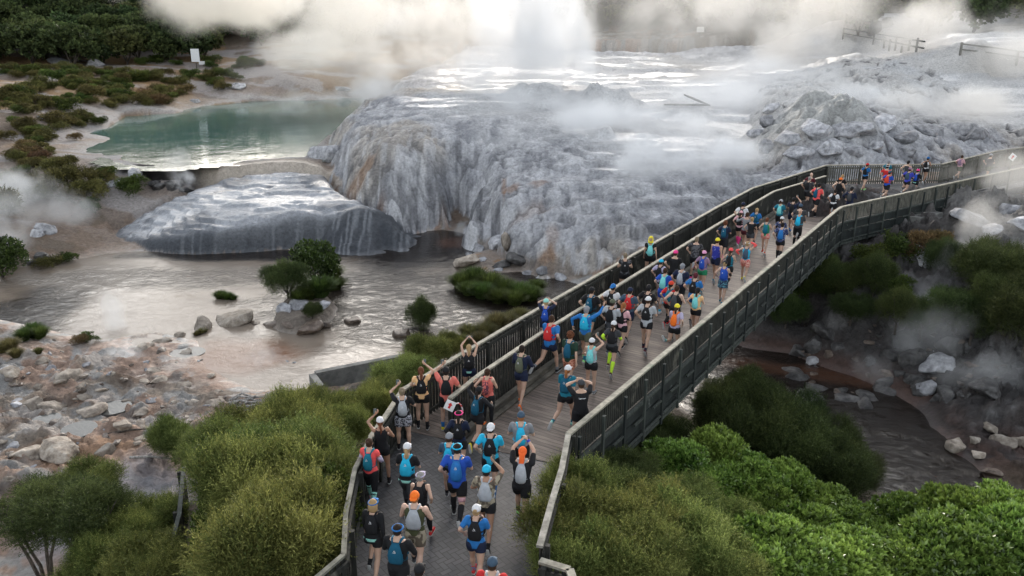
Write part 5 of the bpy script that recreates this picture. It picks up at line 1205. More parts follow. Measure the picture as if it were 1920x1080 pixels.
# ================================================================== PEOPLE
CC = dict(k=(.012, .012, .014), w=(.66, .66, .68), gy=(.22, .23, .25), lg=(.38, .40, .43), dgy=(.05, .052, .058), nb=(.012, .018, .045), sl=(.05, .085, .13), rb=(.018, .075, .40), bl=(.02, .15, .42), tb=(.008, .085, .15), te=(.01, .15, .22), cy=(.02, .42, .66), mi=(.30, .64, .56), tq=(.19, .60, .60),
          red=(.55, .028, .03), cor=(.66, .16, .13), cr2=(.85, .10, .10), pk=(.66, .38, .42), hp=(.80, .05, .25), pp=(.72, .32, .52), org=(.90, .17, .02), nor=(.95, .14, .03), ye=(.78, .66, .04), ne=(.55, .95, .05), pe=(.78, .48, .24), la=(.42, .38, .52), mau=(.27, .17, .25), gn=(.02, .22, .10), dg=(.015, .04, .026), ol=(.06, .065, .03), mar=(.085, .014, .022), ro=(.60, .06, .03), kh=(.10, .11, .075), pu=(.05, .06, .42), lm=(.35, .75, .25),
          br=(.045, .022, .012), db=(.018, .011, .008), bd=(.36, .24, .12), gi=(.28, .11, .04), ghr=(.26, .25, .24), ash=(.20, .155, .105), au=(.13, .045, .02))
SK = [(.52, .33, .24), (.44, .26, .18), (.36, .20, .13), (.58, .38, .29), (.22, .12, .075)]
PAT = dict(camo=((.30, .26, .19), (.09, .07, .05), 9, .5), greyprint=((.04, .04, .05), (.42, .42, .46), 26, .5), bluprint=((.012, .02, .06), (.10, .30, .36), 22, .55), orgprint=((.30, .09, .05), (.52, .24, .16), 24, .5), floral=((.015, .03, .10), (.30, .32, .42), 24, .62), pinkprint=((.60, .14, .12), (.10, .03, .05), 16, .5), rain=((.6, .08, .05), (.10, .30, .55), 30, .5), blktie=((.02, .02, .024), (.10, .10, .11), 12, .5), starb=((.02, .03, .28), (.22, .25, .55), 14, .66), redprint=((.60, .10, .10), (.75, .45, .35), 22, .5))
def cm(c, r=.85):
    if c in PAT: p = PAT[c]; return pattern_mat(*p)
    return cloth_mat(CC[c], r)
def skin_mat(i):
    key = ('skin', i)
    if key in _mc: return _mc[key]
    m, nt, b = base_mat('skin'); c = SK[i]
    tc = N(nt, 'ShaderNodeTexCoord'); nz = N(nt, 'ShaderNodeTexNoise'); nz.inputs['Scale'].default_value = 8; nt.links.new(tc.outputs['Object'], nz.inputs['Vector'])
    mx = N(nt, 'ShaderNodeMixRGB'); mx.inputs[1].default_value = (*[q*.86 for q in c], 1); mx.inputs[2].default_value = (*[q*1.1 for q in c], 1)
    nt.links.new(nz.outputs[0], mx.inputs[0]); nt.links.new(mx.outputs[0], b.inputs['Base Color']); b.inputs['Roughness'].default_value = .55
    _mc[key] = m; return m
M_EYE = cloth_mat((.02, .015, .012), .3, 'eye'); M_LIP = cloth_mat((.35, .12, .10), .6, 'lips'); M_SOLE = cloth_mat((.5, .5, .5), .8, 'shoe_sole')
dep = bpy.context.evaluated_depsgraph_get
def remesh(mb, name, mat, vox):
    me = mb.mesh('tmp', []); o = bpy.data.objects.new('tmp', me); COL.objects.link(o)
    md = o.modifiers.new('r', 'REMESH'); md.mode = 'VOXEL'; md.voxel_size = vox; md.use_smooth_shade = True
    s2 = o.modifiers.new('s', 'SMOOTH'); s2.factor = .5; s2.iterations = 2
    dg = dep(); dg.update(); ev = o.evaluated_get(dg); out = bpy.data.meshes.new_from_object(ev); out.name = name
    bpy.data.objects.remove(o); bpy.data.meshes.remove(me)
    out.materials.clear(); out.materials.append(mat); return out
def ik(a, t, l1, l2, pole):
    a = Vector(a); t = Vector(t); d = t-a; L = min(d.length, (l1+l2)*.995); d.normalize(); t = a+d*L
    c = (l1*l1+L*L-l2*l2)/(2*L); h = math.sqrt(max(0, l1*l1-c*c)); p = Vector(pole); p = p-d*p.dot(d); p.normalize()
    return a+d*c+p*h, t
LEGS = {'A': (42, 78, -18, 18), 'B': (12, 18, -12, 98), 'C': (28, 22, -22, 50), 'D': (50, 95, -6, 12), 'W': (19, 6, -17, 20), 'S': (2, 3, -2, 4), 'T': (8, 14, -5, 3)}
def limb_dir(a, side, ab): return Vector((side*math.sin(R(ab)), math.sin(R(a))*math.cos(R(ab)), -math.cos(R(a))*math.cos(R(ab))))
def person(hx, hy, fy, sex, legs, arms, hair, hat, top, slv, pack, bot, bl, sock, shoe, lab, h=None, skin=0, pkc=None, ls=.0, mirror=False, headyaw=0.0, sleeves=None, hem=None, hh=None, logo=True, pose_lean=None, build=1.0, group=None, phone=None, extra=None, turn=0):
    fem = sex == 'f'; g = random.Random(int(hx*7+hy))
    D_est = at(hx, hy, 1.5)[1]; vox = .020 if D_est < 20 else (.024 if D_est < 30 else .030)
    la, lk, ra, rk = LEGS[legs]
    if mirror: la, lk, ra, rk = ra, rk, la, lk
    j = lambda: g.uniform(-4, 4)
    la += j(); ra += j()
    lean = R(pose_lean if pose_lean is not None else (9 if legs in 'ABCD' else (4 if legs == 'W' else -1)))
    u = Vector((0, math.sin(lean), math.cos(lean))); f = Vector((0, math.cos(lean), -math.sin(lean))); P0 = Vector((0, 0, .93))
    tw = (0.10 if legs in 'ABCDW' else 0)*(1 if not mirror else -1)
    sw = (.165 if fem else .19)*build; hw = .092 if fem else .088
    S = {}
    for s_ in (-1, 1):
        S[s_] = P0+u*.485+Vector((s_*sw*math.cos(tw), -s_*sw*math.sin(tw), 0))
    neck = P0+u*.545; hd = neck+(u+Vector((0, 0, 1))).normalized()*.135+Vector((0, .02, 0))
    legp = {}
    for s_, a, k in ((-1, la, lk), (1, ra, rk)):
        hp = P0+Vector((s_*hw, 0, -.02)); ab = 3 if legs != 'S' else 5
        kn = hp+limb_dir(a, s_, ab)*.43; an = kn+limb_dir(a-k, s_, ab*.3)*.41
        sh = (an-kn).normalized(); fd = Vector((s_*.08, 1, 0)); fd = (fd-sh*fd.dot(sh)).normalized()
        pit = 0.0 if legs in 'S' else (R(-28) if k > 40 or a < -8 else R(6))
        fd = (fd*math.cos(pit)+sh*(-math.sin(pit))).normalized()
        legp[s_] = (hp, kn, an, fd, sh)
    # arms
    armt = {}
    def fwd(s_): return S[s_]+Vector((-s_*.07, .25, -.13)), (s_*.7, -.8, -.6)
    def bck(s_): return S[s_]+Vector((s_*.08, -.02, -.34)), (s_*.5, -1, .1)
    def down(s_, q=.05): return S[s_]+Vector((s_*.09, q, -.50)), (s_*.3, -1, 0)
    hold = None
    if arms == 'run': armt = {-1: fwd(-1), 1: bck(1)} if (mirror) else {-1: bck(-1), 1: fwd(1)}
    elif arms == 'walk': armt = {-1: down(-1, .14), 1: down(1, -.12)}
    elif arms == 'both': armt = {s_: (hd+Vector((s_*.065, .27, .14)), (s_*1, 0, -.6)) for s_ in (-1, 1)}; hold = hd+Vector((0, .30, .17))
    elif arms == 'bothface': armt = {s_: (hd+Vector((s_*.09, .17, .02)), (s_*1, 0, -.7)) for s_ in (-1, 1)}; hold = hd+Vector((0, .21, .04))
    elif arms == 'high': armt = {s_: (hd+Vector((s_*.08, .22, .20)), (s_*1, 0, -.3)) for s_ in (-1, 1)}; hold = hd+Vector((0, .25, .24))
    elif arms == 'right': armt = {1: (hd+Vector((.11, .24, .07)), (1, 0, -.7)), -1: (S[-1]+Vector((.05, .24, -.28)), (-1, -.5, -.5))}; hold = hd+Vector((.08, .28, .12))
    elif arms == 'left': armt = {-1: (hd+Vector((-.11, .25, .07)), (-1, 0, -.7)), 1: (S[1]+Vector((-.04, .22, -.22)), (1, -.6, -.5))}; hold = hd+Vector((-.10, .29, .12))
    elif arms == 'point': armt = {1: (S[1]+Vector((.22, .34, .30)), (1, 0, -.5)), -1: (S[-1]+Vector((-.22, -.05, -.36)), (-1, -.6, .2))}
    elif arms == 'raisel': armt = {-1: (S[-1]+Vector((-.14, .26, .28)), (-1, 0, -.3)), 1: (S[1]+Vector((.10, .26, -.22)), (1, -.6, -.4))}
    elif arms == 'visor': armt = {1: (hd+Vector((.11, .12, .05)), (1, .1, .1)), -1: (S[-1]+Vector((-.16, .08, -.30)), (-1, -.8, .2))}
    elif arms == 'out': armt = {-1: (S[-1]+Vector((-.30, .22, -.05)), (-1, -.3, -.6)), 1: down(1, .1)}
    elif arms == 'fold': armt = {s_: (S[s_]+Vector((-s_*.10, .22, -.20)), (s_, -.6, -.6)) for s_ in (-1, 1)}
    ap = {}
    for s_ in (-1, 1):
        el, ha = ik(S[s_], armt[s_][0], .28, .245, armt[s_][1]); ap[s_] = (S[s_], el, ha)
    # ---------- body
    mb = MB(); X1 = (1, 0, 0); bw = build
    wa, hi_, ch = ((.118, .172, .150) if fem else (.138, .158, .175))
    wa *= bw; hi_ *= bw; ch *= bw
    tor = [(-.13, .09, .08), (-.08, hi_*.9, .11), (-.01, hi_, .118), (.08, (hi_+wa)/2, .106), (.17, wa, .094*bw), (.28, (wa+ch)/2+.005, .103*bw), (.38, ch, .112*bw), (.45, ch*.98, .10), (.505, ch*.72, .08), (.545, .062, .062), (.575, .052, .055)]
    mb.tube([P0+u*t for t, _, _ in tor], [(a, b) for _, a, b in tor], 16, 0, True, 1, X1)
    mb.capsule(neck-u*.03, hd-Vector((0, .01, .05)), .056 if not fem else .048, .05 if not fem else .045, 10)
    # head: skull, face, jaw, nose, ears
    mb.ell(hd+Vector((0, -.012, .022)), (.076, .094, .096)); mb.ell(hd+Vector((0, .022, -.03)), (.060, .070, .085)); mb.ell(hd+Vector((0, .094, -.012)), (.012, .018, .022), nu=8, nv=5)
    for s_ in (-1, 1): mb.ell(hd+Vector((s_*.079, -.005, -.005)), (.010, .020, .030), nu=8, nv=5)
    for s_ in (-1, 1):
        a, e, w_ = ap[s_]; k_ = .88 if fem else 1.0
        mb.ell(a-u*.005, (.062*k_, .062*k_, .06*k_)); mb.capsule(a, e, .052*k_*bw, .040*k_, 10); mb.tube([e, e+(w_-e)*.3, w_], [.040*k_, .043*k_, .026*k_], 10)
        mb.ell(w_, (.027, .027, .027), nu=8, nv=6)
        hp, kn, an, fd, sh = legp[s_]
        mb.tube([hp+Vector((0, 0, .02)), hp+(kn-hp)*.35, hp+(kn-hp)*.75, kn], [.098*bw, .090*bw, .068*bw, .056], 12)
        mb.ell(kn, (.056, .058, .056)); back = (fd*-1)
        mb.tube([kn, kn+(an-kn)*.28+back*.014, kn+(an-kn)*.6+back*.006, an, an+sh*.03], [.054, .060*bw, .046, .034, .036], 10)
        mb.ell(hp+Vector((0, -.055, -.02)), (.082*bw, .075, .085))
        mb.capsule(an+sh*.035, an+sh*.045+fd*.13, .032, .026, 8)
    me = remesh(mb, 'person_body', skin_mat(skin), vox)
    # hands (palm, four fingers, thumb) and face joined to the same mesh
    mh = MB(); FG = ((-.030, .066, .0085), (-.011, .076, .009), (.009, .072, .0088), (.028, .056, .0075))
    for s_ in (-1, 1):
        a, e, w_ = ap[s_]; d = (w_-e).normalized(); grip = hold is not None and (armt[s_][0]-hold).length < .25
        inn = Vector((-s_, 0, 0)) if not grip else (hold-w_).normalized()
        inn = (inn-d*inn.dot(d)).normalized(); sd_ = d.cross(inn).normalized()
        mh.capsule(w_+d*.015, w_+d*.065, .036, .040, 10, 0, sd_, .42)
        cu = .9 if grip else .75
        for x_, L, r_ in FG:
            b0 = w_+d*.085+sd_*x_; b1 = b0+(d*math.cos(cu*.5)+inn*math.sin(cu*.5))*L*.5; b2 = b1+(d*math.cos(cu*1.5)+inn*math.sin(cu*1.5))*L*.5
            mh.tube([b0-d*.02, b0, b1, b2], [r_, r_*1.05, r_, r_*.7], 6)
        ts = 1 if sd_.y > 0 or sd_.z > 0 else -1
        t0 = w_+d*.03+sd_*ts*.028; mh.tube([t0, t0+d*.025+sd_*ts*.022+inn*.008, t0+d*.055+sd_*ts*.026+inn*.028], [.013, .011, .008], 6)
    for s_ in (-1, 1): mh.ell(hd+Vector((s_*.030, .083, .008)), (.012, .008, .007), nu=8, nv=5, mi=1)
    mh.ell(hd+Vector((0, .088, -.048)), (.022, .008, .006), nu=8, nv=5, mi=2)
    bmx = bmesh.new(); bmx.from_mesh(me); m2 = mh.mesh('tmp2', []); bmx.from_mesh(m2); bmx.to_mesh(me); bmx.free(); bpy.data.meshes.remove(m2)
    me.materials.append(M_EYE); me.materials.append(M_LIP)
    # ---------- placement
    top_z = hd.z+.118+(.02 if hat or hair in ('curly',) else .01)
    low = min(min((legp[s_][2]+legp[s_][4]*.075+legp[s_][3]*q).z-.02 for q in (-.05, .16)) for s_ in (-1, 1))
    ph = top_z-low; H0 = 1.67 if fem else 1.79
    if hh: s = hh/1.75
    else:
        x_, y_, _ = at(hx, fy, 0); zz = 1.6
        for _ in range(20): zz += (proj(x_, y_, zz)[1]-hy)*.012
        s = min(max(zz/ph, H0*.955/1.75), H0*1.045/1.75)
    ztop = ph*s
    x_, y_, _ = at(hx, hy, ztop)
    if h is None:
        h = 10 if y_ < 17.5 else (33 if y_ < 38 else (44 if y_ < 41 else 56))
    h += turn+g.uniform(-4, 4); rz = -R(h)
    hl = Vector((hd.x, hd.y-.01, 0))*s; hl.rotate(Matrix.Rotation(rz, 3, 'Z'))
    root = empty('person', (x_-hl.x, y_-hl.y, -low*s+.012), rz); root.scale = (s, s, s); tag(root, lab, 'person', group)
    link('body', me, root)
    # ---------- clothes
    def tubeT(m_, t0, t1, infl, flare=0.0):
        ts = np.linspace(t0, t1, 9); tt = [q[0] for q in tor]
        aa = np.interp(ts, tt, [q[1] for q in tor]); bb = np.interp(ts, tt, [q[2] for q in tor])
        m_.tube([P0+u*float(t) for t in ts], [(float(a)+infl+flare*max(0, (.2-t))*.5, float(b)+infl+flare*max(0, (.2-t))*.6) for a, b, t in zip(aa, bb, ts)], 18, 0, True, 1, X1)
    fit = .012 if fem else .017
    ms = MB(); tb_ = -.02 if fem else -.055
    if ls: tb_ -= ls
    if slv == 'bra': tubeT(ms, .26, .46, .010)
    else: tubeT(ms, tb_, .49, fit, .10 if slv != 'tank' else .05)
    for s_ in (-1, 1):
        a, e, w_ = ap[s_]
        if slv == 'short': ms.capsule(a-u*.005, a+(e-a)*.62, .072, .060, 12)
        elif slv == 'long': ms.capsule(a-u*.005, e, .068, .051, 12); ms.capsule(e, e+(w_-e)*.88, .051, .036, 12)
        elif slv in ('tank', 'bra'): ms.tube([P0+u*.40+Vector((s_*.09, .08, 0)), P0+u*.515+Vector((s_*.085, .0, .012)), P0+u*.40+Vector((s_*.09, -.085, 0))], [.028, .026, .028], 8)
        elif slv == 'cap': ms.capsule(a-u*.005, a+(e-a)*.25, .068, .062, 12)
    link('shirt', remesh(ms, 'shirt', cm(top), vox), root)
    if hem:
        mm = MB(); tubeT(mm, tb_-.035, tb_+.02, fit+.004, .1); link('shirt_hem', mm.mesh('shirt_hem', cm(hem)), root)
    mo = MB(); fr = {'s': .42, 'm': .62, 'l': .86, 'leg': 1.0, 'cap': 1.0}[bl]; tight = bl in ('leg', 'cap')
    tubeT(mo, -.13, .09, .010 if tight else .016)
    for s_ in (-1, 1):
        hp, kn, an, fd, sh = legp[s_]; dd = kn-hp
        mo.tube([hp+Vector((0, 0, .03)), hp+dd*fr*.5, hp+dd*fr], [.112*bw, (.098 if tight else .112)*bw, (.066 if tight else .112-.022*fr)*bw], 14)
        mo.ell(hp+Vector((0, -.055, -.02)), (.090*bw, .088, .092))
        if tight:
            kk = .55 if bl == 'cap' else .9
            mo.ell(kn, (.063, .065, .063)); mo.tube([kn, kn+(an-kn)*.28-fd*.014, kn+(an-kn)*kk], [.061, .067, .05 if kk < .8 else .042], 12)
    if extra and 'skirt' in extra: mo.tube([P0+u*.02, P0-u*.10, P0-u*.26], [(.17, .13), (.19, .16), (.21, .19)], 18, 0, True, 1, X1)
    link('leggings' if tight else 'shorts', remesh(mo, 'shorts', cm(bot), vox), root)
    for s_ in (-1, 1):
        hp, kn, an, fd, sh = legp[s_]
        if sock:
            c_, q = sock; m_ = MB(); t = {'lo': .80, 'mid': .66, 'hi': .12}[q]; P = []; rd = []
            for tt_ in np.linspace(t, 1.02, 5):
                P.append(kn+(an-kn)*float(tt_)-fd*(.014*max(0, 1-abs(tt_-.28)*1.8))); rd.append(float(np.interp(tt_, [0, .28, .6, 1.0], [.060, .067, .053, .041])))
            m_.tube(P, rd, 12); link('sock', m_.mesh('sock', cm(c_)), root)
        m_ = MB(); b0 = an+sh*.052; up_ = -sh
        pts = [b0-fd*.065, b0-fd*.03, b0+fd*.03, b0+fd*.09, b0+fd*.15, b0+fd*.185]
        sdv = sh.cross(fd)
        m_.tube([p_+up_*z_ for p_, z_ in zip(pts, (.012, .018, .014, .002, -.006, -.010))], [(.030, .030), (.040, .044), (.040, .046), (.044, .032), (.042, .024), (.022, .014)], 12, 0, True, 1, sdv)
        m_.tube([p_-up_*.026 for p_ in pts], [(.030, .012), (.042, .014), (.040, .014), (.047, .014), (.044, .012), (.024, .010)], 10, 1, True, 1, sdv)
        link('shoe', m_.mesh('shoe', [cm(shoe), M_SOLE]), root)
        if sleeves and (sleeves[1] == 'b' or (sleeves[1] == 'r' and s_ == 1) or (sleeves[1] == 'l' and s_ == -1)):
            a, e, w_ = ap[s_]; m_ = MB(); m_.tube([a+(e-a)*.55, e, e+(w_-e)*.3, w_], [.051, .049, .05, .034], 12); link('arm_sleeve', m_.mesh('arm_sleeve', cm(sleeves[0])), root)
    # ---------- pack or vest on the back
    if pack:
        kind = pack; bi = np.interp; m_ = MB(); vest = kind == 'vest'
        secs = [(.10, .10, .02), (.14, .125, .038), (.26, .135, .044), (.36, .115, .038), (.44, .085, .026), (.495, .055, .014)] if vest else [(.07, .07, .03), (.11, .10, .065), (.22, .112, .085), (.34, .10, .075), (.42, .08, .05), (.475, .05, .02)]
        P = []; rd = []
        for t, a, b in secs:
            dpt = float(bi(t, [q[0] for q in tor], [q[2] for q in tor]))+fit; P.append(P0+u*t-f*(dpt+b*.55)); rd.append((a*bw, b))
        m_.tube(P, rd, 14, 0, True, 1, X1)
        if vest:   # panels hugging the ribs
            for s_ in (-1, 1):
                dA = lambda t: float(bi(t, [q[0] for q in tor], [q[1] for q in tor]))+fit
                for t in (.17, .27):
                    m_.tube([P0+u*t-f*.11+Vector((s_*.09, 0, 0)), P0+u*t+Vector((s_*(dA(t)+.004), 0, 0)), P0+u*(t+.02)+f*.12+Vector((s_*.07, 0, 0))], [(.03, .014)]*3, 8, 0, True, 1, (0, 0, 1))
        for s_ in (-1, 1):
            m_.tube([P0+u*.44-f*.105+Vector((s_*.05, 0, 0)), P0+u*.535-f*.045+Vector((s_*.085, 0, 0)), P0+u*.53+f*.045+Vector((s_*.095, 0, 0)), P0+u*.43+f*.125+Vector((s_*.095, 0, 0)), P0+u*.25+f*.13+Vector((s_*.10, 0, 0)), P0+u*.14+Vector((s_*(.15 if fem else .165), 0, 0)), P0+u*.13-f*.10+Vector((s_*.09, 0, 0))],
                    [(.026, .010)]*7, 8, 0, True, 1)
        link('running_vest' if vest else 'hydration_pack', m_.mesh('running_vest', cm(pkc)), root)
        if logo and D_est < 38:
            ml = MB(); t = .36; dpt = float(bi(t, [q[0] for q in tor], [q[2] for q in tor]))+fit+(.038*1.56 if vest else .075*1.56)
            c0 = P0+u*t-f*(dpt+.004); w2 = .022
            for tri in ([(-w2, 0), (0, .045), (w2*.2, .02)], [(w2*.1, .0), (w2*.5, .03), (w2*1.2, 0)], [(-w2*1.3, -.016), (w2*1.3, -.016), (w2*1.3, -.008), (-w2*1.3, -.008)]):
                n_ = len(tri); V0 = [c0+Vector((x, 0, 0))+u*z for x, z in tri]; V1 = [v-f*.002 for v in V0]
                ml.add(V0+V1, [tuple(range(n_)), tuple(reversed(range(n_, 2*n_)))]+[(i, n_+i, n_+(i+1) % n_, (i+1) % n_) for i in range(n_)])
            link('logo', ml.mesh('logo', cm('w')), root)
    # ---------- head wear and hair
    Y = Matrix.Rotation(R(headyaw), 3, 'Z')
    def hp_(x, y, z): return hd+Y @ Vector((x, y, z))
    if hair:
        st, hc = hair; m_ = MB(); mt = cm(hc)
        if st != 'none':
            m_.ell(hp_(0, -.022, .024), (.084, .094, .100), Y)
            m_.ell(hp_(0, -.045, -.03), (.072, .064, .055), Y)
        if st == 'pony': m_.tube([hp_(0, -.10, .03), hp_(.005, -.145, .02), hp_(.02, -.165, -.06), hp_(.01, -.15, -.16), hp_(-.01, -.135, -.23)], [.022, .036, .038, .028, .008], 9)
        elif st == 'plait': m_.tube([hp_(0, -.10, -.02), hp_(.0, -.12, -.10), hp_(.02, -.125, -.19), hp_(.0, -.13, -.28)], [.028, .026, .022, .008], 8)
        elif st == 'bun': m_.ell(hp_(0, -.118, .05), (.042, .038, .042))
        elif st == 'bob': m_.tube([hp_(0, -.03, .06), hp_(0, -.045, -.02), hp_(0, -.045, -.10), hp_(0, -.04, -.14)], [(.086, .088), (.098, .088), (.096, .078), (.078, .06)], 14, 0, True, 1, X1)
        elif st == 'curly':
            for i in range(26):
                v = Vector((g.gauss(0, 1), g.gauss(-.4, 1), g.gauss(.4, .8))).normalized(); m_.ell(hp_(v.x*.085, -.02+v.y*.09, .035+v.z*.09), (.032, .032, .032), nu=7, nv=5)
        link('hair', m_.mesh('hair', mt), root)
    if hat:
        st, hc = hat[:2]; m_ = MB(); brim = 1 if st != 'capback' else -1
        if st in ('cap', 'capback'):
            m_.ell(hp_(0, -.008, .030), (.091, .108, .105), Y, 16, 8, 0, -.05)
            m_.tube([hp_(0, brim*.085, .038), hp_(0, brim*.12, .036), hp_(0, brim*.165, .022)], [(.070, .010), (.072, .008), (.045, .005)], 12, 0, True, 1, Y @ Vector((1, 0, 0)))
            m_.ell(hp_(0, -.008, .136), (.010, .010, .006), nu=6, nv=4)
        elif st in ('visor', 'band'):
            n_ = 20; ring = [hp_(.093*math.cos(6.283*i/n_), -.006+.110*math.sin(6.283*i/n_), .045) for i in range(n_+1)]
            m_.tube(ring, [(.006, .020)]*(n_+1), 6, 0, False, 1, (0, 1, .01)) if False else m_.tube(ring, [.014]*(n_+1), 6, 0, False)
            if st == 'visor': m_.tube([hp_(0, .085, .045), hp_(0, .13, .040), hp_(0, .17, .028)], [(.070, .008), (.072, .007), (.05, .005)], 12, 0, True, 1, X1)
        elif st == 'buff':
            m_.ell(hp_(0, -.012, .024), (.088, .104, .106), None, 14, 9); m_.tube([hp_(0, -.06, .03), hp_(0, -.10, -.03), hp_(0.0, -.125, -.12), hp_(-.01, -.15, -.20), hp_(0, -.15, -.25)], [(.078, .05), (.06, .045), (.052, .03), (.05, .022), (.03, .01)], 12, 0, True, 1, X1)
        elif st == 'beanie': m_.ell(hp_(0, -.014, .028), (.090, .106, .108), None, 14, 8, 0, -.25)
        elif st == 'flap':
            m_.ell(hp_(0, -.008, .030), (.094, .110, .108), None, 16, 8, 0, -.05); m_.tube([hp_(0, .085, .036), hp_(0, .16, .022)], [(.072, .009), (.05, .006)], 12, 0, True, 1, X1)
            m_.tube([hp_(0, -.06, .05), hp_(0, -.095, -.04), hp_(0, -.12, -.12)], [(.09, .04), (.10, .03), (.10, .014)], 12, 0, True, 1, X1)
        link({'cap': 'cap', 'capback': 'cap', 'visor': 'visor', 'band': 'headband', 'buff': 'headscarf', 'beanie': 'beanie', 'flap': 'sun_hat'}[st], m_.mesh('cap', cm(hc)), root)
    if extra and 'tietop' in extra:   # jumper tied round the waist
        m_ = MB(); m_.tube([P0+u*.13, P0+u*.02, P0-u*.12, P0-u*.20], [(.165, .13), (.185, .15), (.19, .15), (.16, .12)], 16, 0, True, 1, X1); link('waist_garment', remesh(m_, 'waist_garment', cm(extra[1]), vox), root)
    if extra and 'band' in extra:
        a, e, w_ = ap[1]; m_ = MB(); m_.tube([e+(w_-e)*.8, e+(w_-e)*1.02], [.036, .034], 10); link('wristband', m_.mesh('wristband', cm(extra[1])), root)
    if extra and 'text' in extra:
        m_ = MB(); t = .36; x = -.085
        # the letters printed across the shoulder blades
        GL = {'T': [(0, 1, 1, 1), (.5, 1, .5, 0)], 'a': [(0, .55, 1, .6), (1, .6, 1, 0), (1, 0, 0, 0), (0, 0, 0, .32), (0, .32, 1, .32)], 'm': [(0, 0, 0, .6), (0, .6, .5, .6), (.5, .6, .5, 0), (.5, .6, 1, .6), (1, .6, 1, 0)], 'n': [(0, 0, 0, .6), (0, .6, 1, .6), (1, .6, 1, 0)], 'o': [(0, 0, 0, .6), (0, .6, 1, .6), (1, .6, 1, 0), (1, 0, 0, 0)]}
        dpt = .112+fit+.010
        for ch_ in extra[1]:
            for x0, z0, x1, z1 in GL[ch_]:
                m_.beam(P0+u*(t+z0*.035)-f*dpt+Vector((x+x0*.02, 0, 0)), P0+u*(t+z1*.035)-f*dpt+Vector((x+x1*.02, 0, 0)), .006, .006)
            x += .030
        link('print', m_.mesh('print', cm('w')), root)
    if extra and 'kneeband' in extra:
        hp, kn, an, fd, sh = legp[1]; m_ = MB(); m_.tube([hp+(kn-hp)*.66, hp+(kn-hp)*.86], [.082, .070], 12); link('thigh_band', m_.mesh('thigh_band', cm('pk')), root)
    if hold is not None and phone:
        M_ = Matrix.Translation(root.location) @ Matrix.Rotation(rz, 4, 'Z') @ Matrix.Scale(s, 4); pw_ = M_ @ hold
        mb = MB(); wd, ht = (.16, .078) if arms in ('both', 'high', 'bothface') and g.random() < .7 else (.076, .155)
        mb.box((0, 0, 0), (wd, .009, ht)); mb.box((0, -.0055, 0), (wd*.9, .002, ht*.92), None, 1); mb.box((wd*.3, .0055, ht*.3), (.02, .002, .02), None, 1)
        o = mb.build('phone', [cm('k', .4), cloth_mat((.10, .13, .13), .15, 'phone_screen')], None, pw_); o.rotation_euler = (R(-12), 0, rz); tag(o, phone, 'phone')
    return root
G1 = 'runners on the paved path'; G2 = 'runners on the bridge deck'; G3 = 'spectating runners at the outer fence'; G4 = 'runners on the far asphalt path'
p = person
# -- paved area and the fence watchers
p(692, 822, 940, 'f', 'W', 'fold', ('bun', 'br'), None, 'cr2', 'cap', 'pack', 'k', 'cap', ('mi', 'hi'), 'pk', 'woman in coral top with teal hydration pack and mint calf socks beside the thicket', h=5, pkc='te', sleeves=('la', 'b'), group=G1)
p(712, 782, 899, 'f', 'S', 'left', ('plait', 'au'), ('cap', 'w'), 'k', 'tank', None, 'k', 's', ('k', 'lo'), 'k', 'woman in black tank top and white cap filming at the outer fence', h=-12, skin=2, group=G3, phone='phone raised by the woman in black tank top and white cap')
p(753, 727, 830, 'f', 'S', 'left', ('bun', 'ash'), None, 'k', 'short', 'pack', 'greyprint', 'm', ('k', 'lo'), 'k', 'woman with silver hydration pack and speckled shorts filming at the fence', h=-5, pkc='lg', build=1.12, group=G3, phone='phone held up by the woman with the silver hydration pack')
p(789, 688, 803, 'f', 'T', 'right', ('pony', 'au'), None, 'pe', 'cap', 'vest', 'k', 's', ('k', 'mid'), 'k', 'woman with long auburn ponytail and peach top under black vest filming', h=0, pkc='k', hem='pe', group=G3, phone='phone held high by the woman in the peach top')
p(836, 688, 803, 'm', 'T', 'left', ('short', 'db'), ('cap', 'k'), 'cor', 'short', 'vest', 'k', 'm', ('bl', 'mid'), 'ye', 'man in loose coral tee, black vest and yellow shoes by the fence', h=2, pkc='k', ls=.06, logo=False, group=G3, phone='phone at the ear of the man in the coral tee')
p(879, 646, 741, 'f', 'S', 'high', ('pony', 'bd'), None, 'k', 'tank', 'vest', 'nb', 's', ('k', 'mid'), 'k', 'blond woman in black top with mint hem filming with both arms up', h=0, pkc='k', hem='mi', group=G3, phone='phone held in both hands by the blond woman with raised arms')
p(763, 831, 960, 'f', 'C', 'fold', ('pony', 'bd'), ('cap', 'w'), 'k', 'short', 'vest', 'dgy', 'leg', ('k', 'mid'), 'k', 'woman in white cap with cyan vest over black top and grey leggings', pkc='cy', hem='mi', h=8, group=G1)
p(788, 884, 1010, 'f', 'C', 'run', ('bun', 'ghr'), ('visor', 'la'), 'k', 'tank', 'vest', 'k', 'leg', None, 'red', 'grey haired woman in black racerback top with lime hem and black leggings', pkc='k', hem='lm', mirror=True, group=G1)
p(777, 922, 1059, 'm', 'W', 'fold', ('short', 'gi'), ('capback', 'org'), 'ol', 'tank', 'vest', 'camo', 'm', ('k', 'lo'), 'dgy', 'bare shouldered man in orange cap with pale grey vest and olive top', pkc='lg', skin=3, build=1.08, logo=False, group=G1)
p(699, 935, 1075, 'f', 'A', 'walk', ('bob', 'bd'), ('visor', 'bl'), 'k', 'long', 'vest', 'k', 's', ('k', 'lo'), 'k', 'blond woman in black long sleeves and black shorts at the left path edge', pkc='k', hem='mi', h=12, group=G1)
p(745, 982, 1122, 'm', 'W', 'fold', ('short', 'db'), ('band', 'bl'), 'k', 'long', 'vest', 'k', 'm', None, 'k', 'dark haired man with blue sunglasses strap, black top and blue vest', pkc='tb', build=1.05, group=G1)
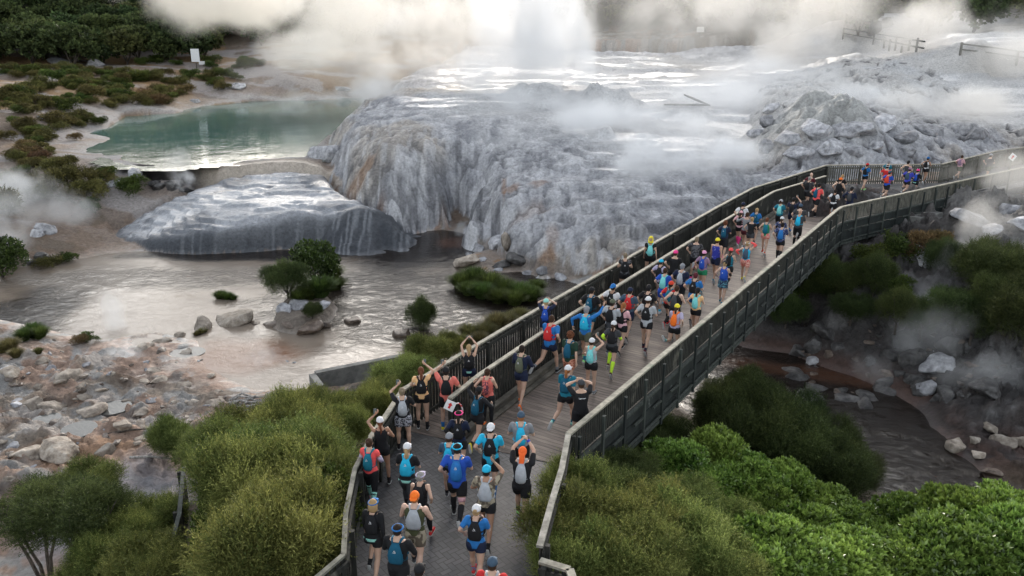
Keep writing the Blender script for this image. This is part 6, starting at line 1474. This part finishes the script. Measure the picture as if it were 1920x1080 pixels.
p(786, 1058, 1205, 'm', 'W', 'fold', ('short', 'db'), ('cap', 'k'), 'k', 'short', None, 'k', 'm', None, 'k', 'runner in black cap, only the head showing at the bottom edge', group=G1)
p(923, 1046, 1190, 'm', 'W', 'fold', ('short', 'br'), ('cap', 'sl'), 'red', 'short', 'vest', 'k', 'm', None, 'k', 'man in slate cap and red tee with grey vest at the bottom edge', pkc='lg', group=G1)
p(893, 947, 1082, 'f', 'W', 'run', ('bun', 'bd'), ('cap', 'w'), 'bl', 'short', 'vest', 'nb', 's', ('rain', 'mid'), 'red', 'woman in white cap and bright blue tee with black vest and rainbow socks', pkc='k', ls=.08, build=1.06, group=G1)
p(912, 873, 985, 'm', 'W', 'right', ('short', 'db'), ('cap', 'cy'), 'camo', 'short', 'vest', 'k', 's', ('k', 'lo'), 'k', 'man in cyan cap and camouflage tee holding up a phone', pkc='lg', skin=2, h=14, logo=False, group=G1, phone='phone in the raised hand of the man in the cyan cap')
p(980, 838, 963, 'm', 'C', 'both', None, ('buff', 'nor'), 'k', 'short', 'pack', 'k', 'm', ('k', 'mid'), 'lm', 'man in neon orange headscarf and black tee filming with both arms up', pkc='lg', h=8, build=1.08, extra=('band', 'pu'), group=G1, phone='phone held overhead by the man in the orange headscarf', logo=False)
p(977, 772, 888, 'm', 'W', 'fold', ('short', 'gi'), ('cap', 'sl'), 'gy', 'short', 'pack', 'k', 'm', ('bl', 'mid'), 'k', 'man in grey tee and navy cap with a tiny bright blue backpack', pkc='cy', h=6, logo=False, group=G1)
p(920, 794, 930, 'm', 'W', 'run', ('short', 'db'), ('capback', 'w'), 'cy', 'short', 'vest', 'k', 'm', ('bl', 'hi'), 'dgy', 'man in turquoise blue tee with black vest and backward white cap', pkc='k', ls=.08, h=6, group=G1)
p(857, 831, 972, 'm', 'C', 'run', ('short', 'db'), ('visor', 'cy'), 'rb', 'short', 'pack', 'k', 'm', ('k', 'hi'), 'k', 'man in royal blue tee with bright blue hydration pack and black calf sleeves', pkc='bl', ls=.04, h=8, build=1.05, extra=('kneeband', 1), group=G1)
p(842, 812, 930, 'f', 'W', 'fold', ('short', 'br'), ('cap', 'gy'), 'sl', 'short', 'pack', 'k', 's', ('k', 'lo'), 'dgy', 'woman in slate top with small cyan pack, left of the royal blue tee', pkc='cy', h=10, logo=False, group=G1)
p(860, 769, 884, 'f', 'W', 'run', ('pony', 'db'), ('visor', 'hp'), 'nb', 'short', 'vest', 'k', 's', ('k', 'lo'), 'k', 'woman in hot pink visor with navy top and black arm sleeves', pkc='k', sleeves=('k', 'b'), group=G1)
p(898, 725, 826, 'f', 'C', 'raisel', ('pony', 'db'), ('cap', 'k'), 'k', 'long', 'pack', 'k', 's', ('k', 'lo'), 'ye', 'woman in black long sleeves and cap with teal pack passing the arrow sign', pkc='tb', h=26, group=G2)
p(914, 691, 782, 'f', 'T', 'run', ('bun', 'br'), None, 'cor', 'tank', 'pack', 'k', 'leg', None, 'org', 'woman with pink patterned pack and black leggings beside the inner fence', pkc='pinkprint', h=20, logo=False, group=G2)
p(979, 647, 762, 'm', 'W', 'fold', ('short', 'db'), None, 'nb', 'long', 'pack', 'nb', 's', None, 'org', 'man in navy long sleeves with grey green pack and orange shoes', pkc='kh', h=20, group=G2)
p(1065, 685, 799, 'f', 'C', 'walk', ('pony', 'gi'), ('cap', 'w'), 'te', 'short', 'vest', 'k', 's', ('te', 'lo'), 'mi', 'woman in teal tee and vest and white cap in long stride', pkc='tb', h=26, mirror=True, group=G2)
p(1090, 712, 828, 'm', 'S', 'bothface', ('short', 'br'), ('cap', 'dgy'), 'k', 'short', None, 'k', 'm', None, 'k', 'man in black tee with white lettering photographing at the right rail', h=-5, extra=('text', 'Tamnon'), ls=.06, build=1.05, group=G2, phone='camera phone at the face of the man in the lettered black tee')
p(1110, 634, 733, 'f', 'T', 'right', ('short', 'br'), ('cap', 'w'), 'lg', 'tank', 'pack', 'k', 's', None, 'gy', 'woman in grey tank top and turquoise vest holding a phone up on the deck', pkc='tq', h=26, group=G2, phone='phone held by the woman with the turquoise vest and white cap')
p(1070, 622, 728, 'm', 'W', 'walk', ('curly', 'au'), None, 'dg', 'short', 'pack', 'orgprint', 'm', None, 'k', 'curly haired runner in dark green tee with blue pack and orange printed shorts', pkc='tb', h=28, group=G2, logo=False)
p(1035, 591, 700, 'm', 'C', 'run', ('short', 'br'), None, 'bl', 'short', 'vest', 'nb', 's', ('gy', 'lo'), 'k', 'man in blue tee with red vest striding by the inner fence', pkc='red', ls=.03, group=G2, mirror=True)
p(1100, 574, 680, 'm', 'W', 'point', ('short', 'gy'), ('cap', 'gy'), 'bl', 'long', 'vest', 'kh', 'm', ('te', 'mid'), 'lm', 'man in blue long sleeves with cyan vest pointing with a raised arm', pkc='cy', h=30, group=G2)
# -- side walkway
p(1024, 560, 655, 'f', 'S', 'bothface', ('short', 'bd'), ('cap', 'mi'), 'nb', 'short', 'pack', 'nb', 's', None, 'k', 'woman in mint cap with royal blue pack taking a photo in the side walkway', pkc='rb', h=12, group=G3, phone='phone at the face of the woman in the mint cap')
p(1173, 474, 560, 'f', 'S', 'fold', ('bun', 'ash'), None, 'blktie', 'cap', 'vest', 'k', 's', None, 'k', 'woman in black with small red pouch on her vest in the side walkway', pkc='k', h=10, group=G3)
p(1221, 443, 526, 'f', 'S', 'walk', ('bob', 'bd'), ('flap', 'ye'), 'k', 'cap', 'pack', 'k', 's', None, 'k', 'woman in yellow flap hat with turquoise pack in the side walkway', pkc='tq', h=14, group=G3, logo=False)
# -- bridge deck
p(1110, 538, 640, 'm', 'W', 'run', ('short', 'db'), ('cap', 'k'), 'k', 'short', 'pack', 'tb', 'm', None, 'mar', 'man in black cap and tee with deep blue pack and blue shorts', pkc='tb', group=G2)
p(1150, 532, 625, 'm', 'W', 'run', ('short', 'db'), ('capback', 'bl'), 'w', 'short', 'vest', 'k', 's', None, 'k', 'man in white tee and blue cap with black vest near the inner fence', pkc='k', skin=2, ls=.04, group=G2)
p(1149, 561, 655, 'm', 'W', 'run', ('short', 'db'), ('cap', 'kh'), 'lg', 'short', 'vest', 'k', 'm', ('te', 'mid'), 'dgy', 'heavier man in grey tee with black vest and shirt tied at his waist', pkc='k', build=1.1, extra=('tietop', 'dgy'), group=G2, logo=False)
p(1182, 539, 628, 'm', 'W', 'run', ('short', 'db'), ('cap', 'nb'), 'sl', 'short', 'vest', 'nb', 'm', None, 'k', 'man in slate tee and navy cap with red vest', pkc='red', group=G2)
p(1170, 567, 663, 'f', 'W', 'run', ('pony', 'gi'), None, 'pk', 'short', 'vest', 'k', 's', None, 'k', 'ginger ponytailed woman in pale pink tee with black vest', pkc='k', ls=.04, h=38, group=G2, logo=False)
p(1151, 602, 699, 'f', 'A', 'run', ('pony', 'br'), ('cap', 'w'), 'dgy', 'short', 'vest', 'k', 's', ('ne', 'hi'), 'mar', 'woman in white cap with neon yellow arm and calf sleeves', pkc='k', sleeves=('ne', 'b'), h=24, group=G2, logo=False)
p(1217, 534, 630, 'm', 'W', 'run', ('short', 'k'), ('beanie', 'k'), 'k', 'short', 'vest', 'k', 'm', None, 'k', 'man all in black with dark headscarf behind the white capped grey tee', pkc='k', group=G2)
p(1216, 556, 661, 'm', 'W', 'run', ('short', 'br'), ('cap', 'w'), 'lg', 'short', 'vest', 'k', 's', ('nb', 'lo'), 'mar', 'man in white cap and light grey tee with black vest', pkc='k', ls=.08, h=30, group=G2)
p(1270, 570, 660, 'f', 'B', 'run', ('pony', 'br'), ('cap', 'ye'), 'la', 'short', 'pack', 'k', 's', ('mi', 'lo'), 'te', 'woman in yellow cap with orange pack over lavender tee, one foot kicked back', pkc='org', h=34, mirror=True, group=G2, logo=False)
p(1270, 535, 632, 'm', 'W', 'run', ('short', 'br'), None, 'k', 'tank', 'pack', 'k', 'm', None, 'k', 'brown haired man in sleeveless black with black backpack', pkc='dgy', skin=3, group=G2, logo=False)
p(1309, 539, 622, 'f', 'W', 'run', ('pony', 'db'), ('beanie', 'k'), 'pe', 'cap', 'pack', 'k', 's', None, 'k', 'woman in peach top and black cap with teal pack by the right rail', pkc='tq', group=G2, logo=False)
p(1305, 511, 600, 'm', 'W', 'run', ('short', 'mar'), None, 'bl', 'short', 'vest', 'bl', 'm', None, 'k', 'maroon haired runner in bright blue tee with black vest', pkc='k', group=G2)
p(1259, 527, 613, 'f', 'C', 'run', ('plait', 'db'), ('cap', 'ro'), 'red', 'short', 'pack', 'k', 's', ('k', 'hi'), 'red', 'woman in red tee and red and white cap with blue pack and black knee socks', pkc='te', group=G2, logo=False)
p(1248, 502, 590, 'f', 'B', 'run', ('bun', 'br'), None, 'rb', 'short', 'pack', 'rb', 'm', ('cy', 'lo'), 'w', 'woman in royal blue tee and shorts with turquoise pack, heel kicked up', pkc='tq', mirror=False, group=G2, logo=False)
p(1280, 494, 580, 'm', 'W', 'run', ('short', 'gy'), ('cap', 'gy'), 'nb', 'short', 'pack', 'k', 'leg', None, 'k', 'man in grey cap and navy tee with pale grey vest', pkc='lg', group=G2, logo=False)
p(1240, 486, 565, 'f', 'W', 'run', ('short', 'br'), ('cap', 'cy'), 'la', 'short', 'vest', 'k', 's', None, 'k', 'woman in cyan cap and lavender tee with black vest', pkc='k', ls=.08, group=G2, logo=False)
p(1267, 469, 548, 'm', 'W', 'run', ('short', 'br'), ('cap', 'hp'), 'k', 'short', None, 'k', 'm', None, 'k', 'man in hot pink cap and plain black tee near the inner fence', group=G2)
p(1307, 444, 518, 'm', 'B', 'run', ('short', 'ash'), None, 'blktie', 'short', None, 'k', 'm', ('k', 'lo'), 'hp', 'runner in dark mottled tee with magenta shoes, heel kicked up', group=G2)
p(1321, 470, 548, 'f', 'W', 'run', ('short', 'db'), ('cap', 'pp'), 'mau', 'short', 'pack', 'gn', 's', None, 'te', 'woman in pink cap and mauve tee with royal blue pack and green shorts', pkc='rb', skin=1, group=G2)
p(1346, 446, 524, 'm', 'W', 'walk', ('short', 'br'), ('cap', 'ye'), 'starb', 'tank', None, 'nb', 'm', None, 'te', 'man in yellow cap and royal blue singlet with teal shoes', skin=1, group=G2)
p(1361, 414, 487, 'f', 'W', 'run', ('curly', 'au'), None, 'nb', 'short', 'pack', 'k', 'l', None, 'hp', 'auburn curly haired woman in navy tee with deep blue pack', pkc='tb', build=1.06, group=G2)
p(1360, 489, 565, 'f', 'W', 'run', ('bun', 'bd'), ('cap', 'k'), 'rb', 'tank', 'pack', 'bluprint', 's', None, 'te', 'woman in royal blue pack and patterned skirt by the right rail', pkc='rb', sleeves=('k', 'r'), extra=('skirt', 1), group=G2)
p(1371, 465, 537, 'f', 'C', 'run', ('pony', 'br'), ('cap', 'cr2'), 'te', 'tank', 'pack', 'k', 's', ('k', 'hi'), 'mar', 'woman in coral cap with teal top, black pack and black knee socks', pkc='k', group=G2, logo=False)
p(1402, 452, 527, 'f', 'C', 'visor', ('bun', 'bd'), ('visor', 'w'), 'cy', 'tank', 'pack', 'redprint', 'm', None, 'ye', 'woman with coral arm sleeves and orange red shorts shading her eyes', pkc='sl', sleeves=('cr2', 'b'), h=24, group=G2, logo=False)
p(1439, 408, 478, 'f', 'W', 'run', ('bun', 'au'), None, 'gn', 'tank', 'pack', 'redprint', 's', None, 'ro', 'woman in green singlet with blue pack and red printed shorts', pkc='te', ls=.06, group=G2, logo=False)
p(1411, 407, 476, 'f', 'W', 'run', ('bun', 'bd'), None, 'k', 'cap', None, 'dgy', 's', None, 'dgy', 'blond woman in sleeveless black top and dark shorts', group=G2)
p(1402, 398, 470, 'f', 'C', 'out', ('short', 'br'), None, 'gy', 'long', None, 'mar', 's', None, 'k', 'woman in grey top and maroon shorts with one arm held out', group=G2)
p(1390, 395, 458, 'f', 'W', 'run', ('pony', 'br'), ('cap', 'pk'), 'pk', 'short', 'vest', 'k', 's', ('hp', 'hi'), 'w', 'woman in pale pink cap and top with magenta calf socks', pkc='k', hh=1.60, group=G2, logo=False)
p(1394, 379, 447, 'm', 'W', 'run', ('short', 'db'), ('cap', 'nb'), 'w', 'short', 'vest', 'k', 'm', None, 'k', 'man in navy cap and white tee with dark vest at the inner fence', pkc='dgy', group=G2)
p(1420, 390, 455, 'f', 'W', 'run', ('bun', 'bd'), None, 'bl', 'short', 'vest', 'k', 'm', None, 'k', 'blond woman in bright blue tee and black shorts', pkc='tb', group=G2)
p(1465, 374, 440, 'f', 'W', 'run', ('bun', 'br'), ('cap', 'lg'), 'te', 'short', 'pack', 'k', 'leg', None, 'k', 'woman in grey cap and teal tee with pale turquoise pack', pkc='tq', group=G2, logo=False)
p(1467, 406, 472, 'f', 'W', 'run', ('pony', 'br'), ('cap', 'w'), 'floral', 'short', None, 'k', 's', None, 'k', 'woman in white cap and navy floral tee, half hidden', group=G2)
p(1468, 417, 483, 'm', 'C', 'run', ('short', 'db'), None, 'floral', 'short', 'pack', 'k', 's', ('k', 'hi'), 'k', 'dark haired runner in navy floral tee with bright blue pack and knee socks', pkc='bl', group=G2, logo=False)
p(1489, 370, 432, 'm', 'W', 'right', ('short', 'db'), ('cap', 'k'), 'nb', 'short', 'pack', 'nb', 'm', ('bl', 'lo'), 'br', 'man in black cap and navy tee with black pack holding a phone', pkc='k', group=G2, phone='phone held by the man in navy tee at the far end of the deck', logo=False)
p(1502, 382, 447, 'm', 'W', 'run', ('short', 'db'), ('beanie', 'sl'), 'dgy', 'short', None, 'k', 'm', None, 'br', 'man in blue knitted hat and dark tee', group=G2)
p(1501, 393, 456, 'm', 'B', 'run', None, None, 'dgy', 'short', 'pack', 'k', 'l', ('k', 'hi'), 'k', 'bald man with bright blue and lime pack by the right rail', pkc='cy', skin=1, h=30, group=G2, logo=False)
p(1522, 324, 386, 'm', 'W', 'run', ('none', 'br'), None, 'mar', 'short', None, 'k', 'm', None, 'k', 'bald man in maroon tee at the end of the inner fence', skin=3, group=G2)
p(1519, 331, 393, 'm', 'W', 'run', ('short', 'ghr'), None, 'dgy', 'short', 'vest', 'k', 'm', None, 'kh', 'grey haired heavier man in charcoal tee with vest', pkc='k', build=1.15, group=G2, logo=False)
p(1537, 343, 408, 'm', 'C', 'run', ('short', 'db'), ('cap', 'k'), 'cr2', 'short', 'pack', 'k', 'm', ('k', 'mid'), 'k', 'man in bright orange red tee with teal pack', pkc='tb', group=G2, logo=False)
p(1567, 355, 402, 'f', 'B', 'run', ('short', 'db'), None, 'w', 'short', 'vest', 'k', 'm', None, 'br', 'dark haired woman in white tee and black vest, heel kicked up', pkc='k', skin=2, h=42, group=G2, logo=False)
p(1577, 333, 394, 'm', 'W', 'run', ('short', 'db'), ('cap', 'org'), 'k', 'tank', 'vest', 'k', 'm', None, 'k', 'runner in orange cap and sleeveless black top', pkc='k', group=G2, logo=False)
p(1581, 327, 384, 'f', 'W', 'run', ('pony', 'bd'), None, 'k', 'short', None, 'k', 's', None, 'k', 'blond runner in black tee behind the orange cap', group=G2)
p(1598, 350, 404, 'm', 'W', 'run', ('short', 'db'), ('cap', 'k'), 'nb', 'long', 'pack', 'nb', 'm', None, 'k', 'man in black cap and navy long sleeves at the bend of the right rail', pkc='dgy', group=G2, logo=False)
p(1627, 306, 360, 'f', 'W', 'run', ('short', 'br'), ('cap', 'red'), 'bl', 'short', 'vest', 'k', 's', None, 'lm', 'woman in red cap and bright blue tee with black vest', pkc='k', group=G4, logo=False)
p(1667, 301, 352, 'f', 'W', 'run', ('short', 'ghr'), ('cap', 'gy'), 'te', 'short', None, 'k', 's', None, 'k', 'grey capped runner in teal top furthest left against the far fence', group=G4)
p(1665, 309, 362, 'm', 'W', 'run', ('short', 'db'), ('visor', 'w'), 'red', 'short', None, 'k', 'm', None, 'k', 'runner in red tee and white visor', group=G4)
p(1669, 320, 371, 'm', 'C', 'run', ('short', 'br'), ('cap', 'sl'), 'rb', 'short', 'vest', 'k', 'm', None, 'k', 'man in royal blue tee with red and grey vest on the asphalt', pkc='ro', group=G4, logo=False)
p(1704, 301, 355, 'm', 'W', 'run', ('short', 'db'), ('cap', 'k'), 'dgy', 'tank', None, 'nb', 's', None, 'dgy', 'man in charcoal singlet and dark cap on the far path', group=G4)
p(1707, 314, 364, 'm', 'C', 'run', ('short', 'br'), ('cap', 'mau'), 'pu', 'short', 'vest', 'k', 's', None, 'k', 'runner in violet blue tee on the far path', pkc='sl', group=G4, logo=False)
p(1722, 317, 366, 'f', 'C', 'run', ('short', 'br'), ('cap', 'hp'), 'k', 'long', 'pack', 'k', 's', None, 'k', 'woman in hot pink cap with blue pack and mint waistband', pkc='rb', hem='mi', group=G4, logo=False)
p(1741, 294, 343, 'f', 'W', 'run', ('short', 'db'), ('cap', 'bl'), 'w', 'tank', 'vest', 'k', 's', None, 'w', 'woman in blue cap, white top and black vest on the far path', pkc='k', skin=2, group=G4, logo=False)
p(1805, 291, 338, 'f', 'C', 'run', ('bun', 'br'), None, 'pk', 'short', 'vest', 'kh', 'm', None, 'k', 'woman in pale pink tee and khaki shorts running into the steam', pkc='mau', h=66, group=G4, logo=False)
p(1859, 288, 328, 'm', 'W', 'run', ('short', 'br'), ('cap', 'lg'), 'dgy', 'short', None, 'kh', 'm', None, 'dgy', 'runner almost hidden in the steam on the far path', h=66, group=G4)
# ================================================================== STEAM
def steam_mat(dens, nscale, lo, hi, col=(.965, .97, .98), aniso=.05, edge=.55, stretch=(1, 1, 1), warp=1.0, seed=0.0):
    m = bpy.data.materials.new("steam"); m.use_nodes = True; nt = m.node_tree; nt.nodes.clear()
    out = N(nt, 'ShaderNodeOutputMaterial'); pv = N(nt, 'ShaderNodeVolumePrincipled'); nt.links.new(pv.outputs[0], out.inputs['Volume'])
    pv.inputs['Color'].default_value = (*col, 1); pv.inputs['Anisotropy'].default_value = aniso
    tc = N(nt, 'ShaderNodeTexCoord'); geo = N(nt, 'ShaderNodeNewGeometry')
    n0 = N(nt, 'ShaderNodeTexNoise'); n0.inputs['Scale'].default_value = nscale*.45; n0.inputs['Detail'].default_value = 1
    av = N(nt, 'ShaderNodeVectorMath', operation='ADD'); av.inputs[1].default_value = (seed*7.3, seed*3.1, seed*5.7)
    nt.links.new(geo.outputs['Position'], av.inputs[0]); nt.links.new(av.outputs[0], n0.inputs['Vector'])
    ma = N(nt, 'ShaderNodeVectorMath', operation='MULTIPLY_ADD'); ma.inputs[1].default_value = (warp*2/nscale*.5,)*3
    nt.links.new(n0.outputs['Color'], ma.inputs[0]); nt.links.new(av.outputs[0], ma.inputs[2])
    mp = N(nt, 'ShaderNodeMapping'); mp.inputs['Scale'].default_value = stretch; nt.links.new(ma.outputs[0], mp.inputs['Vector'])
    nz = N(nt, 'ShaderNodeTexNoise'); nz.inputs['Scale'].default_value = nscale; nz.inputs['Detail'].default_value = 5; nz.inputs['Roughness'].default_value = .6; nt.links.new(mp.outputs[0], nz.inputs['Vector'])
    ln = N(nt, 'ShaderNodeVectorMath', operation='LENGTH'); nt.links.new(tc.outputs['Object'], ln.inputs[0])
    fo = N(nt, 'ShaderNodeMapRange', interpolation_type='SMOOTHSTEP'); fo.inputs['From Min'].default_value = 1.0; fo.inputs['From Max'].default_value = 1-edge; nt.links.new(ln.outputs['Value'], fo.inputs['Value'])
    # erode with noise: threshold rises towards the rim
    sh = N(nt, 'ShaderNodeMath', operation='MULTIPLY_ADD'); sh.inputs[1].default_value = .30; nt.links.new(fo.outputs[0], sh.inputs[0]); nt.links.new(nz.outputs[0], sh.inputs[2])
    th = N(nt, 'ShaderNodeMapRange', interpolation_type='SMOOTHSTEP'); th.inputs['From Min'].default_value = lo; th.inputs['From Max'].default_value = hi; nt.links.new(sh.outputs[0], th.inputs['Value'])
    mu = N(nt, 'ShaderNodeMath', operation='MULTIPLY'); nt.links.new(th.outputs[0], mu.inputs[0]); nt.links.new(fo.outputs[0], mu.inputs[1])
    m2 = N(nt, 'ShaderNodeMath', operation='MULTIPLY'); m2.inputs[1].default_value = dens; nt.links.new(mu.outputs[0], m2.inputs[0]); nt.links.new(m2.outputs[0], pv.inputs['Density'])
    m.cycles.volume_step_rate = 1.0
    return m
bm = bmesh.new(); bmesh.ops.create_icosphere(bm, subdivisions=3, radius=1.03); ICO = bpy.data.meshes.new('steam'); bm.to_mesh(ICO); bm.free()
def steam(px, py, D, r, dens, ns, lo=.35, hi=.75, rot=(0, 0, 0), z=None, **kw):
    v = (540-py)/FPX; u = (px-960)/FPX
    dy = math.cos(TILT)+v*math.sin(TILT); dz = -math.sin(TILT)+v*math.cos(TILT); t = D/dy
    me = ICO.copy(); me.materials.append(steam_mat(dens, ns, lo, hi, seed=px*.01+py*.013, **kw))
    o = link('steam', me, None, (u*t, D, CAMH+dz*t if z is None else z), 0, r); o.rotation_euler = rot
    tag(o, kind='stuff'); return o
WARM = (.98, .955, .922)  # warm tint of the low sun put into the steam's own colour
# the geyser: dense core and the great bank drifting left
K = dict(lo=.58, hi=.78); T = dict(lo=.64, hi=.88)
steam(1010, 120, 86, (6.0, 4.5, 7.5), 0.542, .26, edge=.8, stretch=(1, 1, .5), **K)
steam(960, 40, 87, (7.0, 5.0, 8.0), 0.426, .22, edge=.8, stretch=(1, 1, .5), **K)
steam(1060, 60, 86, (5.0, 4.0, 7.5), 0.426, .30, edge=.8, stretch=(1, 1, .5), **K)
steam(1100, 130, 85, (2.6, 2.0, 5.0), 0.620, .55, edge=.9, stretch=(1, 1, .4), **K)
steam(900, 140, 85, (5.5, 4.5, 4.5), 0.388, .3, edge=.8, stretch=(1, 1, .5), **K)
steam(1130, 165, 84, (2.6, 2.5, 2.6), 0.375, .5, edge=.9, stretch=(1, 1, .5), **K)
steam(1000, -60, 88, (12, 7, 8.0), 0.438, .18, edge=.8, stretch=(1, 1, .5), **K)
steam(820, 60, 90, (11, 7, 8), 0.260, .19, col=WARM, edge=.8, **K)
steam(660, 30, 97, (13, 9, 8), 0.176, .15, col=WARM, edge=.8, **K)
steam(450, -15, 103, (15, 9, 7.0), 0.336, .13, col=WARM, edge=.7, **K)
steam(300, -60, 104, (11, 8, 6.0), 0.336, .15, col=WARM, edge=.7, **K)
steam(560, 90, 112, (13, 8, 6), 0.190, .16, col=WARM, edge=.9, **T)
steam(690, 170, 90, (8, 8, 4.0), 0.354, .24, edge=.9, **T)
steam(860, 210, 78, (10, 7, 2.6), 0.272, .28, edge=.9, **T)
steam(560, 190, 96, (7, 6, 2.5), 0.136, .3, edge=.9, **T)
# over the white terraces
steam(1200, 225, 70, (12, 8, 3.2), 0.544, .26, edge=.9, **T)
steam(1340, 180, 82, (13, 10, 3.6), 0.262, .2, edge=.9, **T)
steam(1330, 20, 130, (20, 12, 10), 0.153, .11, col=WARM, edge=.9, **T)
steam(1470, 80, 112, (9, 6, 6.0), 0.294, .22, col=WARM, edge=.9, **K)
steam(1560, 95, 110, (4.5, 4, 2.6), 0.245, .35, col=WARM, edge=.9, **K)
steam(1540, 0, 118, (14, 8, 9), 0.154, .15, col=WARM, edge=.9, **K)
steam(1720, 60, 108, (14, 10, 8), 0.262, .15, col=WARM, edge=.9, **T)
steam(1880, 90, 95, (13, 9, 7), 0.321, .16, col=WARM, edge=.9, **T)
steam(1800, 190, 72, (12, 8, 3.5), 0.374, .22, col=WARM, edge=.9, **T)
steam(1640, 180, 78, (10, 8, 3), 0.323, .24, edge=.9, **T)
steam(1450, 140, 92, (16, 9, 4), 0.226, .2, edge=.9, **T)
steam(1250, 300, 57, (8, 6, 3.0), 0.816, .36, edge=.9, **T)
steam(1370, 290, 58, (6, 5, 2.6), 0.816, .4, edge=.9, **T)
steam(1100, 230, 66, (7, 5, 2.8), 0.714, .32, edge=.9, **T)
steam(1160, 380, 52, (5, 3, 2.4), 0.160, .45, edge=.9, **T)
steam(980, 260, 62, (7, 3, 2.5), 0.272, .38, edge=.9, **T)
# small fumaroles
steam(30, 360, 57, (4.6, 3, 3.2), 0.510, .45, edge=.9, **K)
steam(130, 400, 55, (3.6, 2, 2.4), 0.360, .55, edge=.9, **K)
steam(20, 450, 50, (2.6, 2, 1.8), 0.360, .6, edge=.9, **K)
steam(345, 335, 60, (1.7, 1.2, 1.5), 1.200, 1.0, edge=.9, **T)
steam(330, 300, 63, (2.6, 1.8, 2.2), 0.300, .7, edge=.9, **T)
steam(215, 590, 38.5, (1.0, .9, 3.0), 0.825, 1.0, edge=.9, stretch=(1, 1, .5), **K)
steam(240, 670, 34.5, (1.9, 1.3, 1.2), 0.750, 1.0, edge=.9, **K)
steam(330, 690, 33.5, (1.6, 1.2, .9), 0.330, 1.0, edge=.9, **T)
steam(500, 670, 34.5, (2.6, 1.8, .9), 0.450, .9, edge=.9, **T)
steam(600, 720, 32.0, (2.0, 1.4, .8), 0.360, .9, edge=.9, **T)
steam(570, 590, 41, (1.8, 1.4, 1.5), 0.330, .9, edge=.9, **T)
steam(870, 440, 56.5, (1.6, 1.2, 1.5), 0.612, .8, edge=.9, **T)
# thin air of steam lying over the whole geothermal field
steam(1250, 50, 125, (60, 16, 14), 0.036, .08, lo=.48, hi=.86, col=WARM, edge=.9)
steam(1380, 190, 76, (27, 17, 3.6), 0.061, .14, lo=.55, hi=.90, edge=.9)
steam(640, 130, 118, (26, 10, 6), 0.049, .12, lo=.5, hi=.86, col=WARM, edge=.9)
steam(700, 110, 96, (12, 8, 6), 0.176, .18, col=WARM, edge=.9, **T)
steam(980, 190, 80, (11, 6, 3.0), 0.400, .26, edge=.9, **T)
# plume climbing the shaded bank to the far path
steam(1700, 650, 33.5, (1.7, 1.2, 1.6), 0.550, .8, edge=.9, **K)
steam(1735, 580, 34.5, (1.5, 1.1, 2.2), 0.550, .75, rot=(0, R(20), 0), edge=.9, stretch=(1, 1, .6), **K)
steam(1790, 500, 36.0, (1.7, 1.2, 2.6), 0.500, .7, rot=(0, R(42), 0), edge=.9, stretch=(1, 1, .6), **K)
steam(1850, 420, 38.5, (3.2, 1.6, 2.0), 0.450, .55, edge=.9, col=WARM, **K)
steam(1905, 330, 45, (4.6, 2.2, 2.4), 0.340, .45, edge=.9, col=WARM, **K)
steam(1800, 320, 48, (2.6, 2.0, 1.4), 0.160, .5, edge=.9, col=WARM, **T)
steam(1640, 690, 32.0, (2.4, 1.6, 1.0), 0.220, .75, edge=.9, **K)
steam(1840, 700, 29.5, (3.0, 1.8, 1.6), 0.280, .65, edge=.9, **K)
steam(1915, 590, 32.0, (2.4, 1.6, 2.4), 0.300, .7, edge=.9, **K)
steam(20, 400, 52, (3.6, 2.4, 2.8), 0.300, .5, edge=.9, **K)
steam(1030, 205, 76, (12, 6, 2.6), .34, .3, edge=.9, **T)
steam(780, 190, 84, (9, 6, 3.2), .30, .26, edge=.9, **T)
steam(1320, 250, 64, (9, 7, 3.4), .16, .34, edge=.9, **T)
steam(1180, 300, 58, (8, 5, 3.6), .14, .36, edge=.9, **T)
steam(1760, 620, 31.5, (3.6, 1.6, 1.8), .20, .6, edge=.9, **K)
steam(120, 350, 62, (5, 3, 2.2), .14, .45, edge=.9, **T)
